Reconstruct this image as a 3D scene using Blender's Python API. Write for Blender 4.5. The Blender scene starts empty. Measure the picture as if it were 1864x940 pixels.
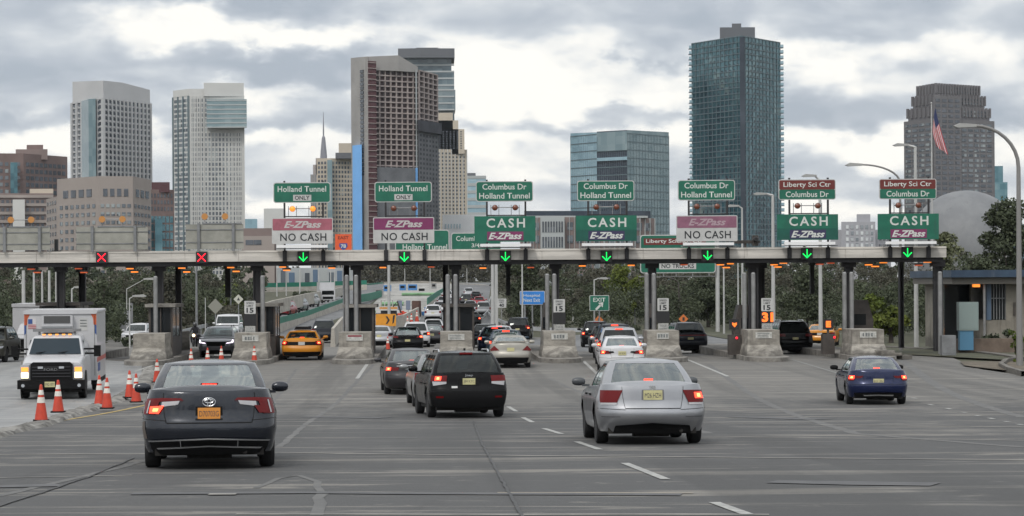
import bpy, math, random
import numpy as np
from mathutils import Matrix, Vector, Euler
random.seed(7)
PI = math.pi
sc = bpy.context.scene
C = sc.collection
# ------------------------------------------------------------------ camera (telephoto from a car, slight roll)
F = 4000.0; CX, CY = 790.0, 515.0; CAMZ = 3.65; ROLL = 0.006
cd = bpy.data.cameras.new('camera'); cam = bpy.data.objects.new('camera', cd); C.objects.link(cam)
cd.sensor_width = 36.0; cd.lens = 36.0 * F / 1864.0
cd.shift_x = (932.0 - CX) / 1864.0; cd.shift_y = (CY - 470.0) / 1864.0
cd.clip_start = 0.3; cd.clip_end = 20000
cam.location = (0, 0, CAMZ)
cam.rotation_mode = 'QUATERNION'
cam.rotation_quaternion = (Matrix.Rotation(PI/2, 3, 'X') @ Matrix.Rotation(-ROLL, 3, 'Z')).to_quaternion()
sc.camera = cam
# ------------------------------------------------------------------ view, world, sun
sc.view_settings.view_transform = 'Standard'; sc.view_settings.look = 'None'
sc.view_settings.exposure = 0.32; sc.view_settings.gamma = 1.0; sc.view_settings.use_curve_mapping = False
sc.render.engine = 'CYCLES'
SUN_EL, SUN_AZ = math.radians(48), math.radians(205)     # behind the camera, a little to the left
w = bpy.data.worlds.new('World'); sc.world = w; w.use_nodes = True
nt = w.node_tree; N = nt.nodes; Lk = nt.links
for n in list(N): N.remove(n)
wo = N.new('ShaderNodeOutputWorld'); bg = N.new('ShaderNodeBackground'); bg.inputs['Strength'].default_value = 0.1
Lk.new(bg.outputs[0], wo.inputs[0])
sky = N.new('ShaderNodeTexSky'); sky.sky_type = 'NISHITA'; sky.sun_disc = False
sky.sun_elevation = SUN_EL; sky.sun_rotation = SUN_AZ; sky.air_density = 1.0; sky.dust_density = 2.0
tc = N.new('ShaderNodeTexCoord'); sep = N.new('ShaderNodeSeparateXYZ'); Lk.new(tc.outputs['Generated'], sep.inputs[0])
def wmath(op, a, b=None, c=None):
    m = N.new('ShaderNodeMath'); m.operation = op
    for i, v in enumerate((a, b, c)):
        if v is None: continue
        if isinstance(v, (int, float)): m.inputs[i].default_value = v
        else: Lk.new(v, m.inputs[i])
    return m.outputs[0]
def wramp(fac, stops, interp='LINEAR'):
    r = N.new('ShaderNodeValToRGB'); r.color_ramp.interpolation = interp
    e = r.color_ramp.elements
    while len(e) > 1: e.remove(e[-1])
    e[0].position, e[0].color = stops[0][0], (*stops[0][1], 1)
    for p, c in stops[1:]:
        x = e.new(p); x.color = (*c, 1)
    Lk.new(fac, r.inputs[0]); return r.outputs[0]
def wnoise(sx, sz, scale, detail, rough, dist, off):
    mp = N.new('ShaderNodeMapping'); mp.inputs['Scale'].default_value = (sx, sx, sz); mp.inputs['Location'].default_value = off
    Lk.new(tc.outputs['Generated'], mp.inputs[0])
    n = N.new('ShaderNodeTexNoise'); n.inputs['Scale'].default_value = scale; n.inputs['Detail'].default_value = detail
    n.inputs['Roughness'].default_value = rough; n.inputs['Distortion'].default_value = dist
    Lk.new(mp.outputs[0], n.inputs['Vector']); return n.outputs[0]
el = sep.outputs['Z']
# sky coordinates: tangent of azimuth and of elevation, gently warped by noise so that cloud edges billow
ysafe = wmath('MAXIMUM', wmath('ABSOLUTE', sep.outputs['Y']), 0.05)
def wcomb(a, b, c=0.0):
    q = N.new('ShaderNodeCombineXYZ')
    for i, v in enumerate((a, b, c)):
        if isinstance(v, (int, float)): q.inputs[i].default_value = v
        else: Lk.new(v, q.inputs[i])
    return q.outputs[0]
def squash(v, lim, k):    # the cloud pattern grows broader away from the horizon, as cloud overhead does
    a = wmath('ABSOLUTE', v); return wmath('MULTIPLY', wmath('SIGN', v), wmath('ADD', wmath('MINIMUM', a, lim), wmath('MULTIPLY', wmath('MAXIMUM', wmath('SUBTRACT', a, lim), 0.0), k)))
den = wmath('MAXIMUM', ysafe, wmath('MULTIPLY', el, 0.7))
uv = wcomb(squash(wmath('DIVIDE', sep.outputs['X'], den), 0.30, 0.25), squash(wmath('DIVIDE', el, den), 0.14, 0.10))
def vop(op, a, b):
    q = N.new('ShaderNodeVectorMath'); q.operation = op
    for i, v in enumerate((a, b)):
        if isinstance(v, tuple): q.inputs[i].default_value = v
        else: Lk.new(v, q.inputs[i])
    return q
wn = N.new('ShaderNodeTexNoise'); wn.inputs['Scale'].default_value = 1.0; wn.inputs['Detail'].default_value = 6; wn.inputs['Roughness'].default_value = .55
Lk.new(vop('MULTIPLY', uv, (22, 40, 1)).outputs[0], wn.inputs['Vector'])
warp = vop('MULTIPLY', vop('SUBTRACT', wn.outputs['Color'], (.5, .5, .5)).outputs[0], (.13, .042, 0)).outputs[0]
uvw = vop('ADD', uv, warp).outputs[0]
fn = N.new('ShaderNodeTexNoise'); fn.inputs['Scale'].default_value = 1.0; fn.inputs['Detail'].default_value = 7; fn.inputs['Roughness'].default_value = .5; fn.inputs['Distortion'].default_value = .3
Lk.new(vop('ADD', vop('MULTIPLY', uv, (20, 48, 1)).outputs[0], (2.3, 1.1, 4.0)).outputs[0], fn.inputs['Vector'])
acc = wmath('MULTIPLY_ADD', wmath('SUBTRACT', fn.outputs[0], 0.5), 1.35, 0.52)
BLOBS = [(420, -5, 330, 26, -.42), (1050, 45, 520, 38, -.30), (620, 100, 330, 22, -.40), (580, 136, 95, 20, -.40), (110, 150, 190, 80, -.22), (330, 212, 300, 22, -.34), (1620, 208, 300, 30, -.42), (1010, 218, 330, 15, -.32),
         (1700, 20, 420, 34, -.16), (1620, 150, 200, 20, -.12), (300, 100, 200, 25, -.10), (1180, 100, 30, 14, -.3), (60, 60, 160, 40, -.1), (1500, 340, 400, 45, -.10), (800, 340, 500, 35, -.12),
         (340, 38, 110, 28, .50), (520, 60, 170, 18, .42), (930, 120, 190, 58, .62), (80, 250, 120, 26, .45), (480, 155, 120, 17, .34), (500, 238, 180, 18, .40), (880, 240, 130, 20, .34), (1480, 110, 60, 60, .36), (1740, 95, 180, 22, .34), (1540, 262, 380, 22, .42), (860, 175, 60, 40, .40), (1020, 180, 160, 20, .3), (1000, 320, 160, 16, .25), (40, 190, 90, 12, .2), (480, 385, 90, 12, .3), (1560, 390, 200, 20, .3)]
for (bx_, by_, rx_, ry_, am_) in BLOBS:
    d = vop('MULTIPLY', vop('SUBTRACT', uvw, ((bx_-790.0)/4000, (515.0-by_)/4000, 0)).outputs[0], (4000.0/rx_, 4000.0/ry_, 0)).outputs[0]
    dd = vop('DOT_PRODUCT', d, d).outputs['Value']
    acc = wmath('MULTIPLY_ADD', wmath('POWER', 2.718, wmath('MULTIPLY', dd, -0.8)), am_*(1.28 if am_ > 0 else 1.05), acc)
cloudcol = wramp(acc, [(0.05, (3.45, 3.85, 4.4)), (0.24, (4.15, 4.5, 5.0)), (0.42, (5.2, 5.5, 5.85)), (0.56, (6.6, 6.75, 6.85)), (0.68, (7.9, 7.85, 7.6)), (0.86, (9.1, 8.85, 8.3))])
# overcast skies are brighter overhead
zen = wmath('ADD', 1.0, wmath('MULTIPLY', wmath('MAXIMUM', wmath('SUBTRACT', el, 0.15), 0.0), 0.75))
# broken, brighter cloud on the sun's side, behind the camera
zen = wmath('MULTIPLY', zen, wmath('ADD', 1.0, wmath('MULTIPLY', wmath('MAXIMUM', wmath('MULTIPLY', sep.outputs['Y'], -1.0), 0.0), 0.50)))
cm = N.new('ShaderNodeVectorMath'); cm.operation = 'SCALE'; Lk.new(cloudcol, cm.inputs[0]); Lk.new(zen, cm.inputs['Scale'])
mx = N.new('ShaderNodeMix'); mx.data_type = 'RGBA'; mx.inputs[0].default_value = 0.93
Lk.new(sky.outputs[0], mx.inputs[6]); Lk.new(cm.outputs[0], mx.inputs[7]); Lk.new(mx.outputs[2], bg.inputs['Color'])
sl = bpy.data.lights.new('sun', 'SUN'); sl.energy = 1.3; sl.angle = math.radians(14); sl.color = (1.0, 0.96, 0.9)
so = bpy.data.objects.new('sun', sl); C.objects.link(so)
sd = Vector((math.sin(SUN_AZ)*math.cos(SUN_EL), math.cos(SUN_AZ)*math.cos(SUN_EL), math.sin(SUN_EL)))
so.rotation_mode = 'QUATERNION'; so.rotation_quaternion = sd.to_track_quat('Z', 'Y')
# ------------------------------------------------------------------ photograph-to-place surveying (real distances in metres)
_gy = [-60, 0, 20, 28, 38, 54, 62, 70, 105, 116, 128, 150, 171, 200, 235, 300, 400, 600, 800, 9000]
_gz = [4.3, 2.2, 1.50, 1.22, .85, .31, .12, .0, -.03, -.2, -.45, -.7, -.8, -.65, -.4, .0, 1.0, 3.55, 4.2, 4.2]
_ty = np.arange(-60, 1000, 1.0); _tz = np.interp(_ty, _gy, _gz)
_k = np.exp(-(np.arange(-9, 10)**2)/(2*3.0**2)); _k /= _k.sum()
_tz = np.convolve(np.pad(_tz, 9, mode='edge'), _k, mode='valid')
def zg(Y): return float(np.interp(Y, _ty, _tz))
_c, _s = math.cos(ROLL), math.sin(ROLL)
def UV(px, py):
    u, v = px - CX, CY - py
    return u*_c + v*_s, -u*_s + v*_c
def P(px, py, Y):
    U, V = UV(px, py); return Vector((U*Y/F, Y, CAMZ + V*Y/F))
def G(px, py, y0=15.0, y1=700.0, dz=0.0):
    U, V = UV(px, py); Y = y0
    while Y < y1:
        if CAMZ + V*Y/F <= zg(Y) + dz: break
        Y += 0.25
    return Vector((U*Y/F, Y, zg(Y) + dz))
# ------------------------------------------------------------------ materials
MATS = {}
def new_mat(name):
    m = bpy.data.materials.new(name); m.use_nodes = True
    return m, m.node_tree, m.node_tree.nodes['Principled BSDF']
def mat(name, col, rough=0.6, metal=0.0, var=0.0, scale=3.0, emit=0.0, ecol=None, coat=0.0, spec=0.5, bump=0.0, stretch=(1, 1, 1), col2=None, detail=5):
    if name in MATS: return MATS[name]
    m, t, b = new_mat(name)
    b.inputs['Base Color'].default_value = (*col, 1); b.inputs['Roughness'].default_value = rough; b.inputs['Metallic'].default_value = metal
    b.inputs['Specular IOR Level'].default_value = spec
    if coat: b.inputs['Coat Weight'].default_value = coat; b.inputs['Coat Roughness'].default_value = 0.06
    if emit:
        b.inputs['Emission Color'].default_value = (*(ecol or col), 1); b.inputs['Emission Strength'].default_value = emit
    if var or bump or col2:
        g = t.nodes.new('ShaderNodeNewGeometry'); mp = t.nodes.new('ShaderNodeMapping'); mp.inputs['Scale'].default_value = stretch
        t.links.new(g.outputs['Position'], mp.inputs[0])
        n = t.nodes.new('ShaderNodeTexNoise'); n.inputs['Scale'].default_value = scale; n.inputs['Detail'].default_value = detail; n.inputs['Roughness'].default_value = 0.62
        t.links.new(mp.outputs[0], n.inputs['Vector'])
        if var or col2:
            r = t.nodes.new('ShaderNodeValToRGB'); e = r.color_ramp.elements
            c2 = col2 or tuple(min(1, c*(1+var)) for c in col)
            c1 = col if col2 else tuple(c*(1-var) for c in col)
            e[0].position, e[0].color = 0.34, (*c1, 1); e[1].position, e[1].color = 0.66, (*c2, 1)
            t.links.new(n.outputs[0], r.inputs[0]); t.links.new(r.outputs[0], b.inputs['Base Color'])
        if bump:
            bp = t.nodes.new('ShaderNodeBump'); bp.inputs['Strength'].default_value = bump; bp.inputs['Distance'].default_value = 0.03
            t.links.new(n.outputs[0], bp.inputs['Height']); t.links.new(bp.outputs[0], b.inputs['Normal'])
    MATS[name] = m; return m
def grime_mat(name, c1, c2, stain, rough=.85, scale=1.2, stretch=(1, 1, 1), sstretch=(1.6, 1.6, .12), lo=.56, hi=.70, amt=.75, bump=.25, metal=0.0, low=None):
    if name in MATS: return MATS[name]
    m, t, b = new_mat(name); L = t.links; g = t.nodes.new('ShaderNodeNewGeometry')
    def nz(sc_, st, det=6, off=(0, 0, 0)):
        mp = t.nodes.new('ShaderNodeMapping'); mp.inputs['Scale'].default_value = st; mp.inputs['Location'].default_value = off; L.new(g.outputs['Position'], mp.inputs[0])
        n = t.nodes.new('ShaderNodeTexNoise'); n.inputs['Scale'].default_value = sc_; n.inputs['Detail'].default_value = det; n.inputs['Roughness'].default_value = .65; L.new(mp.outputs[0], n.inputs['Vector']); return n.outputs[0]
    def mr(v, a, c, d=1.0):
        q = t.nodes.new('ShaderNodeMapRange'); q.interpolation_type = 'SMOOTHSTEP'; q.inputs[1].default_value = a; q.inputs[2].default_value = c; q.inputs[4].default_value = d; L.new(v, q.inputs[0]); return q.outputs[0]
    def mix(f, a, c):
        q = t.nodes.new('ShaderNodeMix'); q.data_type = 'RGBA'; L.new(f, q.inputs[0])
        for i, v in ((6, a), (7, c)):
            if isinstance(v, tuple): q.inputs[i].default_value = (*v, 1)
            else: L.new(v, q.inputs[i])
        return q.outputs[2]
    n1 = nz(scale, stretch); col = mix(mr(n1, .35, .65), c1, c2); col = mix(mr(nz(1.0, sstretch, 7, (3, 5, 7)), lo, hi, amt), col, stain); n3 = nz(9, (1, 1, 1), 4, (1, 2, 3)); col = mix(mr(n3, .60, .72, .5), col, tuple(q*.75 for q in c1))
    if low:    # tyre scuffs and splash dirt that sit on the lowest half metre
        sp = t.nodes.new('ShaderNodeSeparateXYZ'); L.new(g.outputs['Position'], sp.inputs[0]); ad = t.nodes.new('ShaderNodeMath'); ad.operation = 'MULTIPLY_ADD'; ad.inputs[1].default_value = .9; L.new(n1, ad.inputs[0]); L.new(sp.outputs[2], ad.inputs[2]); col = mix(mr(ad.outputs[0], 1.15, .55, .7), col, low)
    L.new(col, b.inputs['Base Color']); b.inputs['Roughness'].default_value = rough; b.inputs['Metallic'].default_value = metal
    bp = t.nodes.new('ShaderNodeBump'); bp.inputs['Strength'].default_value = bump; bp.inputs['Distance'].default_value = .03; L.new(n3, bp.inputs['Height']); L.new(bp.outputs[0], b.inputs['Normal']); MATS[name] = m; return m
def cell_mat(name, cols, cell, rough=0.2, metal=0.0, spec=0.7, big=None):
    """glass or panels whose panes differ one from the next (lit and reflecting panes put into the colour): random value per cell of the facade"""
    if name in MATS: return MATS[name]
    m, t, b = new_mat(name)
    g = t.nodes.new('ShaderNodeNewGeometry'); mp = t.nodes.new('ShaderNodeMapping'); mp.inputs['Scale'].default_value = tuple(1.0/c for c in cell)
    t.links.new(g.outputs['Position'], mp.inputs[0])
    fl = t.nodes.new('ShaderNodeVectorMath'); fl.operation = 'FLOOR'; t.links.new(mp.outputs[0], fl.inputs[0])
    wn = t.nodes.new('ShaderNodeTexWhiteNoise'); wn.noise_dimensions = '3D'; t.links.new(fl.outputs[0], wn.inputs['Vector'])  # per-pane tone paints lit and reflecting windows into the colour
    r = t.nodes.new('ShaderNodeValToRGB'); e = r.color_ramp.elements
    while len(e) > 1: e.remove(e[-1])
    e[0].position, e[0].color = 0, (*cols[0], 1)
    for i, c in enumerate(cols[1:]): x = e.new((i+1)/(len(cols)-1)); x.color = (*c, 1)
    fac = wn.outputs['Value']
    if big:
        n = t.nodes.new('ShaderNodeTexNoise'); n.inputs['Scale'].default_value = big; n.inputs['Detail'].default_value = 3; n.inputs['Distortion'].default_value = .6
        t.links.new(g.outputs['Position'], n.inputs['Vector'])
        a = t.nodes.new('ShaderNodeMix'); a.data_type = 'FLOAT'; a.inputs[0].default_value = .62
        s2 = t.nodes.new('ShaderNodeMapRange'); s2.inputs[1].default_value = .35; s2.inputs[2].default_value = .65
        t.links.new(n.outputs[0], s2.inputs[0]); t.links.new(fac, a.inputs[2]); t.links.new(s2.outputs[0], a.inputs[3]); fac = a.outputs[0]
    t.links.new(fac, r.inputs[0]); t.links.new(r.outputs[0], b.inputs['Base Color'])
    b.inputs['Roughness'].default_value = rough; b.inputs['Metallic'].default_value = metal; b.inputs['Specular IOR Level'].default_value = spec
    MATS[name] = m; return m
# ------------------------------------------------------------------ mesh building
class MB:
    def __init__(s): s.v = []; s.f = []; s.m = []
    def quad(s, *pts, mi=0):
        i = len(s.v); s.v += [tuple(p) for p in pts]; s.f.append(tuple(range(i, i+len(pts)))); s.m.append(mi); return s
    def box(s, cx, cy, cz, sx, sy, sz, rz=0.0, mi=0, taper=1.0, rx=0.0):
        i = len(s.v); M = Euler((rx, 0, rz)).to_matrix()
        for dz in (-.5, .5):
            k = taper if dz > 0 else 1.0
            for dx, dy in ((-.5, -.5), (.5, -.5), (.5, .5), (-.5, .5)):
                p = M @ Vector((dx*sx*k, dy*sy*k, dz*sz)); s.v.append((p.x+cx, p.y+cy, p.z+cz))
        for q in ((0,3,2,1),(4,5,6,7),(0,1,5,4),(1,2,6,5),(2,3,7,6),(3,0,4,7)):
            s.f.append(tuple(i+a for a in q)); s.m.append(mi)
        return s
    def bx(s, x0, x1, y0, y1, z0, z1, mi=0): return s.box((x0+x1)/2, (y0+y1)/2, (z0+z1)/2, abs(x1-x0), abs(y1-y0), abs(z1-z0), mi=mi)
    def prism(s, poly, z0, z1, mi=0, top=None):
        i = len(s.v); n = len(poly)
        s.v += [(p[0], p[1], z0) for p in poly] + [(p[0], p[1], (p[2] if len(p) > 2 else z1)) for p in poly]
        for k in range(n):
            a, b = i+k, i+(k+1) % n; s.f.append((a, b, b+n, a+n)); s.m.append(mi)
        s.f.append(tuple(i+n+k for k in range(n))); s.m.append(mi if top is None else top)
        s.f.append(tuple(i+n-1-k for k in range(n))); s.m.append(mi)
        return s
    def extrude_xz(s, poly, y0, y1, mi=0):
        i = len(s.v); n = len(poly)
        s.v += [(p[0], y0, p[1]) for p in poly] + [(p[0], y1, p[1]) for p in poly]
        for k in range(n):
            a, b = i+k, i+(k+1) % n; s.f.append((a, a+n, b+n, b)); s.m.append(mi)
        s.f.append(tuple(i+k for k in range(n))); s.m.append(mi)
        s.f.append(tuple(i+n+n-1-k for k in range(n))); s.m.append(mi)
        return s
    def lathe(s, prof, axis='z', seg=16, c=(0, 0, 0), mi=0, cap=True):
        i = len(s.v); n = len(prof)
        for k in range(seg):
            a = 2*PI*k/seg; ca, sa = math.cos(a), math.sin(a)
            for r, h in prof:
                p = (r*ca, r*sa, h) if axis == 'z' else ((h, r*ca, r*sa) if axis == 'x' else (r*ca, h, r*sa))
                s.v.append((p[0]+c[0], p[1]+c[1], p[2]+c[2]))
        for k in range(seg):
            k2 = (k+1) % seg
            for j in range(n-1):
                s.f.append((i+k*n+j, i+k2*n+j, i+k2*n+j+1, i+k*n+j+1)); s.m.append(mi)
        if cap:
            s.f.append(tuple(i+k*n for k in range(seg))); s.m.append(mi)
            s.f.append(tuple(i+(seg-1-k)*n+n-1 for k in range(seg))); s.m.append(mi)
        return s
    def tube(s, pts, r, seg=8, mi=0, r2=None):
        pts = [Vector(p) for p in pts]; i = len(s.v); n = len(pts)
        up = Vector((0, 0, 1))
        for k, p in enumerate(pts):
            d = (pts[min(k+1, n-1)] - pts[max(k-1, 0)]).normalized()
            a = d.cross(up)
            if a.length < 1e-3: a = d.cross(Vector((0, 1, 0)))
            a.normalize(); b = d.cross(a).normalized()
            rr = r if r2 is None else r + (r2-r)*k/(n-1)
            for j in range(seg):
                t = 2*PI*j/seg; q = p + a*rr*math.cos(t) + b*rr*math.sin(t); s.v.append(tuple(q))
        for k in range(n-1):
            for j in range(seg):
                j2 = (j+1) % seg; s.f.append((i+k*seg+j, i+k*seg+j2, i+(k+1)*seg+j2, i+(k+1)*seg+j)); s.m.append(mi)
        s.f.append(tuple(i+j for j in range(seg))); s.m.append(mi)
        s.f.append(tuple(i+(n-1)*seg+seg-1-j for j in range(seg))); s.m.append(mi)
        return s
    def grid(s, rows, mi=0, skip=None):
        i = len(s.v); nr = len(rows); nc = len(rows[0])
        for r in rows: s.v += [tuple(p) for p in r]
        for a in range(nr-1):
            for b in range(nc-1):
                if skip and skip(a, b): continue
                s.f.append((i+a*nc+b, i+a*nc+b+1, i+(a+1)*nc+b+1, i+(a+1)*nc+b)); s.m.append(mi)
        return s
    def mesh(s, name, mats, smooth=False, weld=False, sharp=35):
        me = bpy.data.meshes.new(name); me.from_pydata(s.v, [], s.f)
        for m in (mats if isinstance(mats, (list, tuple)) else [mats]): me.materials.append(m)
        me.polygons.foreach_set('material_index', s.m)
        if weld:
            import bmesh
            b = bmesh.new(); b.from_mesh(me); bmesh.ops.remove_doubles(b, verts=b.verts, dist=0.0008); bmesh.ops.recalc_face_normals(b, faces=b.faces); b.to_mesh(me); b.free()
        if smooth:
            me.polygons.foreach_set('use_smooth', [True]*len(me.polygons))
            try: me.set_sharp_from_angle(angle=math.radians(sharp))
            except Exception: pass
        me.update(); return me
    def build(s, name, mats, parent=None, smooth=False, weld=False, loc=None, rz=0.0, sharp=35):
        o = bpy.data.objects.new(name, s.mesh(name, mats, smooth, weld, sharp)); C.objects.link(o)
        if parent: o.parent = parent
        if loc is not None: o.location = loc
        if rz: o.rotation_euler = (0, 0, rz)
        return o
def put(name, me, parent=None, loc=(0, 0, 0), rz=0.0):
    o = bpy.data.objects.new(name, me); C.objects.link(o); o.location = loc; o.rotation_euler = (0, 0, rz)
    if parent: o.parent = parent
    return o
def thing(name, label, cat, loc=(0, 0, 0), rz=0.0, group=None):
    o = bpy.data.objects.new(name, None); C.objects.link(o); o.empty_display_size = 0.2
    o.location = loc; o.rotation_euler = (0, 0, rz); return tag(o, label, cat, group)
def tag(o, label=None, cat=None, group=None, kind=None):
    if label: o['label'] = label
    if cat: o['category'] = cat
    if group: o['group'] = group
    if kind: o['kind'] = kind
    return o
def copy_tree(o, parent=None):
    c = o.copy(); C.objects.link(c)
    if parent: c.parent = parent
    for ch in list(o.children): copy_tree(ch, c)
    return c
_textcache = {}
def text_mesh(txt, w, h, m, shear=0.0, depth=0.01, bold=0.0, spacing=1.0):
    """flat lettering in the XZ plane facing -Y, fitted to w x h metres, centred"""
    key = (txt, round(w, 3), round(h, 3), m.name, shear, bold, spacing, depth)
    if key in _textcache: return _textcache[key]
    cu = bpy.data.curves.new('lettering', 'FONT'); cu.body = txt; cu.size = 1.0; cu.align_x = 'CENTER'; cu.shear = shear; cu.resolution_u = 3
    cu.space_character = spacing; cu.offset = bold
    o = bpy.data.objects.new('tmp', cu); C.objects.link(o)
    dg = bpy.context.evaluated_depsgraph_get(); me = bpy.data.meshes.new_from_object(o.evaluated_get(dg))
    bpy.data.objects.remove(o); bpy.data.curves.remove(cu)
    n = len(me.vertices); co = np.empty(n*3); me.vertices.foreach_get('co', co); co = co.reshape(-1, 3)
    mn, mxx = co[:, :2].min(0), co[:, :2].max(0); ctr = (mn+mxx)/2; sz = np.maximum(mxx-mn, 1e-6)
    x = (co[:, 0]-ctr[0])/sz[0]*w; z = (co[:, 1]-ctr[1])/sz[1]*h
    me.vertices.foreach_set('co', np.stack([x, np.zeros(n), z], 1).ravel())
    me.materials.clear(); me.materials.append(m); me.update(); me.name = 'lettering'
    _textcache[key] = me; return me
def lettering(txt, w, h, m, parent, x, y, z, name='lettering', rz=0.0, **k):
    return put(name, text_mesh(txt, w, h, m, **k), parent, (x, y, z), rz)
def rounded(x0, x1, z0, z1, r, n=4):
    pts = []
    for cx, cz, a0 in ((x1-r, z0+r, -PI/2), (x1-r, z1-r, 0), (x0+r, z1-r, PI/2), (x0+r, z0+r, PI)):
        for i in range(n+1): a = a0 + PI/2*i/n; pts.append((cx+r*math.cos(a), cz+r*math.sin(a)))
    return pts
# ================================================================== GROUND
def ground_mat(name, dark, light, pale, cx=0.16, bias=0.0, patch=.5, rough=.8, yfade=None):
    if name in MATS: return MATS[name]
    m, t, b = new_mat(name); L = t.links
    g = t.nodes.new('ShaderNodeNewGeometry')
    def noise(scale, det, st=(1, 1, 1), dist=0.0, rg=.6):
        mp = t.nodes.new('ShaderNodeMapping'); mp.inputs['Scale'].default_value = st; L.new(g.outputs['Position'], mp.inputs[0])
        n = t.nodes.new('ShaderNodeTexNoise'); n.inputs['Scale'].default_value = scale; n.inputs['Detail'].default_value = det; n.inputs['Distortion'].default_value = dist
        n.inputs['Roughness'].default_value = rg; L.new(mp.outputs[0], n.inputs['Vector']); return n.outputs[0]
    def mth(op, a, c):
        q = t.nodes.new('ShaderNodeMath'); q.operation = op
        for i, v in enumerate((a, c)):
            if isinstance(v, (int, float)): q.inputs[i].default_value = v
            else: L.new(v, q.inputs[i])
        return q.outputs[0]
    def mix(f, a, c):
        q = t.nodes.new('ShaderNodeMix'); q.data_type = 'RGBA'
        for i, v in ((0, f), (6, a), (7, c)):
            if isinstance(v, tuple): q.inputs[i].default_value = (*v, 1)
            elif isinstance(v, (int, float)): q.inputs[i].default_value = v
            else: L.new(v, q.inputs[i])
        return q.outputs[2]
    def rng(v, a, c):
        q = t.nodes.new('ShaderNodeMapRange'); q.interpolation_type = 'SMOOTHSTEP'; q.inputs[1].default_value = a; q.inputs[2].default_value = c; L.new(v, q.inputs[0]); return q.outputs[0]
    n1 = noise(cx, 7, (.75, .45, 1), .8); n2 = noise(2.4, 8, (.55, .8, 1), .3, .7); n3 = noise(26, 4, (1, 1, 1), 0, .7); n4 = noise(.9, 6, (1.0, .12, 1), .4)
    f = mth('ADD', mth('MULTIPLY', n1, .45), mth('MULTIPLY', n2, .38)); f = mth('ADD', f, mth('MULTIPLY', n4, .17))
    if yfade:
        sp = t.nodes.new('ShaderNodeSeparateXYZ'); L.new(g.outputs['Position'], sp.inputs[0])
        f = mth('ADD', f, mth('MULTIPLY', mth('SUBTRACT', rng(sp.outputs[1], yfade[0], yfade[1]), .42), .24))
    col = mix(rng(f, .43+bias, .58+bias), dark, light)
    col = mix(mth('MULTIPLY', rng(n2, .60, .70), patch), col, pale)
    # oil and tyre stains
    n5 = noise(.35, 6, (1.0, .25, 1), 1.2)
    col = mix(mth('MULTIPLY', rng(n5, .60, .72), .45), col, tuple(c*.55 for c in dark))
    n6 = noise(1.1, 8, (.14, 1.0, 1), .9, .7); n7 = noise(1.5, 7, (.09, 2.0, 1), .6, .65)
    col = mix(mth('MULTIPLY', rng(n6, .52, .62), .62), col, pale); col = mix(mth('MULTIPLY', rng(n7, .55, .66), .45), col, tuple(c*.62 for c in dark))
    n8 = noise(.55, 4, (1, .035, 1), .2); col = mix(mth('MULTIPLY', rng(n8, .50, .64), .38), col, tuple(c*.55 for c in dark))
    sp2 = mth('MULTIPLY', mth('SUBTRACT', n3, .5), .7)
    hv = t.nodes.new('ShaderNodeHueSaturation'); L.new(col, hv.inputs['Color']); L.new(mth('ADD', sp2, 1.0), hv.inputs['Value'])
    L.new(hv.outputs[0], b.inputs['Base Color']); b.inputs['Roughness'].default_value = rough; b.inputs['Specular IOR Level'].default_value = .4
    bp = t.nodes.new('ShaderNodeBump'); bp.inputs['Strength'].default_value = .35; bp.inputs['Distance'].default_value = .02; L.new(n3, bp.inputs['Height']); L.new(bp.outputs[0], b.inputs['Normal'])
    MATS[name] = m; return m
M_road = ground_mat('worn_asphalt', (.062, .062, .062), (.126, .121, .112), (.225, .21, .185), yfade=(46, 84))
M_side = ground_mat('pale_concrete_paving', (.17, .172, .172), (.235, .235, .23), (.33, .325, .31), rough=.5)
M_far = ground_mat('far_asphalt', (.10, .103, .107), (.145, .147, .15), (.20, .20, .20), patch=.25)
M_conc_g = ground_mat('construction_slab', (.22, .215, .20), (.32, .31, .29), (.42, .41, .38))
M_lawn = mat('rough_grass', (.028, .034, .016), .95, var=0, scale=.8, col2=(.07, .066, .036), bump=.4)
M_dirt = mat('roadside_dirt', (.06, .05, .035), .95, scale=1.2, col2=(.14, .115, .085), bump=.4)
def ysteps(a, b, near=2.0):
    out = [a]
    while out[-1] < b:
        out.append(min(b, out[-1] + (near if out[-1] < 130 else (6 if out[-1] < 350 else 25))))
    return out
def sheet(name, edges, m, dz, nx=6, label=None):
    """ground-hugging sheet; edges = [(Y, xl, xr)] in metres"""
    Ys = [e[0] for e in edges]; xl = [e[1] for e in edges]; xr = [e[2] for e in edges]
    b = MB(); rows = []
    for y in ysteps(Ys[0], Ys[-1]):
        a, c = float(np.interp(y, Ys, xl)), float(np.interp(y, Ys, xr))
        rows.append([(a+(c-a)*k/nx, y, zg(y)+dz) for k in range(nx+1)])
    b.grid(rows); o = b.build(name, m, smooth=True); tag(o, kind='structure')
    if label: o['label'] = label
    return o
def pxs(*e): return [(Y, (l-CX)/F*Y, (r-CX)/F*Y) for Y, l, r in e]
b = MB(); rows = []
for y in ysteps(-60, 900) + [1200, 2000, 2900]:
    z = (zg(y) if y < 900 else 4.2) - .045
    rows.append([(x, y, z) for x in (-1500, -600, -200, -100, -60, -40, -20, 0, 20, 40, 60, 100, 200, 600, 1500)])
b.grid(rows); tag(b.build('ground', M_lawn, smooth=True), kind='structure')
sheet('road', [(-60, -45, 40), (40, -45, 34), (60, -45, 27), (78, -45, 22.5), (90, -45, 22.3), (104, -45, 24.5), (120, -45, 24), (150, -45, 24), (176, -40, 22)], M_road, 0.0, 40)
def gx(px, py): p = G(px, py); return (p.y, p.x)
med = sorted([gx(-40, 800), gx(0, 788), gx(60, 775), gx(130, 752), gx(215, 726), gx(262, 697), gx(262, 662)])
med = [(20, med[0][1]-3)] + med if med[0][0] > 20 else med
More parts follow.
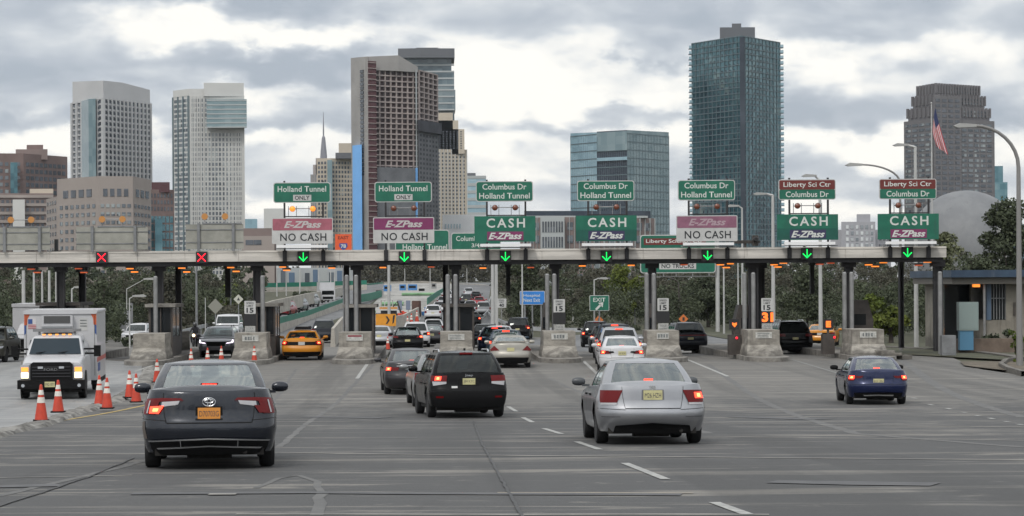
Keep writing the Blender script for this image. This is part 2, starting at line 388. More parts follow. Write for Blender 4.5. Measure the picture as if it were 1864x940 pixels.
sheet('paved_apron', [(y, -44.9, x-.1) for y, x in med if y > 30] + [(118, -44.9, -20)], M_side, .004, 20)
sheet('highway', pxs((176, 480, 905), (200, 560, 898), (235, 650, 893), (300, 745, 893), (400, 790, 890), (500, 815, 893), (600, 832, 897), (620, 835, 900)), M_far, -.02)
sheet('opposing_highway', pxs((176, 300, 478), (200, 400, 560), (235, 470, 600), (300, 540, 655), (400, 590, 690), (600, 640, 720)), M_far, -.03)
sheet('construction_ground', pxs((200, 640, 752), (235, 660, 762), (300, 668, 778), (400, 690, 800), (600, 700, 836)), M_conc_g, .0)
sheet('exit_ramp', [(130, 5, 34), (150, 5.5, 42), (171, 8, 52), (182, 12, 60)], M_far, .006)
# ---- painted markings and slab joints, hugging the ground
M_white = mat('worn_white_paint', (.37, .37, .35), .7, scale=7, col2=(.19, .19, .185))
M_faint = mat('faded_paint', (.20, .20, .19), .8, scale=7, col2=(.13, .13, .125))
M_joint = mat('sealed_joint', (.30, .285, .26), .8, scale=1.5, col2=(.13, .128, .122))
M_tan = mat('tan_joint_fill', (.30, .26, .2), .8, scale=6, col2=(.2, .18, .15))
M_dark = mat('tar_seam', (.016, .016, .016), .6, scale=5, col2=(.035, .035, .035))
M_yel = mat('worn_yellow_paint', (.40, .28, .07), .75, scale=9, col2=(.25, .19, .09))
def strip(name, pts, wid, m, dz=.008, step=1.0, px=True, jitter=0.0, w2=None, join=None):
    q = [G(*p) for p in pts] if px else [Vector((p[0], p[1], 0)) for p in pts]
    fine = []
    for a, c in zip(q[:-1], q[1:]):
        n = max(1, int((c-a).length/step))
        for k in range(n): fine.append(a.lerp(c, k/n))
    fine.append(q[-1]); rows = []; mm = MB() if join is None else join
    rnd = random.Random(len(pts)*7+int(q[0].x*10))
    for k, p in enumerate(fine):
        d = (fine[min(k+1, len(fine)-1)] - fine[max(k-1, 0)]); d.z = 0
        if d.length < 1e-6: d = Vector((1, 0, 0))
        d.normalize(); nrm = Vector((-d.y, d.x, 0)); ww = (wid if w2 is None else wid+(w2-wid)*k/max(1, len(fine)-1))/2
        j = rnd.uniform(-jitter, jitter); ww *= 1+rnd.uniform(-jitter, jitter)*2
        a = p + nrm*(ww+j); c = p + nrm*(-ww+j)
        rows.append([(a.x, a.y, zg(a.y)+dz), (c.x, c.y, zg(c.y)+dz)])
    mm.grid(rows)
    if join is None: return tag(mm.build(name, m), kind='structure')
for a, c in (((1300, 917), (1362, 940)), ((1137, 845), (1212, 874)), ((1050, 805), (1092, 820)), ((990, 781), (1022, 791)), ((952, 761), (970, 770)), ((925, 741), (940, 750))):
    strip('lane_marking', [a, c], .12, M_white)
for a, c in (((650, 690), (668, 664)), ((1062, 658), (1096, 690)), ((1190, 812), (1192, 813)), ((1250, 655), (1325, 686)), ((1440, 655), (1535, 683)), ((245, 677), (285, 664)), ((40, 690), (200, 672))):
    if c[0]-a[0] > 3: strip('lane_marking', [a, c], .15, M_white if c[0] < 1500 else M_faint)
for px, py in ((1660, 725), (1690, 737), (1722, 744), (1750, 751), (1775, 757), (1800, 762), (1828, 768), (1852, 773)):
    strip('lane_marking', [(px, py), (px+9, py+1.5)], .12, M_white)
strip('yellow_edge_line', [(-30, 794), (0, 788), (120, 765), (200, 752), (265, 738), (330, 716)], .14, M_yel)
jb = MB()
for pts, ww in (([(-20, 829), (515, 826), (932, 830), (1864, 839)], .13), ([(-20, 771), (700, 768), (1300, 771), (1864, 779)], .12), ([(-20, 743), (740, 742), (1060, 744)], .10), ([(1290, 745), (1864, 752)], .14),
                ([(560, 722), (700, 722)], .10), ([(-20, 872), (240, 866)], .08), ([(430, 939), (1400, 938)], .10), ([(520, 797), (760, 798)], .07), ([(1300, 795), (1864, 803)], .07), ([(650, 700), (1020, 702)], .1),
                ([(1300, 700), (1864, 708)], .1), ([(1500, 664), (1800, 672)], .1), ([(930, 790), (1070, 791)], .06)):
    strip('', pts, ww*1.35, None, .006, 1.0, join=jb, jitter=.03)
tag(jb.build('pavement_joints', M_joint), kind='structure')
strip('tan_joint', [(905, 899), (1262, 901)], .10, M_tan, .010, jitter=.03)
strip('pavement_patch', [(240, 902), (560, 900), (1240, 903)], .34, M_faint if False else mat('new_asphalt', (.06, .061, .064), .75, scale=3, col2=(.088, .088, .09)), .009, 1.0, jitter=.04)
strip('pavement_patch', [(380, 903), (430, 903)], .20, M_joint, .013)
strip('pavement_patch', [(-20, 888), (110, 886)], .5, MATS['new_asphalt'], .009, .8, jitter=.05)
strip('pavement_patch', [(1400, 880), (1700, 885)], .7, MATS['new_asphalt'], .009, .8, jitter=.12)
strip('pavement_patch', [(560, 760), (700, 762)], .8, MATS['new_asphalt'], .009, .8, jitter=.10)
strip('pavement_patch', [(1330, 760), (1500, 764)], .9, MATS['new_asphalt'], .009, .8, jitter=.12)
strip('pavement_crack', [(862, 768), (876, 806), (900, 850), (925, 898), (962, 960)], .035, M_dark, .012, .5, jitter=.010)
strip('pavement_crack', [(-20, 932), (60, 905), (160, 870), (245, 835)], .04, M_dark, .012, .5, jitter=.02)
# old lane lines and tyre-polished bands that fan across the plaza
bb = MB()
for pts, ww, w2 in (([(1000, 690), (1150, 745), (1290, 790)], .25, .5), ([(1290, 664), (1420, 745), (1560, 790), (1864, 815)], .5, .6), ([(1640, 655), (1700, 700), (1864, 760)], 1.0, .7),
                    ([(680, 664), (640, 705), (560, 770), (510, 815)], .35, .30), ([(540, 672), (420, 790), (230, 850), (0, 905)], .25, .3), ([(470, 890), (510, 872), (540, 866), (575, 878), (585, 900)], .20, .22),
                    ([(585, 900), (575, 940)], .3, .3)):
    strip('', pts, ww*.42, None, .004, .8, join=bb, jitter=.03, w2=w2*.42)
tag(bb.build('faded_lane_lines', mat('rubbed_out_paint', (.078, .078, .077), .8, scale=1.6, col2=(.118, .116, .112))), kind='structure')
# ================================================================== SKYLINE
M = {}
M['grey_conc'] = mat('pale_grey_cladding', (.42, .42, .425), .8, var=.06, scale=.06)
M['white_conc'] = mat('off_white_concrete', (.46, .46, .445), .8, var=.06, scale=.06)
M['pier_grey'] = mat('light_grey_pier', (.38, .385, .39), .8)
M['tan'] = mat('tan_stone', (.27, .235, .215), .85, var=.06, scale=.08)
M['beige'] = mat('beige_stone', (.42, .37, .30), .85, var=.06, scale=.08)
M['brick'] = mat('red_brown_brick', (.155, .108, .098), .9, var=.12, scale=.12)
M['brick2'] = mat('brown_brick', (.18, .14, .13), .9, var=.10, scale=.12)
M['raw'] = mat('raw_concrete', (.27, .26, .25), .9, var=.12, scale=.1)
M['slab'] = mat('cast_floor_slab', (.30, .255, .24), .9, var=.2, scale=.5)
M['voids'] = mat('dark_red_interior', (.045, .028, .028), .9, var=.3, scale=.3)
M['hoist'] = mat('dark_red_hoist', (.07, .026, .030), .8)
M['net'] = mat('grey_debris_net', (.12, .125, .135), .9, var=.2, scale=.2)
M['netdark'] = mat('dark_debris_net', (.04, .042, .052), .9, var=.3, scale=.2)
M['bluewrap'] = mat('blue_wrap', (.16, .38, .72), .7, var=.05, scale=.2)
M['win'] = cell_mat('office_windows', [(.03, .04, .05), (.06, .075, .09), (.11, .13, .15), (.26, .29, .29)], (2.2, 2.2, 3.3), rough=.15)
M['windark'] = cell_mat('dark_windows', [(.03, .035, .045), (.055, .065, .08), (.09, .10, .12)], (2.2, 2.2, 3.3), rough=.2)
M['glassT'] = cell_mat('teal_curtain_glass', [(.014, .052, .070), (.040, .115, .14), (.085, .18, .21), (.24, .31, .30)], (2.6, 2.6, 3.1), rough=.10, big=.035, metal=.45)
M['glassB'] = cell_mat('blue_grey_curtain_glass', [(.09, .15, .17), (.16, .225, .24), (.26, .32, .33)], (3.0, 3.0, 3.6), rough=.08, big=.03, metal=.4)
M['glassP'] = cell_mat('pale_curtain_glass', [(.16, .26, .31), (.22, .34, .40), (.30, .42, .47)], (3.0, 3.0, 3.6), rough=.10, big=.03)
M['glassD'] = cell_mat('dark_curtain_glass', [(.018, .026, .038), (.030, .040, .055), (.055, .07, .09)], (3.0, 3.0, 3.6), rough=.15, big=.03, spec=.3)
M['glassS'] = cell_mat('smoky_curtain_glass', [(.02, .035, .045), (.045, .075, .09), (.09, .13, .15), (.16, .20, .21)], (2.6, 2.6, 3.1), rough=.15, big=.035, spec=.5)
M['band'] = mat('grey_spandrel', (.085, .125, .14), .6)
M['bandL'] = mat('light_spandrel', (.32, .34, .34), .6)
M['roofdark'] = mat('dark_plant_screen', (.10, .105, .115), .8)
M['stoneD'] = mat('grey_brown_granite', (.125, .12, .125), .8, var=.08, scale=.1)
ZB = -4.0
class Bld:
    def __init__(s, name, label, cat, front, ytop, depth=30, ztop=None, wall=None, part='wall', cap=100):
        s.front = [(((px-CX)/F*Y), Y) for px, Y in front]
        s.zt = P(front[0][0], ytop, front[0][1]).z if ztop is None else ztop
        cx = sum(p[0] for p in s.front)/len(s.front); cy = max(p[1] for p in s.front)
        s.o = thing(name, label, cat, (cx, cy, ZB)); s.off = Vector((cx, cy, ZB)); s.n = 0; s.cap = cap; s.rest = {}
        s.depth = depth
        if wall: s.block(part, s.front, depth, ZB, s.zt, wall)
    def loc(s, x, y, z): return (x-s.off.x, y-s.off.y, z-s.off.z)
    def block(s, part, front, depth, z0, z1, m, tops=None):
        back = max(p[1] for p in front) + depth
        a0, a1 = front[0], front[-1]; k0, k1 = back/a0[1]*1.0005, back/a1[1]*1.0005
        poly = [(p[0], p[1]) for p in front] + [(a1[0]*(k1 if a1[0] < 0 else 1), back), (a0[0]*(k0 if a0[0] > 0 else 1), back)]
        mb = MB(); pl = [(x-s.off.x, y-s.off.y) for x, y in poly]
        if tops: pl = [(x, y, t-s.off.z) for (x, y), t in zip(pl, tops)]
        mb.prism(pl, z0-s.off.z, z1-s.off.z); return mb.build(part, m, s.o)
    def px(s, px, Y): return ((px-CX)/F*Y, Y)
    def z(s, py, Y=None, px=None):
        Y = Y or s.front[0][1]; px = px if px is not None else s.front[0][0]/Y*F+CX
        return P(px, py, Y).z
    def wins(s, A, B, z0, z1, cols, rows, fw, fh, m, name='window', prt=.12, e0=.04, e1=.04, skip=None, thick=.3):
        A, B = Vector((*A, 0)), Vector((*B, 0)); L = (B-A).length; d = (B-A)/L; nrm = Vector((d.y, -d.x, 0))
        rz = math.atan2(d.y, d.x); w_ = L*(1-e0-e1)/cols; h_ = (z1-z0)/rows
        me = MB().box(0, 0, 0, w_*fw, thick, h_*fh).mesh(name, m)
        for r in range(rows-1, -1, -1):
            for c in range(cols):
                if skip and skip(c, r): continue
                p = A + d*(L*e0 + w_*(c+.5)) + nrm*(prt-thick/2); zz = z0 + h_*(r+.5)
                q = s.loc(p.x, p.y, zz)
                if s.n < s.cap: put(name, me, s.o, q, rz); s.n += 1
                else: s.rest.setdefault(m.name, (MB(), m))[0].box(*q, w_*fw, thick, h_*fh, rz=rz)
    def bars(s, A, B, z0, z1, n, frac, m, name, vert=True, prt=.35, thick=.5, e0=0, e1=0):
        """vertical piers or horizontal bands along a facade, one mesh of surface pattern"""
        A, B = Vector((*A, 0)), Vector((*B, 0)); L = (B-A).length; d = (B-A)/L; nrm = Vector((d.y, -d.x, 0)); rz = math.atan2(d.y, d.x); mb = MB()
        for k in range(n+1):
            if vert:
                w_ = L*(1-e0-e1)/n; p = A + d*(L*e0 + w_*k) + nrm*(prt-thick/2); q = s.loc(p.x, p.y, (z0+z1)/2); mb.box(*q, w_*frac, thick, z1-z0, rz=rz)
            else:
                h_ = (z1-z0)/n; p = A + d*L/2 + nrm*(prt-thick/2); q = s.loc(p.x, p.y, z0+h_*k); mb.box(*q, L*(1-e0-e1), thick, h_*frac, rz=rz)
        return mb.build(name, m, s.o)
    def done(s):
        for k, (mb, m) in s.rest.items():
            o = mb.build('windows', m, s.o); o['kind'] = 'stuff'
        return s.o
# --- far-left brick block
B = Bld('apartment_building', 'red brown brick apartment block with teal glass bay at the left edge of the skyline', 'building', [(-60, 900), (44, 905), (124, 930)], 279, 30, wall=M['brick'])
f = B.front; zt = B.zt
B.block('penthouse', [B.px(30, 915), B.px(88, 915)], 14, zt-2, B.z(272, 915, 50), M['brick2']); B.block('penthouse', [B.px(50, 918), B.px(80, 918)], 12, zt, B.z(264, 918, 60), M['brick'])
B.wins(f[0], f[1], 10, zt-3, 9, 16, .62, .55, M['win']); B.wins(f[1], f[2], 10, zt-3, 9, 16, .72, .60, M['windark'])
B.block('glass_bay', [B.px(20, 899), B.px(33, 899)], 4, ZB, zt-4, M['glassT']); B.done()
B = Bld('apartment_building', 'lower brown and cream striped apartment block in front of the red brick one', 'building', [(-60, 700), (98, 705)], 352, 25, wall=M['brick2'])
f = B.front; zt = B.zt
B.bars(f[0], f[1], 8, zt-1, 9, .34, M['tan'], 'balcony_band', vert=False, prt=.5)
B.wins(f[0], f[1], 9, zt-1.5, 16, 9, .55, .45, M['windark'], prt=.2)
B.block('cream_tower', [B.px(24, 698), B.px(46, 698)], 6, ZB, zt-2.2, M['white_conc']); B.block('roof_deck', [B.px(55, 708), B.px(98, 708)], 12, zt, zt+1.6, M['beige']); B.done()
# --- white tower with glass bay
B = Bld('residential_tower', 'tall pale grey tower with blue glass bay and sloping blank parapet, left of two', 'building', [(134, 1130), (190, 1100), (275, 1135)], 186, 34, wall=M['windark'])
f = B.front; zt = B.zt
tz = [B.z(149, 1130, 134), B.z(147, 1100, 190), B.z(164, 1135, 275)]
mid = ((f[1][0]*.6+f[2][0]*.4), (f[1][1]*.6+f[2][1]*.4)); zm = B.z(150, 1112, 220)
B.block('parapet', [f[0], f[1], mid, f[2]], 34, zt-.5, zt, M['grey_conc'], tops=[tz[0], tz[1], zm, tz[2], tz[2], tz[0]])
B.block('glass_bay', [B.px(150, 1118), B.px(163, 1105), B.px(176, 1103)], 8, ZB, zt-.6, M['glassB'])
for a_, b_, n_ in ((f[0], f[1], 6), (f[1], f[2], 12)):
    B.bars(a_, b_, ZB, zt-.6, n_, .30, M['pier_grey'], 'pier', prt=.9, thick=1.4)
    B.bars(a_, b_, 10, zt-.6, 31, .34, M['grey_conc'], 'floor_band', vert=False, prt=.4)
    B.wins(a_, b_, 10, zt-1, n_, 31, .42, .5, M['windark'], prt=.6)
B.done()
# --- second white tower with projecting box
B = Bld('residential_tower', 'off-white apartment tower with projecting glazed box near its top, right of two', 'building', [(317, 1060), (345, 1050), (446, 1052)], 178, 32, wall=M['white_conc'])
f = B.front; zt = B.zt
B.block('parapet', [f[0], f[1], B.px(375, 1051)], 32, zt-.3, B.z(162, 1050, 345), M['white_conc']); B.block('parapet', [B.px(373, 1049.5), f[2]], 30, zt-.3, B.z(151, 1050, 400), M['white_conc'])
B.wins(f[0], f[1], 8, zt-1, 3, 36, .75, .62, M['win']); B.wins(f[1], f[2], 8, zt-1, 15, 36, .60, .66, M['win'], skip=lambda c, r: r > 28 and c > 4)
B.bars(f[1], f[2], ZB, zt, 15, .22, M['white_conc'], 'pier', prt=.4, thick=.7)
B.bars(f[0], f[1], ZB, zt, 3, .18, M['band'], 'pier', prt=.4, thick=.7)
B.block('projecting_box', [B.px(378, 1046), B.px(451, 1046)], 6, B.z(232, 1046, 400), B.z(181, 1046, 400), M['glassB'])
B.bars(B.px(378, 1046), B.px(451, 1046), B.z(232, 1046, 400), B.z(183, 1046, 400), 6, .25, M['bandL'], 'floor_band', vert=False, prt=.25); B.done()
# --- tan mid-rise
B = Bld('office_building', 'broad tan stone office block with small ribbon windows below the pale tower', 'building', [(85, 640), (105, 620), (180, 604), (243, 606), (276, 628)], 329, 26)
f = B.front; zt = B.zt = B.z(326, 620, 180)
B.block('wall', f[1:], 26, ZB, zt, M['tan']); B.block('wing', f[:2], 20, ZB, B.z(363, 640, 90), M['tan'])
B.wins(f[0], f[1], 6, B.z(366, 640, 90), 4, 10, .45, .45, M['win'], prt=.15)
B.wins(f[1], f[2], 6, zt-7, 7, 9, .5, .45, M['win'], prt=.15); B.wins(f[2], f[3], 6, zt-7, 6, 9, .66, .42, M['win'], prt=.15); B.wins(f[3], f[4], 6, zt-7, 5, 9, .62, .42, M['windark'], prt=.15)
for a_, b_, n_, e_ in ((f[1], f[2], 4, .12), (f[2], f[3], 4, .1), (f[3], f[4], 3, .1)): B.wins(a_, b_, zt-6, zt-3, n_, 1, .62, .7, M['windark'], name='louvre', prt=.15, e0=e_, e1=e_)
B.done()
B = Bld('apartment_building', 'narrow red and teal glass block squeezed between the two pale towers', 'building', [(272, 800), (318, 805)], 345, 20, wall=M['brick'])
B.block('penthouse', [B.px(277, 802), B.px(310, 802)], 12, B.zt-1, B.z(332, 802, 290), M['hoist']); B.wins(B.front[0], B.front[1], 5, B.z(392, 800, 290), 6, 8, .8, .8, M['glassT']); B.wins(B.front[0], B.front[1], B.z(386, 800, 290), B.zt-1, 7, 3, .5, .6, M['windark'])
B.block('glass_front', [B.px(283, 798), B.px(296, 798)], 5, ZB, B.z(400, 800, 290), M['glassT']); B.done()
# --- low things between
B = Bld('warehouse', 'low red brown warehouse roof with grey wall behind the left blank sign', 'building', [(440, 520), (503, 520)], 416, 20, wall=M['brick2'])
B.block('wall_band', [B.px(440, 518.5), B.px(500, 518.5)], 2, ZB, B.z(430, 518, 460), M['tan']); B.wins(B.px(446, 518.5), B.px(478, 518.5), B.z(447, 518, 460), B.z(436, 518, 460), 2, 1, .95, .8, M['windark']); B.done()
B = Bld('office_building', 'small distant teal glass office block right of the second pale tower', 'building', [(446, 1600), (469, 1600)], 399, 20, wall=M['glassP']); B.done()
B = Bld('office_building', 'distant pale white slab building left of the spire, low on the skyline', 'building', [(481, 1900), (519, 1900)], 380, 20, wall=M['white_conc']); B.done()
# --- spire tower
B = Bld('skyscraper', 'distant art deco skyscraper with a thin needle spire, left of the unfinished tower', 'skyscraper', [(567, 2600), (603, 2600)], 318, 40, wall=M['tan'])
for l, r, y in ((571, 600, 300), (576, 597, 288)): B.block('setback', [B.px(l, 2601), B.px(r, 2601)], 30, B.zt-20, B.z(y, 2600, 590), M['tan'])
x0 = B.px(590.5, 2605); mb = MB(); q = B.loc(x0[0], x0[1], 0)
mb.lathe([(4.4, q[2]+B.z(292, 2600, 590)), (3.6, q[2]+B.z(275, 2600, 590)), (2.5, q[2]+B.z(258, 2600, 590)), (1.9, q[2]+B.z(250, 2600, 590)), (.9, q[2]+B.z(247, 2600, 590)), (.7, q[2]+B.z(228, 2600, 590)), (.25, q[2]+B.z(204, 2600, 590))], seg=10, c=(q[0], q[1], 0)); mb.build('spire', mat('spire_grey', (.17, .17, .19), .7), B.o)
B.bars(B.front[0], B.front[1], ZB, B.zt, 9, .3, M['band'], 'window_strip', prt=.3); B.done()
# --- beige block left of the construction
B = Bld('office_building', 'beige gridded mid-rise block directly left of the unfinished tower', 'building', [(578, 980), (603, 978), (662, 985)], 289, 26, wall=M['beige'])
f = B.front; zt = B.zt
B.block('penthouse', [B.px(618, 980), B.px(650, 980)], 14, zt-1, B.z(261, 980, 630), M['beige']); B.block('roof_band', [B.px(612, 977), B.px(650, 977)], 14, zt-.2, B.z(279, 980, 630), M['roofdark'])
B.wins(f[0], f[1], 6, zt-1, 4, 26, .6, .6, M['windark']); B.wins(f[1], f[2], 6, zt-1, 10, 26, .58, .58, M['win'])
B.block('glass_slot', [B.px(597, 974), B.px(606, 974)], 5, ZB, zt-1, M['glassB']); B.done()
# --- tower under construction
B = Bld('unfinished_tower', 'tall unfinished concrete tower with open floors, red hoist and blue wrap', 'building', [(641, 850), (672, 838), (763, 850), (797, 872)], 103, 30)
f = B.front; z0t, z1t, z2t = B.z(106, 850, 641), B.z(103, 838, 672), B.z(122, 850, 763)
B.block('core_wall', [f[0], f[1]], 40, ZB, z1t, M['raw'], tops=[z0t, z1t, z1t, z0t]); 
B.block('roof_wall', [B.px(668, 839), B.px(728, 844), f[2]], 30, B.z(132, 850, 763), z2t, M['raw'], tops=[B.z(103, 838, 672), B.z(101, 844, 728), z2t, z2t, z2t])
B.block('open_floors', [B.px(671, 839.5), B.px(763, 851.5)], 28, ZB, B.z(131, 850, 763), M['voids']); B.block('open_floors', [B.px(762, 853), B.px(796, 873)], 26, ZB, B.z(136, 872, 780), M['voids'])
for a_, b_, zz, nc in (((B.px(671, 839.5)), B.px(763, 851.5), B.z(131, 850, 763), 9), (B.px(763, 853), B.px(796, 873), B.z(137, 872, 780), 4)):
    B.bars(a_, b_, 8, zz, 38, .24, M['slab'], 'floor_slab', vert=False, prt=.8, thick=1.2)
    B.bars(a_, b_, ZB, zz, nc, .20, M['slab'], 'column', prt=.7, thick=.9)
B.wins(B.px(656, 843.7), B.px(666, 840), B.z(320, 845, 660), B.z(128, 845, 660), 1, 25, .62, .72, M['windark'], prt=.2)
B.block('hoist_mast', [B.px(672, 834), B.px(687, 836)], 3, ZB, B.z(112, 836, 680), M['hoist']); B.bars(B.px(672, 834), B.px(687, 836), 8, B.z(115, 836, 680), 38, .12, M['slab'], 'hoist_landing', vert=False, prt=.3)
B.block('blue_wrap', [B.px(643, 846), B.px(660, 840)], 2, ZB, B.z(265, 845, 650), M['bluewrap']); B.block('blue_wrap', [B.px(757.5, 848), B.px(761.5, 848.5)], 1.5, ZB, B.z(306, 848, 760), M['bluewrap'])
B.block('pale_strip', [B.px(758.5, 848.6), B.px(761, 849)], 1.2, B.z(306, 848, 760), B.z(128, 850, 760), M['bandL'])
B.block('debris_net', [B.px(688, 838), B.px(757, 847)], 1.5, ZB, B.z(306, 845, 720), M['net']); B.block('debris_net', [B.px(763, 849), B.px(800, 869)], 1.6, ZB, B.z(232, 860, 780), M['net'])
B.block('net_deck', [B.px(762, 845), B.px(806, 866)], 4, B.z(243, 860, 780), B.z(223, 860, 780), M['netdark'])
B.wins(B.px(763, 849), B.px(800, 869), B.z(430, 860, 780), B.z(245, 860, 780), 6, 22, .4, .5, M['netdark'], name='net_opening', prt=.1); B.done()
B = Bld('glass_tower', 'dark stacked glass tower rising behind the unfinished tower', 'building', [(727, 1200), (829, 1200)], 131, 30, wall=M['glassS'])
B.block('top_screen', [B.px(727, 1198), B.px(768, 1197), B.px(830, 1199)], 34, B.z(106, 1200, 780), B.z(89, 1200, 780), M['roofdark']); B.block('upper_block', [B.px(727, 1203), B.px(824, 1203)], 26, B.zt-2, B.z(103, 1200, 780), M['glassS'])
B.block('shifted_block', [B.px(740, 1195), B.px(831, 1195)], 30, B.z(200, 1195, 800), B.z(164, 1195, 800), M['glassS'])
for zz0, zz1, yy in ((B.z(205, 1200, 800), B.zt, 1200), (B.z(200, 1195, 800), B.z(164, 1195, 800), 1195), (B.zt, B.z(106, 1203, 800), 1203)):
    B.bars(B.px(745, yy), B.px(829, yy), zz0, zz1, max(2, int((zz1-zz0)/3.3)), .22, M['bandL'], 'floor_band', vert=False, prt=.3)
B.block('roof_plant', [B.px(760, 1203), B.px(800, 1203)], 10, B.z(90, 1200, 780), B.z(86, 1200, 780), M['roofdark']); B.done()
B = Bld('stepped_tower', 'beige stone tower with stepped shoulders right of the unfinished tower', 'building', [(795, 1010), (851, 1014)], 272, 26, wall=M['beige'])
for l, r, y in ((793, 847, 235), (792, 836, 219), (790, 826, 205)): B.block('shoulder', [B.px(l, 1012), B.px(r, 1012)], 20, B.zt-2, B.z(y, 1010, 820), M['beige'])
B.wins(B.front[0], B.front[1], 6, B.zt-1, 8, 34, .42, .5, M['windark']); B.wins(B.px(797, 1012), B.px(846, 1012), B.zt, B.z(238, 1012, 820), 7, 8, .42, .5, M['windark'])
B.bars(B.front[0], B.front[1], ZB, B.zt, 8, .16, M['white_conc'], 'pier', prt=.35); B.done()
B = Bld('office_building', 'small pale blue grey block with dark rooftop box right of the stepped beige tower', 'building', [(845, 1400), (886, 1400)], 323, 20, wall=M['glassP'])
B.block('roof_plant', [B.px(850, 1402), B.px(867, 1402)], 10, B.zt, B.z(315, 1400, 860), M['roofdark']); B.bars(B.front[0], B.front[1], ZB, B.zt, 16, .4, M['bandL'], 'floor_band', vert=False, prt=.3); B.done()
B = Bld('warehouse', 'plain white windowless building behind the green overhead direction signs', 'building', [(806, 900), (900, 904)], 391, 30, wall=mat('white_metal_cladding', (.62, .63, .64), .6, var=.04, scale=.3))
B.bars(B.px(812, 900), B.px(838, 901), B.z(416, 900, 820), B.z(408, 900, 820), 5, .4, M['glassP'], 'wall_mark', prt=.1, thick=.2); B.done()
# --- low complex at centre
B = Bld('office_building', 'low brick and glass campus block behind the middle toll signs', 'building', [(948, 520), (1010, 516), (1100, 516), (1192, 530)], 397, 26, wall=M['brick2'])
f = B.front; zt = B.zt
B.block('roof_storey', [B.px(955, 524), B.px(1185, 530)], 20, zt-.1, B.z(383, 520, 1000), M['glassD']); B.block('roof_slab', [B.px(948, 519), B.px(1180, 526)], 20, zt, zt+.5, M['bandL'])
for a_, b_ in ((f[0], f[1]), (f[1], f[2]), (f[2], f[3])):
    B.wins(a_, b_, 3, zt-.6, 5, 5, .62, .6, M['win']); B.bars(a_, b_, ZB, zt, 10, .10, M['bandL'], 'pier', prt=.25, thick=.4)
B.block('pale_bay', [B.px(985, 513), B.px(1028, 513)], 3, ZB, B.z(396, 516, 1000), M['bandL']); B.wins(B.px(985, 513), B.px(1028, 513), 4, B.z(400, 516, 1000), 8, 4, .6, .7, M['windark']); B.done()
B = Bld('office_building', 'flat topped pale glass office block with a painted dark reflection at its centre', 'building', [(1040, 1000), (1088, 985), (1143, 975), (1219, 1000)], 247, 30)
f = B.front
B.block('glass_face', [f[0], f[1]], 40, ZB, B.z(242, 1000, 1040), M['glassP'], tops=[B.z(243, 1000, 1040), B.z(241, 985, 1088)]*2); B.block('glass_face', [f[1], f[2]], 40, ZB, 0, M['glassD'], tops=[B.z(240, 985, 1088), B.z(237, 975, 1143)]*2)  # centre face: a dark reflection painted in as darker glass
B.block('glass_face', [f[2], f[3]], 40, ZB, 0, M['glassB'], tops=[B.z(237, 975, 1143), B.z(241, 1000, 1219)]*2)
for a_, b_, yy in ((f[0], f[1], 990), (f[1], f[2], 980), (f[2], f[3], 985)):
    B.bars(a_, b_, 8, B.z(246, yy, 1100), 17, .12, M['band'], 'floor_band', vert=False, prt=.15, thick=.3); B.bars(a_, b_, ZB, B.z(246, yy, 1100), 14, .05, M['band'], 'mullion', prt=.12, thick=.2)
B.block('upper_face', [B.px(1088, 984.4), B.px(1143, 974.4)], 1, B.z(275, 980, 1100), B.z(240.5, 980, 1100), M['glassB']); B.block('sky_lobby', [B.px(1088, 983.8), B.px(1143, 973.8)], 1, B.z(293, 980, 1100), B.z(287, 980, 1100), M['glassP'])
B.done()
# --- the tall glass tower
B = Bld('glass_tower', 'tallest dark teal glass apartment tower with a boxy rooftop plant room', 'building', [(1262, 820), (1352, 795), (1422, 818)], 80, 30, wall=M['glassT'])
f = B.front; zt = B.zt
B.block('plant_room', [B.px(1313, 806), B.px(1377, 806)], 12, zt-1, B.z(50, 806, 1340), M['roofdark']); B.block('plant_cap', [B.px(1335, 808), B.px(1352, 808)], 5, B.z(50, 806, 1340)-.1, B.z(42, 806, 1340), M['roofdark'])
B.block('corner_fin', [B.px(1349, 794), B.px(1358, 794)], 4, ZB, zt-.5, M['glassD'])
for a_, b_, n_ in ((f[0], f[1], 12), (f[1], f[2], 11)):
    B.bars(a_, b_, 6, zt, 42, .16, M['band'], 'floor_band', vert=False, prt=.28, thick=.5); B.bars(a_, b_, ZB, zt, n_, .08, M['band'], 'mullion', prt=.22, thick=.4)
    B.wins(a_, b_, 6, zt-1, n_, 42, .4, .5, M['glassD'], prt=.12, skip=lambda c, r: (c*7+r*3) % 5 == 0)
mb = MB()
for k in range(42):
    for xx, yy in ((B.px(1262, 821)), (B.px(1422, 819))):
        q = B.loc(xx, yy, 6+(zt-7)*k/42+1.2); mb.box(q[0], q[1], q[2], 2.4, 2.4, .25); mb.box(q[0], q[1]-1.1, q[2]+.6, 2.4, .08, 1.0, mi=1)
mb.build('balconies', [M['band'], M['glassP']], B.o)['kind'] = 'stuff'
B.done()
# --- right cluster
B = Bld('apartment_building', 'grey stepped apartment block low between the two rightmost toll signs', 'building', [(1512, 560), (1536, 558), (1598, 560), (1622, 566)], 419, 20, wall=mat('grey_render', (.30, .30, .32), .8))
f = B.front; zt = B.zt
B.block('upper_block', [B.px(1532, 556), B.px(1594, 556)], 16, ZB, B.z(404, 556, 1560), MATS['grey_render']); B.block('stair_tower', [B.px(1560, 557), B.px(1585, 557)], 10, 10, B.z(390, 556, 1570), MATS['grey_render'])
for px_, pz_ in ((1538, 8), (1560, 8), (1572, 8), (1586, 8)): pass
B.wins(B.px(1536, 556), B.px(1594, 556), B.z(452, 556, 1560), B.z(408, 556, 1560), 6, 4, .55, .6, cell_mat('bright_windows', [(.1, .12, .14), (.45, .47, .48), (.6, .62, .62)], (1.4, 1.4, 1.6))); B.wins(B.px(1598, 560), B.px(1622, 566), 8, zt-.5, 3, 3, .5, .6, M['windark'])
B.done()
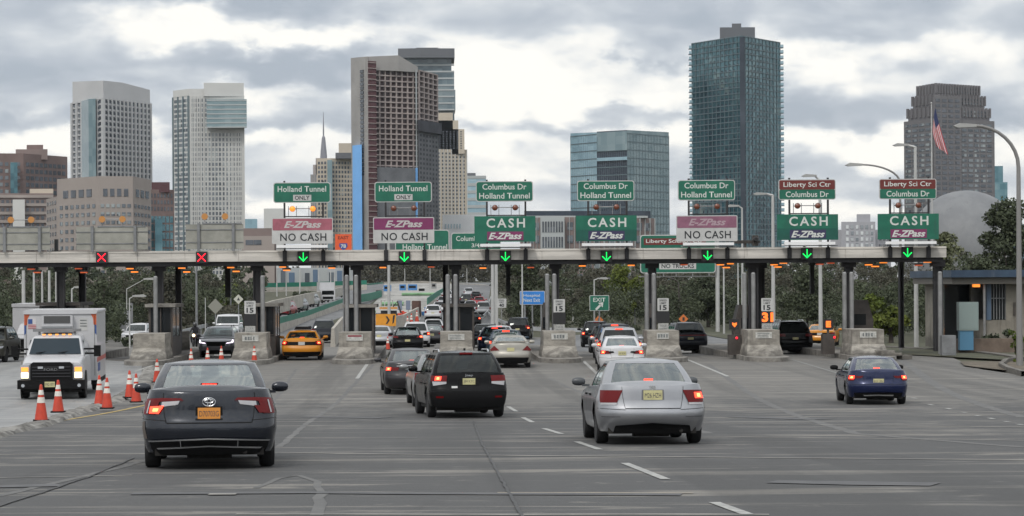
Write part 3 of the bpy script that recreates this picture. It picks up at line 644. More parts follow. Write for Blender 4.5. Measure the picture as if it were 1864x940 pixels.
B = Bld('office_tower', 'dark grey brown granite tower with stepped crown behind the flag', 'building', [(1647, 900), (1700, 885), (1812, 900)], 222, 34, wall=M['stoneD'])
f = B.front
for l, c_, r, y, d_ in ((1655, 1702, 1803, 199, 2), (1664, 1704, 1794, 176, 4), (1673, 1706, 1784, 156, 6)):
    B.block('setback', [B.px(l, 902+d_), B.px(c_, 888+d_), B.px(r, 902+d_)], 26, B.z(230, 900, 1700), B.z(y, 900, 1700), M['stoneD'])
    B.bars(B.px(c_, 888+d_), B.px(r, 902+d_), B.z(y+16, 900, 1700), B.z(y-2, 900, 1700), 16, .4, M['stoneD'], 'crown_fins', prt=.6, thick=.8); B.wins(B.px(c_, 888+d_), B.px(r, 902+d_), B.z(y+16, 900, 1700), B.z(y+2, 900, 1700), 14, 2, .6, .5, M['win'], prt=.2)
    B.bars(B.px(l, 902+d_), B.px(c_, 888+d_), B.z(y+16, 900, 1700), B.z(y-2, 900, 1700), 6, .4, M['stoneD'], 'crown_fins', prt=.6, thick=.8)
B.wins(f[0], f[1], 6, B.zt-1, 4, 30, .78, .5, M['win']); B.wins(f[1], f[2], 6, B.zt-1, 9, 30, .74, .52, M['win'])
B.block('centre_bay', [B.px(1701, 883.5), B.px(1752, 890)], 3, ZB, B.z(176, 890, 1720), M['stoneD']); B.wins(B.px(1701, 883.5), B.px(1752, 890), 6, B.z(180, 890, 1720), 4, 34, .68, .55, M['windark'])
B.block('roof_plant', [B.px(1688, 910), B.px(1716, 910)], 6, B.z(158, 900, 1700), B.z(150, 900, 1700), M['band']); B.done()
B = Bld('office_building', 'small dark blue glass block behind the dome on the right', 'building', [(1808, 1200), (1835, 1200)], 332, 14, wall=M['glassT'])
B.block('upper_block', [B.px(1808, 1203), B.px(1827, 1203)], 10, B.zt-.5, B.z(302, 1200, 1815), M['glassT']); B.done()
# dome of the science museum
t = thing('dome_building', 'smooth pale grey domed museum building behind the trees on the right', 'building', P(1758, 455, 330)); rr = 150/F*330/2*1.03
cz = P(1758, 347, 330).z; base = t.location.z; hh = 9.5; rr = 9.0
mb = MB(); mb.lathe([(rr, cz-base-hh-9)]+[(rr*math.cos(a), (cz-base-hh)+hh*math.sin(a)) for a in [k*PI/2/15 for k in range(0, 15)]]+[(.05, cz-base)], seg=48)
mb.build('dome_shell', grime_mat('dome_metal', (.13, .135, .142), (.165, .17, .175), (.10, .105, .11), rough=.6, scale=.25, sstretch=(.5, .5, .06), bump=.05), t, smooth=True)
MB().box(3.2, -8.6, -1.5, 1.1, 1.4, 9).build('white_tower', M['white_conc'], t)
MB().box(8.6, -9, -1.0, 7.5, 5, 9).build('entrance_block', M['band'], t); 
mb = MB(); [mb.box(8.6, -11.56, z, 7, .1, .6) for z in (-1.5, .2, 1.9)]; mb.build('window_band', M['glassP'], t)
# ================================================================== TOLL PLAZA
K = {}
K['conc'] = grime_mat('weathered_concrete', (.17, .157, .137), (.30, .28, .245), (.09, .08, .068), scale=1.7, stretch=(1, 1, 2), lo=.55, hi=.68, amt=.6, low=(.05, .045, .04))
K['concD'] = mat('stained_kerb_concrete', (.10, .092, .083), .9, scale=2.2, col2=(.26, .245, .22), bump=.3)
K['fascia'] = grime_mat('cast_fascia_concrete', (.38, .36, .33), (.54, .51, .465), (.20, .175, .15), scale=.9, stretch=(.35, 1, 4), sstretch=(2.2, 2, .25), lo=.57, hi=.68, amt=.55, bump=.12)
K['steelD'] = mat('dark_painted_steel', (.014, .013, .015), .6, var=.3, scale=3)
K['steelB'] = grime_mat('brown_booth_panels', (.034, .028, .024), (.060, .050, .043), (.11, .095, .08), rough=.6, scale=2, lo=.6, hi=.75, amt=.5, bump=.1)
K['galv'] = mat('galvanised_pipe', (.22, .22, .218), .5, metal=.3, var=.15, scale=3)
K['galvD'] = mat('dull_grey_steel', (.17, .175, .18), .6, metal=.2, var=.2, scale=3)
K['rail'] = mat('guardrail_steel', (.42, .43, .44), .45, metal=.4, var=.15, scale=2)
K['green'] = grime_mat('sign_green', (.0, .092, .056), (.004, .118, .07), (.012, .075, .055), rough=.5, scale=1.4, sstretch=(3, 3, .4), lo=.55, hi=.7, amt=.6, bump=0)
K['green2'] = mat('sign_green_dark', (.0, .068, .048), .5, var=.12, scale=2.2)
K['signwhite'] = grime_mat('sign_white', (.38, .38, .37), (.45, .45, .44), (.27, .265, .25), rough=.5, scale=1.4, sstretch=(3, 3, .4), lo=.56, hi=.72, amt=.6, bump=0)
K['letter'] = mat('reflective_white_lettering', (.50, .52, .49), .5)
K['letterblk'] = mat('black_lettering', (.015, .017, .02), .6)
K['purple'] = mat('sign_purple', (.16, .02, .085), .5, var=.1, scale=3)
K['violet'] = mat('sign_dark_violet', (.028, .022, .07), .5, var=.1, scale=3)
K['pink'] = mat('sun_faded_purple', (.29, .085, .115), .6, var=.15, scale=3)
K['mauve'] = mat('sun_faded_mauve', (.20, .08, .125), .6, var=.15, scale=3)
K['maroon'] = mat('sign_brown_red', (.12, .015, .012), .5, var=.1, scale=2)
K['fadedgrey'] = mat('faded_grey_lettering', (.33, .24, .27), .6)
K['fadedwhite'] = mat('worn_white_lettering', (.42, .40, .39), .6)
K['blankback'] = mat('weathered_sign_back', (.20, .20, .175), .7, scale=1.2, col2=(.30, .295, .26))
K['whitetube'] = mat('white_lamp_cover', (.68, .68, .68), .4)
K['amberoff'] = mat('unlit_amber_lens', (.13, .035, .015), .35, spec=.6)
K['amberon'] = mat('lit_amber_lens', (.8, .18, .02), .4, emit=.85, ecol=(1, .27, .03))
K['amberdim'] = mat('dim_amber_lens', (.5, .1, .02), .4, emit=.2, ecol=(1, .12, .03))
K['housing'] = mat('black_housing', (.010, .010, .011), .5)
K['ledgreen'] = mat('green_led', (.0, .9, .15), .4, emit=1.0, ecol=(.0, 1, .13))
K['ledred'] = mat('red_led', (.9, .0, .02), .4, emit=1.0, ecol=(1, .02, .04))
K['ledorange'] = mat('orange_led', (.9, .2, .02), .4, emit=.9, ecol=(1, .13, .02))
K['glassdark'] = mat('dark_booth_glass', (.010, .012, .014), .12, spec=.35)
YB = 108.0
def X_(px, Y=YB): return (px-CX)/F*Y
# ---- canopy with its columns
zt, zb = 5.29, 4.75; xr, xl = X_(1723), -42.0
cnp = thing('toll_canopy', 'long low pale concrete canopy spanning all the toll lanes on dark steel columns', 'canopy', (0, YB, 0))
mb = MB()
x = xr; rnd = random.Random(3)
while x > xl:
    wd = 4.97; mb.bx(max(x-wd+.012, xl), x, 0, .22, zb, zt); mb.bx(max(x-wd, xl), x, -.03, 0.002, zt-.10, zt-.06); x -= wd
mb.build('fascia', K['fascia'], cnp)
MB().bx(xl+.05, xr-.05, .225, 8.6, zt-.22, zt-.02).build('roof_deck', K['concD'], cnp)
mb = MB(); mb.bx(xl+.1, xr-.1, .26, .50, zb-.22, zt-.225); mb.bx(xl+.1, xr-.1, 7.8, 8.1, zb-.12, zt-.225)
x = xr-1
while x > xl: mb.bx(x-.09, x+.09, .502, 7.79, zb-.10, zt-.225); x -= 2.48
mb.build('roof_beams', K['steelD'], cnp)
mb = MB().bx(xr-.03, xr, .23, 8.6, zb, zt).bx(xl, xl+.03, .23, 8.6, zb, zt); mb.build('end_fascia', K['fascia'], cnp)
for px, dy, wd in ((111, 1.2, .38), (290, 1.2, .40), (468, 1.2, .38), (650, 1.2, .40), (829, 1.2, .38), (1011, 1.2, .36), (1187, 1.2, .40), (1370, 1.2, .44), (1545, 1.2, .40), (1707, 1.0, .42),
                   (150, 7.0, .34), (325, 7, .3), (415, 7, .28), (631, 7, .28), (811, 7.0, .28), (925, 7, .22), (1385, 5.5, .34), (1478, 7, .2), (1640, 7, .22)):
    x = X_(px, YB+dy); m_ = MB().bx(x-wd/2, x-wd/2+.05, dy-.2, dy+.2, 0.1, zb-.10).bx(x+wd/2-.05, x+wd/2, dy-.2, dy+.2, 0.1, zb-.10).bx(x-wd/2+.05, x+wd/2-.05, dy-.04, dy+.04, 0.1, zb-.10)
    if px in (415, 925, 1478): m_ = MB().bx(x-wd/2, x+wd/2, dy-.12, dy+.12, 2.95, zb-.10).bx(x-wd/2-.06, x+wd/2+.06, dy-.2, dy+.2, zb-.3, zb-.101)
    if wd > .33: m_.bx(x-wd/2-.12, x+wd/2+.12, dy-.25, dy+.25, zb-.45, zb-.101)
    m_.build('column', K['steelD'], cnp)
# ---- roof clutter: conduit, cameras
t = thing('roof_camera', 'dark camera cluster on a long horizontal arm standing on the canopy', 'camera', (X_(1365), YB+1.5, zt)); MB().bx(-.6, .55, -.1, .1, .22, .38).bx(.35, .62, -.2, .2, .1, .62).bx(-.05, .05, -.05, .05, 0, .25).bx(.9-.35, .72, -.08, .08, .25, .36).build('arm', K['steelB'], t); MB().lathe([(.1, -.3), (.13, -.25), (.13, .1)], axis='y', c=(.48, -.15, .42)).build('camera_head', K['housing'], t)
t = thing('signal_head', 'small dark signal box on the canopy between the two leftmost blank signs', 'signal', (X_(98), YB+.6, zt)); MB().bx(-.05, .12, -.1, .1, .05, .62).bx(-.2, .25, -.12, .12, 0, .06).build('box', K['housing'], t)
# ---- lane signs
S = 1/37.04        # metres per photo pixel at the canopy
dest = {'holl': (['Holland Tunnel', 'ONLY']), 'col': (['Columbus Dr', 'Holland Tunnel']), 'lib': (['Liberty Sci Ctr', 'Columbus Dr'])}
def lane_sign(cx, kind, pay, lit, label, beacon=('amberoff', 'amberoff')):
    base = thing('lane_sign', label, 'lane sign', (X_(cx), YB-.12, zt), group='lane signs standing on the toll canopy')
    mb = MB()
    for s in (-33, 37): mb.bx(s*S-.045, s*S+.045, -.05, .05, -.50, 126*S); mb.bx(s*S-.10, s*S+.10, -.02, .09, -.54, -.02)
    mb.bx(-33*S, 37*S, -.03, .03, 60*S, 62*S); mb.bx(-52*S, 54*S, -.02, .02, 30*S, 31.5*S)
    mb.build('frame', K['steelD'], base)
    # destination panel
    y = -.07; d = MB().extrude_xz(rounded(-53*S, 51*S, 86*S, 123*S, .12), y, y+.04).build('destination_panel', K['signwhite'], base)
    f = MB()
    if kind == 'lib':
        f.extrude_xz(rounded(-51.5*S, 49.5*S, 87.5*S, 104.4*S, .06), y-.008, y-.001).extrude_xz(rounded(-51.5*S, 49.5*S, 104.5*S, 121.5*S, .06), y-.008, y-.001, mi=1); f.build('face', [K['green'], K['maroon']], d)
    else: f.extrude_xz(rounded(-51.5*S, 49.5*S, 87.5*S, 121.5*S, .10), y-.008, y-.001).build('face', K['green'], d)
    l1, l2 = dest[kind]
    if kind == 'holl':
        lettering(l1, 88*S, 10.5*S, K['letter'], d, -1*S, y-.012, 111*S, bold=.012, spacing=1.05)
        MB().bx(-17*S, 16*S, y-.014, y-.009, 89.5*S, 100.5*S).build('plaque', K['signwhite'], d); lettering(l2, 27*S, 7.5*S, K['letterblk'], d, -.5*S, y-.018, 95*S, bold=.02)
    elif kind == 'col':
        lettering(l1, 80*S, 10.5*S, K['letter'], d, -1*S, y-.012, 113*S, bold=.012); lettering(l2, 92*S, 10.5*S, K['letter'], d, -1*S, y-.012, 96.5*S, bold=.012)
    else:
        lettering(l1, 86*S, 11.5*S, K['letter'], d, -1*S, y-.012, 112.5*S, bold=.012); lettering(l2, 78*S, 10.5*S, K['letter'], d, -1*S, y-.012, 96*S, bold=.012)
    # beacons
    for s, b_ in ((-18.5, beacon[0]), (18.5, beacon[1])):
        h = MB().lathe([(.05, .12), (.12, .08), (.145, -.02), (.145, -.06)], axis='y', seg=14, c=(s*S, 0, 75*S)).build('beacon', K['housing'], base, smooth=True)
        MB().lathe([(.135, -.062), (.10, -.09), (.02, -.11)], axis='y', seg=14, c=(s*S, 0, 75*S)).build('lens', K[b_], h, smooth=True)
        MB().bx(s*S-.21, s*S-.18, -.02, .02, 60*S, 80*S).bx(s*S+.18, s*S+.21, -.02, .02, 60*S, 80*S).bx(s*S-.2, s*S+.2, -.02, .02, 74*S, 75.5*S).build('beacon_bracket', K['galvD'], base)
    MB().tube([(-14*S, 0, 75.5*S), (14*S, 0, 75.5*S)], .022).build('beacon_bar', K['galv'], base)
    # payment panel
    if pay[0] == 'no':
        q = MB().extrude_xz(rounded(-56*S, 55*S, 11.5*S, 58.5*S, .06), y, y+.05).build('payment_panel', K['signwhite'], base)
        MB().extrude_xz(rounded(-54.5*S, 53.5*S, 36*S, 57*S, .04), y-.008, y-.001).build('tag_band', K[pay[1]], q)
        lettering('E-ZPass', 68*S, 12.5*S, K[pay[2]], q, 0, y-.014, 46.5*S, shear=.35, bold=.03); lettering('NO CASH', 84*S, 14*S, K['letterblk'], q, 1*S, y-.006, 23.5*S, bold=.015, spacing=1.1)
    else:
        q = MB().bx(-56*S, 55*S, y, y+.05, 13*S, 59.5*S).build('payment_panel', K['green'], base)
        if pay[1] == 'violet': MB().bx(-56*S, 55*S, y-.004, y-.001, 13*S, 34*S).build('overlay', K['green2'], q)
        lettering('CASH', 70*S, 17*S, K['letter'], q, 1*S, y-.008, 47*S, bold=.018, spacing=1.3)
        MB().bx(-33*S, 33*S, y-.012, y-.006, 15.5*S, 31.5*S).build('tag_band', K[pay[1]], q); lettering('E-ZPass', 61*S, 12*S, K['letter'], q, 0, y-.018, 23.5*S, shear=.35, bold=.03)
    if lit:
        u = MB().bx(-46*S, 46*S, -.62, -.50, 4*S, 9*S).build('light_bar', K['whitetube'], base); MB().bx(-48*S, 52*S, -.49, .0, 1.5*S, 3.2*S).bx(-46*S, 46*S, -.49, -.40, 4*S, 8*S).build('tray', K['galvD'], base)
    return base
lane_sign(552, 'holl', ('no', 'pink', 'fadedwhite'), True, 'Holland Tunnel ONLY sign with faded pink NO CASH panel and two lit amber beacons', ('amberon', 'amberon'))
lane_sign(736, 'holl', ('no', 'purple', 'fadedwhite'), False, 'Holland Tunnel ONLY sign with deep purple band over NO CASH, beacons dark')
lane_sign(920, 'col', ('cash', 'purple'), True, 'Columbus Dr Holland Tunnel sign over green CASH panel with a magenta band')
lane_sign(1104, 'col', ('cash', 'violet'), True, 'Columbus Dr Holland Tunnel sign over green CASH panel with a navy violet band')
lane_sign(1287, 'col', ('no', 'mauve', 'fadedgrey'), True, 'Columbus Dr Holland Tunnel sign over a washed out mauve NO CASH panel')
lane_sign(1470, 'lib', ('cash', 'violet'), True, 'brown Liberty Sci Ctr sign over green CASH panel with navy violet band')
lane_sign(1653, 'lib', ('cash', 'purple'), True, 'brown Liberty Sci Ctr sign over green CASH panel with magenta band, at the canopy end')
def blank_sign(px0, px1, ytop, label, beacons=True, yl=455):
    cx = (px0+px1)/2; base = thing('blank_sign', label, 'sign', (X_(cx), YB-.1, zt), group='blank sign backs on the left of the canopy')
    h = (yl-ytop)*S; w2 = (px1-px0)/2*S
    MB().bx(-w2, w2, 0, .05, .08, h).build('panel', K['blankback'], base)
    mb = MB()
    for s in (-.55, .65): mb.bx(s*w2-.07, s*w2+.07, -.12, -.02, -.02, h+.05)
    mb.bx(-w2, w2, -.03, -.005, h*.30, h*.30+.04).bx(-w2, w2, -.03, -.005, h*.78, h*.78+.04).bx(-w2*.4, w2*.95, -.03, .06, h+.0, h+.06); mb.build('frame', K['galvD'], base)
    if beacons:
        for s in (-17.5, 19.5):
            b2 = MB().lathe([(.06, .1), (.15, .06), (.16, -.1)], axis='y', seg=14, c=(s*S, 0, h+.38)).build('beacon', mat('amber_beacon', (.42, .19, .05), .4), base, smooth=True)
            MB().bx(s*S-.02, s*S+.02, -.02, .02, h+.05, h+.24).build('beacon_bracket', K['galvD'], base)
        MB().tube([(-14*S, 0, h+.38), (16*S, 0, h+.38)], .025).build('beacon_bar', K['galv'], base)
blank_sign(-14, 92, 411, 'weathered grey back of a sign frame with two unlit amber beacons, farthest left')
blank_sign(140, 270, 411, 'weathered tan sign back with two unlit amber beacons in front of the tan office block')
blank_sign(339, 444, 407, 'weathered tan sign back with beacons below the second pale tower')
# ---- lane signals on the fascia
def lane_signal(px, py, red, label):
    p = P(px, py, YB-.14); o = thing('lane_signal', label, 'lane signal', (p.x, YB-.14, p.z), group='lane signals on the canopy fascia')
    MB().bx(-.28, .28, 0, .13, -.28, .28).build('housing', K['housing'], o)
    mb = MB()
    if red:
        for a in (PI/4, -PI/4):
            i = MB(); i.box(0, 0, 0, .56, .02, .05); M_ = Matrix.Rotation(a, 3, 'Y'); i.v = [tuple(M_ @ Vector(v)) for v in i.v]
            k = len(mb.v); mb.v += i.v; mb.f += [tuple(k+q for q in f) for f in i.f]; mb.m += i.m
    else:
        mb.bx(-.022, .022, -.01, .01, -.2, .22)
        for s in (-1, 1):
            i = MB(); i.box(s*.105, 0, -.105, .30, .02, .045); M_ = Matrix.Rotation(s*-PI/4, 3, 'Y'); c0 = Vector((s*.105, 0, -.105)); i.v = [tuple(M_ @ (Vector(v)-c0) + Vector((s*.10, 0, -.10))) for v in i.v]
            k = len(mb.v); mb.v += i.v; mb.f += [tuple(k+q for q in f) for f in i.f]; mb.m += i.m
    for v in range(len(mb.v)): mb.v[v] = (mb.v[v][0], mb.v[v][1]-.02, mb.v[v][2])
    mb.build('arrow_symbol' if not red else 'cross_symbol', K['ledred' if red else 'ledgreen'], o)
lane_signal(185, 469, True, 'red X lane signal nearest the left end of the canopy'); lane_signal(367, 469, True, 'red X lane signal over the lane with the silver oncoming car')
for px, py, lb in ((552, 468, 'under the sign with lit beacons'), (736, 468, 'under the deep purple NO CASH sign'), (920, 467, 'under the magenta CASH sign in the middle'), (1104, 467, 'under the first navy violet CASH sign'), (1288, 465, 'under the mauve NO CASH sign'), (1469, 462, 'under the navy violet CASH sign with Liberty Sci Ctr'), (1652, 460, 'at the right end of the canopy')):
    lane_signal(px, py, False, 'green down arrow lane signal ' + lb)
# ---- amber floodlights under the canopy
fl = [(57, 490, 0), (68, 496, 0), (143, 489, 0), (153, 496, 0), (237, 489, 1), (245, 495, 1), (331, 488, 1), (340, 495, 1), (420, 487, 1), (430, 494, 1), (515, 486, 1), (522, 492, 1), (604, 488, 1), (697, 487, 1), (785, 486, 0), (879, 488, 1), (966, 487, 0),
      (1060, 484, 1), (1149, 483, 1), (1245, 482, 0), (1311, 482, 1), (1329, 480, 1), (1322, 487, 1), (1409, 482, 1), (1416, 486, 1), (1426, 479, 1), (1492, 481, 0), (1512, 479, 0), (1581, 482, 1), (1593, 485, 1), (1608, 478, 1), (1672, 483, 0), (1688, 477, 1)]
def fl_label(i, px, py, on):
    refs = [(0, 'left of the first dark column'), (111, 'between first dark column and first red X'), (185, 'right of the first red X'), (290, 'left of the second red X'), (367, 'right of the second red X'), (468, 'left of the green arrow with lit beacons'), (560, 'left of the booth behind the taxi'),
            (655, 'left of the arrow under the purple NO CASH sign'), (740, 'right of the arrow under the purple NO CASH sign'), (830, 'left of the arrow under the middle CASH sign'), (920, 'right of the arrow under the middle CASH sign'), (1011, 'left of the arrow under the violet CASH sign'), (1104, 'right of the arrow under the violet CASH sign'),
            (1187, 'left of the arrow under the mauve sign'), (1288, 'right of the arrow under the mauve sign'), (1370, 'left of the arrow over the black wagon lane'), (1469, 'right of the arrow over the black wagon lane'), (1545, 'left of the last green arrow'), (1652, 'right of the last green arrow')]
    return [r for x, r in refs if x <= px][-1]
seen_lb = {}
for i, (px, py, on) in enumerate(fl):
    lb = ('glowing orange' if on else 'dim red') + ' floodlight ' + fl_label(i, px, py, on)
    same = [f for f in fl if ('glowing orange' if f[2] else 'dim red') + ' floodlight ' + fl_label(0, *f) == lb]
    if len(same) > 1:
        k = sorted(same).index((px, py, on)); lb += (', left', ', right')[k] if len(same) == 2 else (', left', ', middle', ', right')[k]
    p = P(px, py, YB+.6); o = thing('floodlight', lb, 'floodlight', (p.x, YB+.6, p.z), group='floodlights hanging under the canopy')
    MB().bx(-.21, .21, -.16, .2, .02, .10).bx(-.04, .04, -.04, .04, .12, max(.13, zb-.2-p.z)).build('housing', K['housing'], o)
    MB().bx(-.16, .16, -.175, .16, -.04, .018).build('lens', K['amberon' if on else 'amberdim'], o)
# ---- islands, crash blocks, booths, pipes
isl = [(85, 0), (270, 0), (455, 1), (645, 2), (830, 3), (1018, 4), (1207, 5), (1390, 6), (1580, 7)]
where = ['behind the ambulance', 'left of the silver oncoming car', 'between the silver oncoming car and the taxi', 'right of the yellow taxi', 'behind the black wagon', 'in the centre beside the white sedan queue', 'between the white sedan queue and the dark van',
         'left of the black wagon in the right lane', 'with a broken nose, last on the right']
for k, (px, kind) in enumerate(isl):
    X = X_(px, 102); w_ = where[k]
    t = thing('toll_island', 'raised concrete kerb island ' + w_, 'traffic island', (X, 102, 0), group='toll islands under the canopy')
    zo = -.02
    poly = [(-1.02, 20), (-1.02, -.6)] + [(-1.02*math.cos(a)+0, -.6-2.2*math.sin(a)) for a in [PI/2*q/6 for q in range(1, 6)]]
    poly += [(-p[0], p[1]) for p in poly[::-1]] if False else [(0.0, -2.8)] + [(1.02*math.cos(a), -.6-2.2*math.sin(a)) for a in [PI/2*q/6 for q in range(5, 0, -1)]] + [(1.02, -.6), (1.02, 20)]
    MB().prism(poly, -.7, .17).build('kerb', K['concD'], t)
    mb = MB(); rx = .20 if kind in (0, 5) else .05
    def ring(z, w2, yf, yp, xp): return [(-w2, 2.5, z), (-w2, yf, z), (xp-.05, yp, z), (xp+.05, yp, z), (w2, yf, z), (w2, 2.5, z)]
    rs = [ring(.172, .86, -.35, -1.35, rx-.1), ring(.30, .84, -.25, -1.2, rx-.1), ring(.68, .75, .02, -.12, rx)]
    for a in range(2):
        for j in range(5): mb.quad(rs[a][j], rs[a][j+1], rs[a+1][j+1], rs[a+1][j])
    mb.quad(*rs[2]); mb.bx(-.74, .74, .06, 2.5, .681, 1.36)
    mb.build('crash_block', K['conc'], t, sharp=20)
    if kind == 7: MB().box(.55, -1.0, .30, .7, .6, .25, rz=.4, mi=0).box(.9, -.9, .24, .9, .5, .12, rz=-.2).box(1.5, -.8, .1, .6, .4, .2, rz=.5).build('broken_concrete', K['conc'], t)
    if px > 300:
        pm = {3: 'notice_red', 2: 'notice_grey'}.get(kind, 'notice_pale')
        q = MB().bx(-.38 if kind != 5 else -.30, .38 if kind != 5 else .25, .028, .058, .98, 1.26).build('notice_plate', mat('worn_notice_white', (.50, .49, .46), .7, scale=9, col2=(.30, .30, .28)), t)
        mm = MB(); rr = random.Random(k)
        if kind in (1, 5, 4, 7):
            for c_ in range(4): mm.bx(-.26+c_*.13, -.20+c_*.13+rr.uniform(0, .04), .020, .027, 1.04, 1.20)
        elif kind == 2: mm.bx(-.32, .32, .020, .027, 1.16, 1.24)
        else:
            for l_ in range(3): mm.bx(-.30, .2+rr.uniform(0, .1), .020, .027, 1.03+l_*.08, 1.06+l_*.08)
        mm.build('worn_print', mat('worn_red_print', (.22, .05, .06), .7) if kind == 2 else mat('worn_grey_print', (.14, .15, .15), .7, var=.3, scale=12), q)
# pipes
for px, lb in ((283, 'beside the left booth'), (478, 'beside the speed limit sign left of the taxi'), (631, 'left one of the pair behind the block right of the taxi'), (648, 'right one of the pair behind the block right of the taxi'), (815, 'left one of the pair behind the black wagon'), (829, 'right one of the pair behind the black wagon'),
               (996, 'left one of the pair in the centre'), (1009, 'right one of the pair in the centre'), (1177, 'left one of the pair by the dark van'), (1190, 'right one of the pair by the dark van'), (1355, 'left one of the pair by the red digits'), (1371, 'right one of the pair by the red digits'), (1537, 'left one of the pair at the broken island'), (1550, 'right one of the pair at the broken island'), (1711, 'single one at the right end of the canopy')):
    Yp = 105.2; x = X_(px, Yp); hgt = 4.05 if px < 1600 else 4.05
    o = MB().lathe([(.105, 0.1), (.105, hgt-.06), (.06, hgt)], seg=12).build('guard_pipe', K['galv'], None, smooth=True, loc=(x, Yp, 0)); tag(o, 'tall galvanised guard pipe ' + lb, 'guard pipe', 'guard pipes on the toll islands')
# booths
def booth(px, Yb, w_, l_, h_, label, style=0):
    t = thing('toll_booth', label, 'toll booth', (X_(px, Yb), Yb, .15), group='toll booths under the canopy')
    MB().bx(-w_/2, w_/2, 0, l_, 0, .95).build('lower_panels', K['steelB'], t)
    mb = MB()
    for sx in (-1, 1):
        for yy in (0, l_/2, l_-.1): MB().bx(sx*w_/2-(.0 if sx < 0 else .09), sx*w_/2+(.09 if sx < 0 else .0), yy, yy+.1, .951, h_-.16).build('post', K['steelB'], t)
    MB().bx(-w_/2+.03, w_/2-.03, .03, .05, .952, h_-.17).bx(-w_/2+.03, w_/2-.03, l_-.05, l_-.03, .952, h_-.17).bx(-w_/2+.02, -w_/2+.04, .1, l_-.1, .952, h_-.17).bx(w_/2-.04, w_/2-.02, .1, l_-.1, .952, h_-.17).build('glazing', K['glassdark'], t)
    MB().bx(-w_/2-.16, w_/2+.16, -.22, l_+.2, h_-.15, h_).build('roof', K['steelB'] if style else K['concD'], t)
    MB().bx(-w_/2+.1, w_/2-.1, -.02, -.003, 1.0, 1.06).bx(-.03, .03, -.02, -.003, 1.07, h_-.2).build('window_frame', K['steelB'], t)
booth(106, 109.8, 1.9, 4.0, 2.62, 'wide dark booth behind the ambulance roof', 1)
booth(292, 106.2, 1.15, 3.2, 2.55, 'dark booth with brown posts behind the left crash block')
booth(483, 106.2, .95, 3.2, 2.55, 'dark narrow booth right of the speed limit sign and left of the taxi')
booth(655, 108.3, 1.35, 3.0, 2.45, 'brown panelled booth right of the taxi')
booth(836, 108.3, 1.45, 3.0, 2.45, 'dark grilled booth behind the black wagon', 1)
def cabinet(px, Yb, w_, h_, label, lean=0):
    t = thing('payment_machine', label, 'payment machine', (X_(px, Yb), Yb, .15), group='dark payment machines on the right islands')
    MB().extrude_xz([(-w_/2, 0), (w_/2, 0), (w_/2, h_*.6), (w_*.30, h_), (-w_*.30+lean, h_), (-w_/2+lean, h_*.6)], 0, 1.2).build('body', K['steelB'], t)
    MB().bx(-w_*.22, w_*.22, -.03, -.003, h_*.5, h_*.72).build('screen', K['glassdark'], t)
cabinet(1186, 107.5, .5, 2.4, 'slim dark payment machine behind the block left of the dark van'); cabinet(991, 106.5, .38, 2.5, 'slim leaning dark payment machine at the centre island', .1)
cabinet(1358, 109.5, 1.15, 2.3, 'brown payment machine behind the red digit display'); cabinet(1565, 110.5, 1.35, 2.5, 'dark payment machine behind the last island on the right'); cabinet(310, 109.6, .8, 1.6, 'dark payment machine on the right side of the left booth')
# driver displays at the right
for px, txt, lb, rx in ((1337, 'V', 'black display with an orange symbol over a red light, left of the red digits', 1341), (1508, 'E', 'black lane display showing an orange E over a small red light', 1519)):
    Yd = 104; p = P(px, 590, Yd); t = thing('lane_display', lb, 'display', (p.x, Yd, 0.15))
    MB().bx(-.23, .23, 0, .22, p.z-.42, p.z+.08).build('housing', K['housing'], t)
    if txt == 'E': lettering('E', .24, .30, K['ledorange'], t, 0, -.012, p.z-.16, bold=.08, name='symbol')
    else: MB().extrude_xz([(-.11, p.z-.08), (-.11, p.z-.18), (0, p.z-.31), (.11, p.z-.18), (.11, p.z-.08), (0, p.z-.12)], -.014, -.004).build('symbol', K['ledorange'], t)
    MB().bx(-.05, .05, .06, .16, 0, p.z-.42).bx(-.27, .30, 0.02, .5, 0, .95).build('pedestal', K['steelB'], t)
    MB().lathe([(.06, .0), (.05, -.03), (.01, -.04)], axis='y', seg=12, c=((rx-px)/F*Yd, .015, .80)).build('red_lamp', K['ledred'], t, smooth=True)
# speed limit signs on the islands
def speed_sign(px, ytop, Yd, label, digits=None, number='15', boxed=True, wide=1.0):
    p = P(px, ytop, Yd); zt_ = p.z; t = thing('speed_limit_sign', label, 'road sign', (p.x, Yd, .15)); zt_ -= .15
    q = MB().extrude_xz(rounded(-.27*wide, .27*wide, zt_-.62, zt_, .04), 0, .02).build('plate', K['signwhite'], t)
    lettering('SPEED', .36, .09, K['letterblk'], q, 0, -.006, zt_-.11, bold=.01); lettering('LIMIT', .32, .09, K['letterblk'], q, 0, -.006, zt_-.24, bold=.01); lettering(number, .34, .24, K['letterblk'], q, 0, -.006, zt_-.45, bold=.03)
    MB().bx(-.03, .03, .03, .09, 0, zt_-.02).build('post', K['galv'], t)
    if digits:
        d = MB().bx(-.30, .30, -.03, .02, zt_-1.18, zt_-.64).build('display_box', K['housing'], t); lettering(digits, .54, .46, K['ledorange'], d, .02, -.038, zt_-.91, bold=.05, name='digits')
    elif boxed: MB().bx(-.30, .30, -.03, .02, zt_-1.18, zt_-.64).build('display_box', K['housing'], t)
    if boxed: 
        q = MB().bx(-.25, .25, -.01, .02, zt_-1.60, zt_-1.20).build('lower_plate', mat('worn_plate_grey', (.42, .42, .40), .7, scale=8, col2=(.25, .25, .24)), t)
        lettering('YOUR', .34, .10, MATS['worn_grey_print'], q, 0, -.015, zt_-1.32); lettering('SPEED', .36, .10, MATS['worn_grey_print'], q, 0, -.015, zt_-1.48)
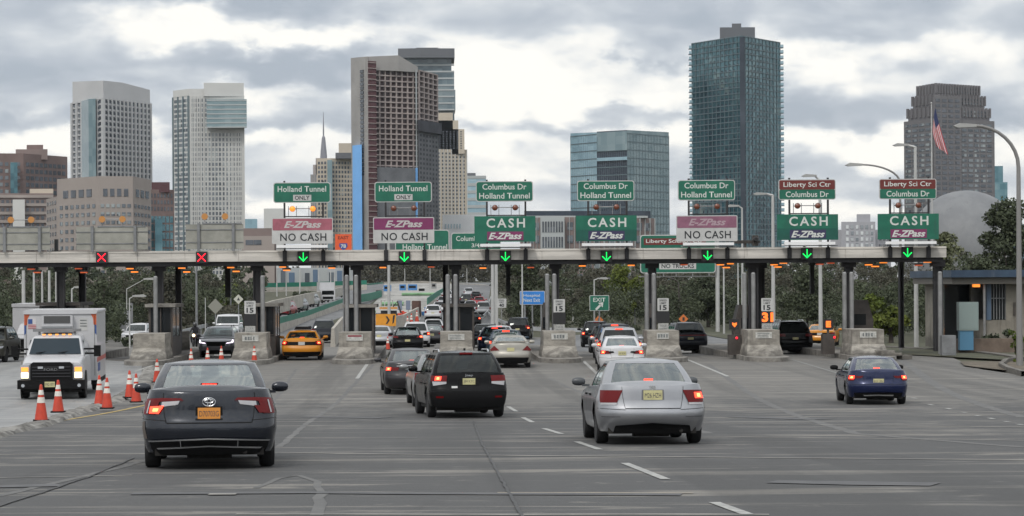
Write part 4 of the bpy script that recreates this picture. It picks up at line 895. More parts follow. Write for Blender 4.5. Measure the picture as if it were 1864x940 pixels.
speed_sign(455, 548, 104.8, 'white speed limit 15 sign over a dark display left of the taxi'); speed_sign(1018, 545, 104.8, 'white speed limit 15 sign over a dark display on the centre island'); speed_sign(1207, 543, 104.8, 'white speed limit 15 sign over a dark display left of the dark van')
speed_sign(1396, 543, 104.8, 'white speed limit sign over glowing red digits 31 at the right', digits='31'); speed_sign(913, 544, 150, 'small white speed limit sign on a post by the far guardrail', boxed=False, number='40', wide=1.2)
# ================================================================== OFFICE ON THE RIGHT
Yo = 119.0; q0 = P(1718, 500, Yo)
t = thing('toll_office', 'single storey tan office with a flat blue edged roof and barred window at the right', 'office building', (X_(1780, Yo), Yo, 0))
def ox(px): return X_(px, Yo)-t.location.x
zr1 = P(1790, 492, Yo).z; zr0 = P(1790, 505, Yo).z
MB().bx(ox(1722), ox(1990), -1.2, 9, zr0, zr1).build('roof_edge', grime_mat('dark_blue_fascia', (.016, .034, .065), (.03, .06, .10), (.11, .14, .17), rough=.5, scale=.8, lo=.56, hi=.7, amt=.6, bump=0), t)
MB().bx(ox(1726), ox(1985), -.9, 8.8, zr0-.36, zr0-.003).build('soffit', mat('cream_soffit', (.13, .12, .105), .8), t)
mb = MB().bx(ox(1831), ox(1985), 0, 8, -.2, zr0-.365).bx(ox(1796), ox(1830.7), 0, 8, -.2, P(1800, 583, Yo).z).bx(ox(1744), ox(1795.7), 3.5, 8, -.2, zr0-.365); mb.build('wall', grime_mat('tan_block_wall', (.17, .155, .13), (.23, .212, .178), (.09, .08, .065), scale=1.5, low=(.06, .055, .045)), t)
w0 = MB().bx(ox(1804), ox(1830.5), .12, .2, P(1800, 582.8, Yo).z, zr0-.37).build('window', K['glassdark'], t)
mb = MB()
for k in range(6): mb.bx(ox(1804+k*5.2)-.02, ox(1804+k*5.2)+.02, .04, .1, P(1800, 582, Yo).z, zr0-.38)
mb.bx(ox(1804), ox(1830), .03, .11, 2.6, 2.65); mb.build('bars', K['galvD'], w0)
MB().bx(ox(1796), ox(1803.5), -.05, .2, P(1800, 582.8, Yo).z+.003, zr0-.37).build('blue_panel', mat('slate_blue_panel', (.07, .11, .17), .6), t)
MB().bx(ox(1744), ox(1790), 3.2, 3.45, -.1, zr0-.4).build('recess_shade_panel', K['glassdark'], t)  # dark panel painting in the shade of the recessed wall
MB().tube([(ox(1786.5), -.6, -.1), (ox(1786.5), -.6, zr0-.36)], .07).build('porch_post', K['galv'], t)
MB().box(ox(1771), -.7, zr0-.45, .35, .3, .16).build('wall_lamp', K['amberon'], t); MB().bx(ox(1844), ox(1848), -.06, -.003, 1.7, 2.4).build('vent', K['steelB'], t)
for px, w_, h0, h_, c_, lb in ((1763, 1.0, 1.0, 1.45, 'pale_cabinet_grey', 'pale grey green equipment cabinet on a blue base by the office'), (1727, .66, 0, .95, 'dull_grey_steel', 'grey steel cabinet beside the last canopy column')):
    Yc = 112 if px == 1763 else 104.5; o = thing('equipment_cabinet', lb, 'cabinet', (X_(px, Yc), Yc, 0.05))
    MB().bx(-w_/2, w_/2, 0, .5, h0, h0+h_).build('box', MATS.get(c_) or mat(c_, (.20, .25, .24), .6), o); MB().bx(-w_/2+.05, w_/2-.05, -.012, -.002, h0+.08, h0+h_-.08).build('door', MATS.get(c_) or K['galvD'], o)
    if h0: MB().bx(-w_/2+.05, w_/2-.25, .05, .45, 0, h0-.002).build('base', mat('bright_blue_paint', (.07, .19, .30), .6), o)
MB_ = MB().bx(X_(1740, 113), X_(1845, 113), 112.6, 113, -.1, .62); tag(MB_.build('garden_wall', mat('brown_retaining_wall', (.10, .075, .058), .9, scale=2, col2=(.15, .115, .09)), None), 'low brown retaining wall in front of the office', 'low wall')
# kerbs on the right
def kerb(name, pts, label, w_=.18, h_=.14, m=None, world=None):
    q = [G(*p) for p in pts] if world is None else [Vector(p) for p in world]; rows = []
    fine = []
    for a, c in zip(q[:-1], q[1:]):
        n = max(1, int((c-a).length/1.0)); fine += [a.lerp(c, k/n) for k in range(n)]
    fine.append(q[-1])
    for k, p in enumerate(fine):
        d = fine[min(k+1, len(fine)-1)]-fine[max(k-1, 0)]; d.z = 0; d.normalize(); n = Vector((-d.y, d.x, 0))*w_/2; z = zg(p.y)
        rows.append([(p.x+n.x, p.y+n.y, z-.1), (p.x+n.x, p.y+n.y, z+h_), (p.x-n.x, p.y-n.y, z+h_), (p.x-n.x, p.y-n.y, z-.1)])
    o = MB().grid(rows).build(name, m or K['concD'], None); return tag(o, kind='structure')
kerb('kerb', [(1864, 686), (1836, 677), (1822, 670), (1832, 661), (1864, 657)], 'kerb', .2, .2, K['conc']); kerb('kerb', [(1864, 656), (1760, 642), (1700, 638), (1612, 634)], 'kerb', .5, .12, K['conc'])
sheet('grass_verge', [(98, 26.0, 60), (104, 24.2, 60), (112, 23, 60), (180, 22, 60)], M_lawn, .05, 12)
sheet('grass_verge', [(84.5, 22.9, 40), (92, 22.2, 40), (97, 23.2, 40)], M_dirt, .06, 8)
# rough broken strip under the cones
rows = []; rr = random.Random(5)
for (y, x) in med:
    if y > 26: pass
mq = [G(-40, 802), G(0, 790), G(60, 777), G(130, 754), G(215, 728), G(262, 699), G(275, 672)]
fine = []
for a, c in zip(mq[:-1], mq[1:]):
    n = max(1, int((c-a).length/.3)); fine += [a.lerp(c, k/n) for k in range(n)]
b1 = MB(); rows = []
for k, p in enumerate(fine):
    d = fine[min(k+1, len(fine)-1)]-fine[max(k-1, 0)]; d.z = 0; d.normalize(); n = Vector((-d.y, d.x, 0)); z = zg(p.y)
    r = []
    for u, h in ((.34, -.02), (.24, .05), (.10, .09), (-.10, .10), (-.24, .07), (-.34, -.02)):
        uu = u + rr.uniform(-.05, .05); r.append((p.x+n.x*uu, p.y+n.y*uu, z+h*rr.uniform(.5, 1.3)))
    rows.append(r)
b1.grid(rows); tag(b1.build('median_strip', mat('broken_concrete_strip', (.07, .066, .06), .95, scale=1.4, col2=(.26, .25, .23), bump=.6)), kind='structure')
# ================================================================== VEHICLES
V = {}
def paint(name, col, metal=.25, rough=.28, dirt=.06):
    return mat(name, col, rough, metal=metal, coat=.45, spec=.35, var=dirt, scale=2.5)
V['glass'] = None
def car_glass(name, tint, mixf, rough=.03, f0=.11, body=.05):
    m, t, b = new_mat(name); t.nodes.remove(b)
    tr = t.nodes.new('ShaderNodeBsdfTransparent'); tr.inputs[0].default_value = (*tint, 1); gl = t.nodes.new('ShaderNodeBsdfGlossy'); gl.inputs['Roughness'].default_value = rough; gl.inputs['Color'].default_value = (.92, .97, .96, 1)
    df = t.nodes.new('ShaderNodeBsdfDiffuse'); df.inputs[0].default_value = (body, body*1.1, body*1.1, 1); m0 = t.nodes.new('ShaderNodeMixShader'); m0.inputs[0].default_value = mixf; t.links.new(tr.outputs[0], m0.inputs[1]); t.links.new(df.outputs[0], m0.inputs[2])
    lw = t.nodes.new('ShaderNodeLayerWeight'); lw.inputs[0].default_value = .5; pw = t.nodes.new('ShaderNodeMath'); pw.operation = 'POWER'; pw.inputs[1].default_value = 4; t.links.new(lw.outputs['Facing'], pw.inputs[0])
    fr = t.nodes.new('ShaderNodeMath'); fr.operation = 'MULTIPLY_ADD'; fr.inputs[1].default_value = 1-f0; fr.inputs[2].default_value = f0; t.links.new(pw.outputs[0], fr.inputs[0]); mx = t.nodes.new('ShaderNodeMixShader')
    t.links.new(fr.outputs[0], mx.inputs[0]); t.links.new(m0.outputs[0], mx.inputs[1]); t.links.new(gl.outputs[0], mx.inputs[2]); t.links.new(mx.outputs[0], t.nodes['Material Output'].inputs[0]); return m
V['glass'] = car_glass('tinted_car_glass', (.50, .60, .57), .15, f0=.17)
V['glassws'] = car_glass('windscreen_glass', (.30, .36, .38), .3, f0=.045, body=.02)
V['glasscl'] = car_glass('clear_car_glass', (.74, .84, .81), .08, f0=.24)
V['glassdk'] = car_glass('privacy_car_glass', (.10, .11, .12), .3, f0=.04, body=.008)
V['rubber'] = mat('tyre_rubber', (.012, .012, .013), .85, var=.2, scale=6)
V['rim'] = mat('alloy_wheel', (.30, .31, .32), .4, metal=.7)
V['rimdark'] = mat('dark_wheel', (.05, .05, .055), .5, metal=.4)
V['trim'] = mat('black_plastic_trim', (.006, .006, .0065), .65, spec=.15)
V['under'] = mat('sooty_underbody', (.010, .009, .008), .9)
V['chrome'] = mat('satin_chrome', (.55, .56, .57), .25, metal=.9)
V['seat'] = mat('grey_seat_cloth', (.16, .165, .165), .9)
V['seatdk'] = mat('dark_seat_cloth', (.03, .03, .032), .9)
V['lensred'] = mat('red_lens', (.115, .003, .004), .25, spec=.28)
V['lensclear'] = mat('clear_lens', (.38, .37, .38), .15, metal=.3, coat=.6)
V['redlit'] = mat('lit_brake_lamp', (1, .06, .03), .3, emit=2.6, ecol=(1, .045, .02))
V['redhot'] = mat('brake_lamp_filament', (1, .3, .1), .3, emit=4.0, ecol=(1, .22, .06))
V['headlit'] = mat('lit_headlamp', (1, .8, .5), .3, emit=2.4, ecol=(1, .76, .46))
V['headwhite'] = mat('lit_white_headlamp', (1, .9, 1), .3, emit=2.2, ecol=(.95, .82, 1))
V['headoff'] = mat('headlamp_glass', (.45, .47, .5), .12, metal=.4, coat=.6)
V['amber'] = mat('amber_marker', (.9, .3, .05), .3, emit=.9, ecol=(1, .35, .05))
V['plateny'] = mat('orange_plate', (.55, .22, .035), .5)
V['platenj'] = mat('pale_yellow_plate', (.45, .42, .22), .5, var=.1, scale=5)
V['platetxt'] = mat('plate_characters', (.05, .045, .06), .6)
V['gap'] = mat('panel_gap', (.004, .004, .004), .9)

def lerp(a, b, t): return a+(b-a)*t
class Car:
    """a body shell swept from measured side and plan profiles; local +Y is forward, rear bumper at y=0"""
    D = dict(L=4.8, W=1.84, n=2.75, DR=.60, DF=.75, sill=.26, wr=.335, ya=1.02, yb=3.82,
             zrear=[(.15, .20), (.30, .10), (.40, .02), (.56, .0), (.64, .02), (.70, .07), (.90, .085), (1.02, .10), (1.06, .12), (1.3, .2)],
             zfront=[(.15, .15), (.3, .04), (.55, .0), (.7, .1), (.8, .3), (1.2, .6)],
             wz=[(.15, .88), (.30, .955), (.55, 1.0), (.75, .99), (.90, .955), (1.05, .90), (1.4, .82)],
             ztop=[(0, 1.04), (.15, 1.06), (.6, 1.055), (1.2, 1.02), (3.0, .96), (3.4, .95), (4.3, .84), (4.65, .70), (4.8, .62)],
             gb=.93, gyb=.48, gyt=1.35, gzr=1.43, gft=2.75, gfb=3.75, gwb=.86, gwr=.60, crown=.06, gn=3.0, gD=.30,
             rwin=(.10, .90, .82), side=[(.20, .60, 0), (.63, .92, 1)], spoiler=False, rails=False)
    def __init__(s, **k):
        for a, v in {**Car.D, **k}.items(): setattr(s, a, v)
    def I(s, tab, x): return float(np.interp(x, [p[0] for p in tab], [p[1] for p in tab]))
    def stations(s):
        R = s.wr+.055; st = [('r', q) for q in (0, .2, .4, .55, .68, .78, .86, .92, .96, .985, 1.0)]
        ys = set(); a0, a1 = s.DR, s.L-s.DF
        for c in (s.ya, s.yb):
            for k in range(-6, 7): ys.add(round(c+R*math.sin(k/6*PI/2), 4))
            ys.add(c+R+.012); ys.add(c-R-.012)
        for k in range(1, 12): ys.add(a0+(a1-a0)*k/12)
        st += [('s', y) for y in sorted(ys) if a0+.01 < y < a1-.01]
        return st + [('f', q) for q in (1.0, .985, .96, .92, .86, .78, .68, .5, .25, 0)]
    def body(s, st, v=None, z=None, off=0.0):
        kind, q = st; W2 = s.W/2; R = s.wr+.055
        if kind == 'r': a = math.asin(min(1, q**(s.n/2))); fx = q; y0 = s.DR*(1-math.cos(a)**(2/s.n)) if q < 1 else s.DR
        elif kind == 'f': a = math.asin(min(1, q**(s.n/2))); fx = q; y0 = s.L-(s.DF*(1-math.cos(a)**(2/s.n)) if q < 1 else s.DF)
        else: fx = 1; y0 = q
        zt = s.I(s.ztop, y0); zl = s.sill
        if kind == 's':
            for c in (s.ya, s.yb):
                d = abs(y0-c)
                if d <= R+1e-3: zl = max(zl, s.wr+math.sqrt(max(0, R*R-d*d))*1.0)
        elif kind == 'r': zl = s.sill-.03
        if z is None: z = lerp(zl, zt, v)
        x = W2*fx*s.I(s.wz, z*1.0)
        if kind == 'r': y = y0 + s.I(s.zrear, z)*(1-.3*q)
        elif kind == 'f': y = y0 - s.I(s.zfront, z)*(1-.25*q)
        else: y = y0
        # gentle shoulder crease
        x += .012*math.exp(-((z-.78)/.05)**2)*(1 if kind == 's' else q**6)
        return Vector((x, y, z))
    def gh(s, st, v, off=0.0):
        """greenhouse surface: st=('r',q) across the back glass, ('s',t) along the side, ('f',q) windscreen"""
        kind, q = st; c = v*v*.05
        yr = lerp(s.gyb, s.gyt, v) - (.07*math.sin(PI*v)); yf = lerp(s.gfb, s.gft, v) + .06*math.sin(PI*v)
        w_ = lerp(s.gwb, s.gwr, v) + .03*math.sin(PI*v); z = lerp(s.gb, s.gzr, v)
        D = s.gD
        if kind == 'r': a = math.asin(min(1, q**(s.gn/2))); x = w_*q; y = yr + D*(1-math.cos(a)**(2/s.gn)) if q < 1 else yr+D
        elif kind == 'f': a = math.asin(min(1, q**(s.gn/2))); x = w_*q; y = yf - (D*(1-math.cos(a)**(2/s.gn)) if q < 1 else D)
        else: x = w_; y = lerp(yr+D, yf-D, q)
        return Vector((x, y, z))
    def gst(s):
        st = [('r', q) for q in sorted({0, .3, .6, .8, s.rwin[2], .94, .97, .99, 1.0})]
        ts = {0.02*0}
        for a, b_, _ in s.side: ts |= {a, b_, (a+b_)/2, a+(b_-a)*.25, a+(b_-a)*.75}
        st += [('s', t) for t in sorted(ts) if 0 < t < 1]
        return st + [('f', q) for q in (1.0, .99, .97, .94, .90, .8, .6, .3, 0)]
    def build(s, name, label, cat, loc, rz, col, group=None, glass='glass', glass_r=None, seats=None, lowtrim=None, detail=2, scale=1.0):
        t = thing(name, label, cat, loc, rz, group); t.scale = (scale,)*3
        ST = s.stations(); full = [(k, q, 1) for k, q in ST] + [(k, q, -1) for k, q in ST[::-1][1:-1]]
        vs = [0, .08, .17, .26, .35, .44, .53, .62, .70, .78, .85, .91, .96, 1.0]
        mb = MB(); rows = []
        for v in vs:
            r = []
            for k, q, sg in full + [full[0]]: p = s.body((k, q), v); r.append((p.x*sg, p.y, p.z))
            rows.append(r)
        mb.grid(rows)
        # deck / bonnet
        rows = []; yr0 = s.body(('r', 0), 1).y; yf0 = s.body(('f', 0), 1).y
        for k, q in ST:
            p = s.body((k, q), 1); e = min(1, (p.y-yr0)/.18)*min(1, (yf0-p.y)/.3); r = []
            for u in (-1, -.975, -.93, -.85, -.6, -.3, 0, .3, .6, .85, .93, .975, 1):
                r.append((p.x*u, p.y, p.z + max(0, e)*s.crown*(1-abs(u)**3.2)))
            rows.append(r)
        mb.grid(rows); bd = mb.build('body', col, t, smooth=True, weld=True, sharp=50)
        # greenhouse shell with openings
        GS = s.gst(); gf = [(k, q, 1) for k, q in GS] + [(k, q, -1) for k, q in GS[::-1][1:-1]]; r0, r1, rq = s.rwin
        gv = [0, r0, .3, .5, .7, r1, .955, 1.0]
        def opening(k1, q1, k2, q2, v1, v2):
            if v1 < r0-1e-6 or v2 > r1+1e-6: return False
            if k1 == k2 == 'r' and max(q1, q2) <= rq+1e-6: return True
            if k1 == k2 == 'f' and max(q1, q2) <= .90+1e-6: return True
            if k1 == k2 == 's':
                for a, b_, _ in s.side:
                    if min(q1, q2) >= a-1e-6 and max(q1, q2) <= b_+1e-6: return True
            return False
        cyc = gf+[gf[0]]; rows = [[(lambda p: (p.x*sg, p.y, p.z))(s.gh((k, q), v)) for k, q, sg in cyc] for v in gv]
        gm = MB(); gm.grid(rows, skip=lambda a, b_: opening(cyc[b_][0], cyc[b_][1], cyc[b_+1][0], cyc[b_+1][1], gv[a], gv[a+1]))
        rows = []; n_ = len(GS)
        ym = (s.gyt+s.gft)/2; hl = (s.gft-s.gyt)/2+.001
        for k, q in GS:
            p = s.gh((k, q), 1.0); lift = .055*max(0, 1-((p.y-ym)/hl)**2)
            rows.append([(p.x*u, p.y, p.z + lift*(1-abs(u)**2.2)) for u in (-1, -.96, -.88, -.7, -.35, 0, .35, .7, .88, .96, 1)])
        gm.grid(rows); gm.build('roof', col, t, smooth=True, weld=True, sharp=50)
        # glazing
        def gpatch(f, n1=8, n2=5, inset=.008):
            rows = []
            for j in range(n2+1):
                rows.append([f(i/n1, j/n2) for i in range(n1+1)])
            return MB().grid(rows)
        def sgn(u): return (abs(u), 1 if u >= 0 else -1)
        def rw(a, b_):
            u = lerp(-rq, rq, a); q, sg = sgn(u); p = s.gh(('r', q), lerp(r0, r1, b_)); return (p.x*sg*.995, p.y+.008, p.z)
        gpatch(rw, 16, 6).build('rear_window', V[glass_r or glass], t, smooth=True)
        def fw(a, b_):
            u = lerp(-.9, .9, a); q, sg = sgn(u); p = s.gh(('f', q), lerp(r0, r1, b_)); return (p.x*sg*.995, p.y-.008, p.z)
        gpatch(fw, 16, 6).build('windscreen', V['glasscl' if glass_r == 'glasscl' else 'glassws'], t, smooth=True)
        for a_, b__, _ in s.side:
            for sg in (-1, 1):
                gpatch(lambda a, c_: (lambda p: ((p.x-.008)*sg, p.y, p.z))(s.gh(('s', lerp(a_, b__, a)), lerp(r0, r1, c_))), 4, 4).build('side_window', V[glass], t, smooth=True)
        # black parcel shelf / cabin floor
        MB().bx(-s.gwb+.16, s.gwb-.16, s.gyb+.36, s.gfb-.35, s.gb-.05, s.gb+.11).build('parcel_shelf', V['trim'], t)
        if seats:
            for yy, xs_ in ((s.gyt+.25, (-.42, .42) if seats != 3 else (-.45, 0, .45)), (s.gyt+1.1, (-.40, .40))):
                for x in xs_:
                    mm = MB(); mm.box(x, yy, s.gb+.12, .48, .14, .30, rx=.15, taper=.85); mm.box(x, yy-.02, s.gb+.37, .26, .10, .17, taper=.85)
                    mm.box(x-.06, yy-.01, s.gb+.28, .012, .012, .1).box(x+.06, yy-.01, s.gb+.28, .012, .012, .1)
                    mm.build('seat', V['seat' if seats != 'dk' else 'seatdk'], t, smooth=False)
            MB().box(0, s.gft-.05, s.gzr-.10, .22, .03, .07).build('rear_view_mirror', V['trim'], t)
        # underbody
        mm = MB().bx(-s.W*.40, s.W*.40, .26, s.L-.3, .19, .52).bx(-s.W*.44, s.W*.44, s.ya+.45, s.yb-.45, .22, .45); mm.bx(-.3, .3, .35, .7, .14, .2); mm.tube([(s.W*.26, .16, .24), (s.W*.26, .6, .25)], .035)
        mm.bx(-s.W*.42, s.W*.42, s.ya-.03, s.ya+.03, s.wr-.04, s.wr+.04); mm.bx(-s.W*.42, s.W*.42, s.yb-.03, s.yb+.03, s.wr-.04, s.wr+.04)
        for y_ in (s.ya, s.yb): mm.bx(-s.W*.45, s.W*.45, y_-.34, y_+.34, .50, s.wr+.41)
        mm.build('underbody', V['under'], t)
        # wheels
        tw = .215
        if not hasattr(s, 'wheelmesh'):
            r = s.wr; pr = [(r*.62, -tw/2+.01), (r*.66, -tw/2), (r*.93, -tw/2+.005), (r*.985, -tw/2+.03), (r, -tw/2+.06), (r, tw/2-.06), (r*.985, tw/2-.03), (r*.93, tw/2-.005), (r*.66, tw/2), (r*.62, tw/2-.01)]
            s.wheelmesh = MB().lathe(pr, axis='x', seg=28).mesh('tyre', V['rubber'], smooth=True)
            rm = MB(); rm.lathe([(r*.60, -.04), (r*.64, .085), (r*.60, .095), (r*.57, .05), (r*.2, .045), (.03, .055)], axis='x', seg=24, cap=False)
            for j in range(5):
                a = 2*PI*j/5; M_ = Matrix.Rotation(a, 3, 'X'); i = MB().box(.075, 0, r*.34, .03, .075, r*.52); k0 = len(rm.v); rm.v += [tuple(M_ @ Vector(p)) for p in i.v]; rm.f += [tuple(k0+q for q in f) for f in i.f]; rm.m += i.m
            s.rimmesh = rm.mesh('rim', V['rim'], smooth=True)
        for yy in (s.ya, s.yb):
            for sg in (-1, 1):
                w_ = put('wheel', s.wheelmesh, t, (sg*(s.W/2-.025-tw/2), yy, s.wr)); put('rim', s.rimmesh, w_, (0, 0, 0), 0 if sg > 0 else PI)
        # door mirrors
        ymir = s.gft + (s.gfb-s.gft)*.52
        for sg in (-1, 1):
            mm = MB(); rows = []
            for th in [PI*k/8 for k in range(9)]:
                rr_ = math.sin(th)**.6 if 0 < th < PI else 0
                rows.append([(sg*(s.W/2+.10)+sg*.125*-math.cos(th)*1.0, ymir+.055*rr_*math.cos(ph), s.gb+.12+.075*rr_*math.sin(ph)) for ph in [2*PI*j/12 for j in range(13)]])
            mm.grid(rows); mm.box(sg*(s.W/2-.03), ymir, s.gb+.05, .14, .05, .04); mm.build('door_mirror', s.mircol if hasattr(s, 'mircol') else col, t, smooth=True)
        if s.rails:
            for sg in (-1, 1):
                p1 = s.gh(('s', .08), 1); p2 = s.gh(('s', .95), 1); MB().tube([(sg*(p1.x-.06), p1.y, p1.z+.01), (sg*(p1.x-.06), p1.y+.12, p1.z+.075), (sg*(p2.x-.06), p2.y-.12, p2.z+.075), (sg*(p2.x-.06), p2.y, p2.z+.01)], .018).build('roof_rail', V['chrome' if s.rails == 2 else 'trim'], t)
        if s.spoiler:
            p = s.gh(('r', 0), 1); MB().box(0, p.y-.05, p.z+.005, s.gwr*1.75, .24, .035).build('roof_spoiler', col, t)
        s.t = t; return t
    def patch(s, quads, name, m, parent, off=.008, front=False, both=True, n=8, sg=None):
        """thin raised pieces that follow the body: quads [((q,z)x4)] bottom-in, bottom-out, top-out, top-in"""
        out = []; kind = 'f' if front else 'r'
        for sgn_ in ((sg,) if sg else ((-1, 1) if both else (1,))):
            mb = MB()
            for Q in quads:
                rows = []
                for j in range(n//2+1):
                    r = []
                    for i in range(n+1):
                        a, c_ = i/n, j/(n//2); q = (1-a)*(1-c_)*Q[0][0]+a*(1-c_)*Q[1][0]+a*c_*Q[2][0]+(1-a)*c_*Q[3][0]; z = (1-a)*(1-c_)*Q[0][1]+a*(1-c_)*Q[1][1]+a*c_*Q[2][1]+(1-a)*c_*Q[3][1]
                        s_ = 1 if q >= 0 else -1; p = s.body((kind, min(abs(q), .9995)), z=z); qq = abs(q)
                        ox = off*qq**4; oy = -off*(1-.5*qq**8)*(1 if not front else -1)
                        r.append(((p.x+ox)*s_*sgn_, p.y+oy, p.z))
                    rows.append(r)
                mb.grid(rows)
            out.append(mb.build(name, m, parent, smooth=True))
        return out
    def plate(s, z, m, txt=None, w_=.31, h_=.155, front=False, x=0):
        p = s.body(('f' if front else 'r', 0), z=z); dy = .022 if front else -.022
        o = MB().box(x, p.y+dy, z, w_, .012, h_).build('number_plate', m, s.t)
        if txt: lettering(txt, w_*.86, h_*.5, V['platetxt'], o, x, p.y+dy+(.008 if front else -.008), z-.005, name='characters', rz=PI if front else 0)
        return o
    def seams(s, trunk_q=.62, zlo=.66, zhi=1.03, bump=.62):
        g = V['gap']; t = s.t
        s.patch([((trunk_q-.10, zlo), (trunk_q-.092, zlo), (trunk_q+.008, zhi), (trunk_q, zhi)), ((0, zlo-.006), (trunk_q-.1, zlo-.006), (trunk_q-.1, zlo+.006), (0, zlo+.006))], 'boot_seam', g, t, .004)
        s.patch([((trunk_q-.1, bump-.003), (.985, bump+.02), (.985, bump+.028), (trunk_q-.1, bump+.004))], 'bumper_seam', g, t, .004)
        for yy in s.doors if hasattr(s, 'doors') else (s.gyt+.35, s.gyt+1.35, s.gft+.55):
            for sg in (-1, 1):
                rows = []
                for z in np.linspace(s.sill+.12, .95, 7):
                    p = s.body(('s', yy), z=float(z)); rows.append([((p.x+.003)*sg, yy-.008, z), ((p.x+.003)*sg, yy+.008, z)])
                MB().grid(rows).build('door_seam', g, t)
        for yy in (s.gyt+.55, s.gyt+1.5):
            for sg in (-1, 1):
                p = s.body(('s', yy), z=.84); MB().box((p.x+.02)*sg, yy, .84, .03, .18, .03).build('door_handle', s.handle if hasattr(s, 'handle') else V['trim'], t)
def at(px, py, Y=None):
    """ground point under a photo pixel (rear bumper centre)"""
    if Y is None: p = G(px, py); return (p.x, p.y, p.z)
    p = P(px, py, Y); return (p.x, Y, zg(Y))
def pitch(t):
    y = t.location.y; k = (zg(y+4.2)-zg(y+.6))/3.6; h = t.rotation_euler.z; t.rotation_euler.x = math.atan(k)*math.cos(h)
SUV = dict(L=4.8, W=1.93, n=3.6, DR=.42, wr=.37, ya=.98, yb=3.88, sill=.33,
           zrear=[(.2, .16), (.4, .04), (.6, .0), (.72, .03), (.80, .08), (1.0, .10), (1.15, .13), (1.6, .3)],
           wz=[(.2, .90), (.35, .96), (.6, 1.0), (.9, .985), (1.05, .95), (1.2, .90)],
           ztop=[(0, 1.10), (.4, 1.11), (3.0, 1.08), (3.5, 1.06), (4.4, .96), (4.7, .82), (4.8, .7)],
           gb=1.04, gyb=.20, gyt=.62, gzr=1.66, gft=2.85, gfb=3.7, gwb=.86, gwr=.66, crown=.03, gn=3.8, gD=.26, rwin=(.12, .88, .86), side=[(.06, .28, 0), (.32, .60, 0), (.63, .93, 1)], rails=1)
HATCH = dict(L=4.45, W=1.82, n=3.2, DR=.45, wr=.345, ya=.88, yb=3.55, sill=.28,
             zrear=[(.2, .16), (.35, .05), (.55, .0), (.66, .03), (.75, .08), (1.0, .13), (1.15, .2), (1.5, .3)],
             ztop=[(0, 1.02), (.4, 1.04), (2.8, .98), (3.2, .96), (4.1, .84), (4.35, .7), (4.45, .62)],
             gb=.97, gyb=.22, gyt=.72, gzr=1.48, gft=2.55, gfb=3.45, gwb=.82, gwr=.60, crown=.03, gn=3.4, gD=.28, rwin=(.12, .88, .86), side=[(.08, .28, 0), (.31, .60, 0), (.63, .93, 1)], spoiler=True)
def brake(c, quads, lit=(1, 1), lens=None, zc=None, qc=None, r=.035, hot=True):
    """tail lamps: lens patches with a glowing lamp in the lit ones"""
    for sg in (-1, 1):
        o = c.patch(quads, 'tail_light', lens or V['lensred'], c.t, .012, sg=sg)[0]
        if lit[0 if sg < 0 else 1]:
            q, z = qc, zc; k = .075; c.patch([((q-k, z-.05), (q+k, z-.05), (q+k, z+.05), (q-k, z+.05))], 'lit_lamp', V['redlit'], o, .019, sg=sg)
            if hot: c.patch([((q-k*.4, z-.028), (q+k*.4, z-.028), (q+k*.4, z+.028), (q-k*.4, z+.028))], 'lit_lamp', V['redhot'], o, .025, sg=sg)
def high_brake(c, on=True, v=.93, w_=.16, h_=.03, low=False):
    v = .34 if low else v; p = c.gh(('r', 0), v); MB().box(0, p.y-.03, p.z, w_*2, .03, h_*1.5).build('high_brake_light', V['redlit'] if on else V['lensred'], c.t)
# ---- 1. dark grey sedan in front
c = Car(W=1.82, L=4.85, gyb=.50, gyt=1.30, gzr=1.43, gwr=.63, gb=.95, ztop=[(0, 1.05), (.15, 1.075), (.6, 1.07), (1.2, 1.03), (3.0, .97), (3.4, .95), (4.3, .84), (4.65, .70), (4.85, .62)], rwin=(.10, .93, .82), gwb=.80)
grey = mat('charcoal_metallic_paint', (.014, .017, .024), .22, metal=.35, coat=.5, spec=.35, var=.06, scale=2.5)
c.mircol = grey; c.handle = V['chrome']
c.build('parked_car' if False else 'sedan', 'dark grey sedan with orange plate, nearest car in the foreground on the left', 'car', at(381, 857), math.radians(5.2), grey, group='cars heading into the toll lanes', glass='glass', glass_r='glasscl', seats=3)
pitch(c.t)
for sg in (-1, 1):
    o = c.patch([((.80, .745), (.955, .745), (.975, .90), (.76, .91)), ((.76, .91), (.975, .90), (.965, .955), (.72, .965)), ((.40, .93), (.76, .915), (.74, .965), (.44, .960)), ((.455, .895), (.47, .885), (.40, .932), (.385, .935))], 'tail_light', V['lensred'], c.t, .012, sg=sg)[0]
    c.patch([((.47, .875), (.72, .845), (.72, .912), (.45, .925))], 'clear_lens', V['lensclear'], o, .014, sg=sg)
    c.patch([((.895, .76), (.915, .76), (.915, .93), (.895, .93))], 'clear_lens', V['lensclear'], o, .018, sg=sg)
    if sg < 0:
        c.patch([((.74, .755), (.875, .76), (.88, .85), (.68, .86))], 'lit_lamp', V['redlit'], o, .019, sg=sg); c.patch([((.76, .785), (.83, .785), (.83, .825), (.75, .825))], 'lit_lamp', V['redhot'], o, .024, sg=sg)
    else: c.patch([((.74, .755), (.875, .76), (.88, .85), (.68, .86))], 'inner_lens', V['lensred'], o, .016, sg=sg)
c.seams(.73, .63, 1.03, .66)
c.plate(.755, V['plateny'], 'D70703G', .30, .15)
c.patch([((0, .665), (.20, .665), (.20, .845), (0, .845))], 'plate_recess', V['trim'], c.t, .005)
p = c.body(('r', 0), z=.90); e = MB()
for (ox_, oz_, rx_, rz_) in ((0, 0, .085, .056), (0, .012, .060, .024), (0, -.002, .024, .052)):
    pts = [(ox_+rx_*math.cos(a), p.y-.022, .905+oz_+rz_*math.sin(a)) for a in [2*PI*k/20 for k in range(21)]]; e.tube(pts, .006, seg=6)
e.build('emblem', V['chrome'], c.t, smooth=True)
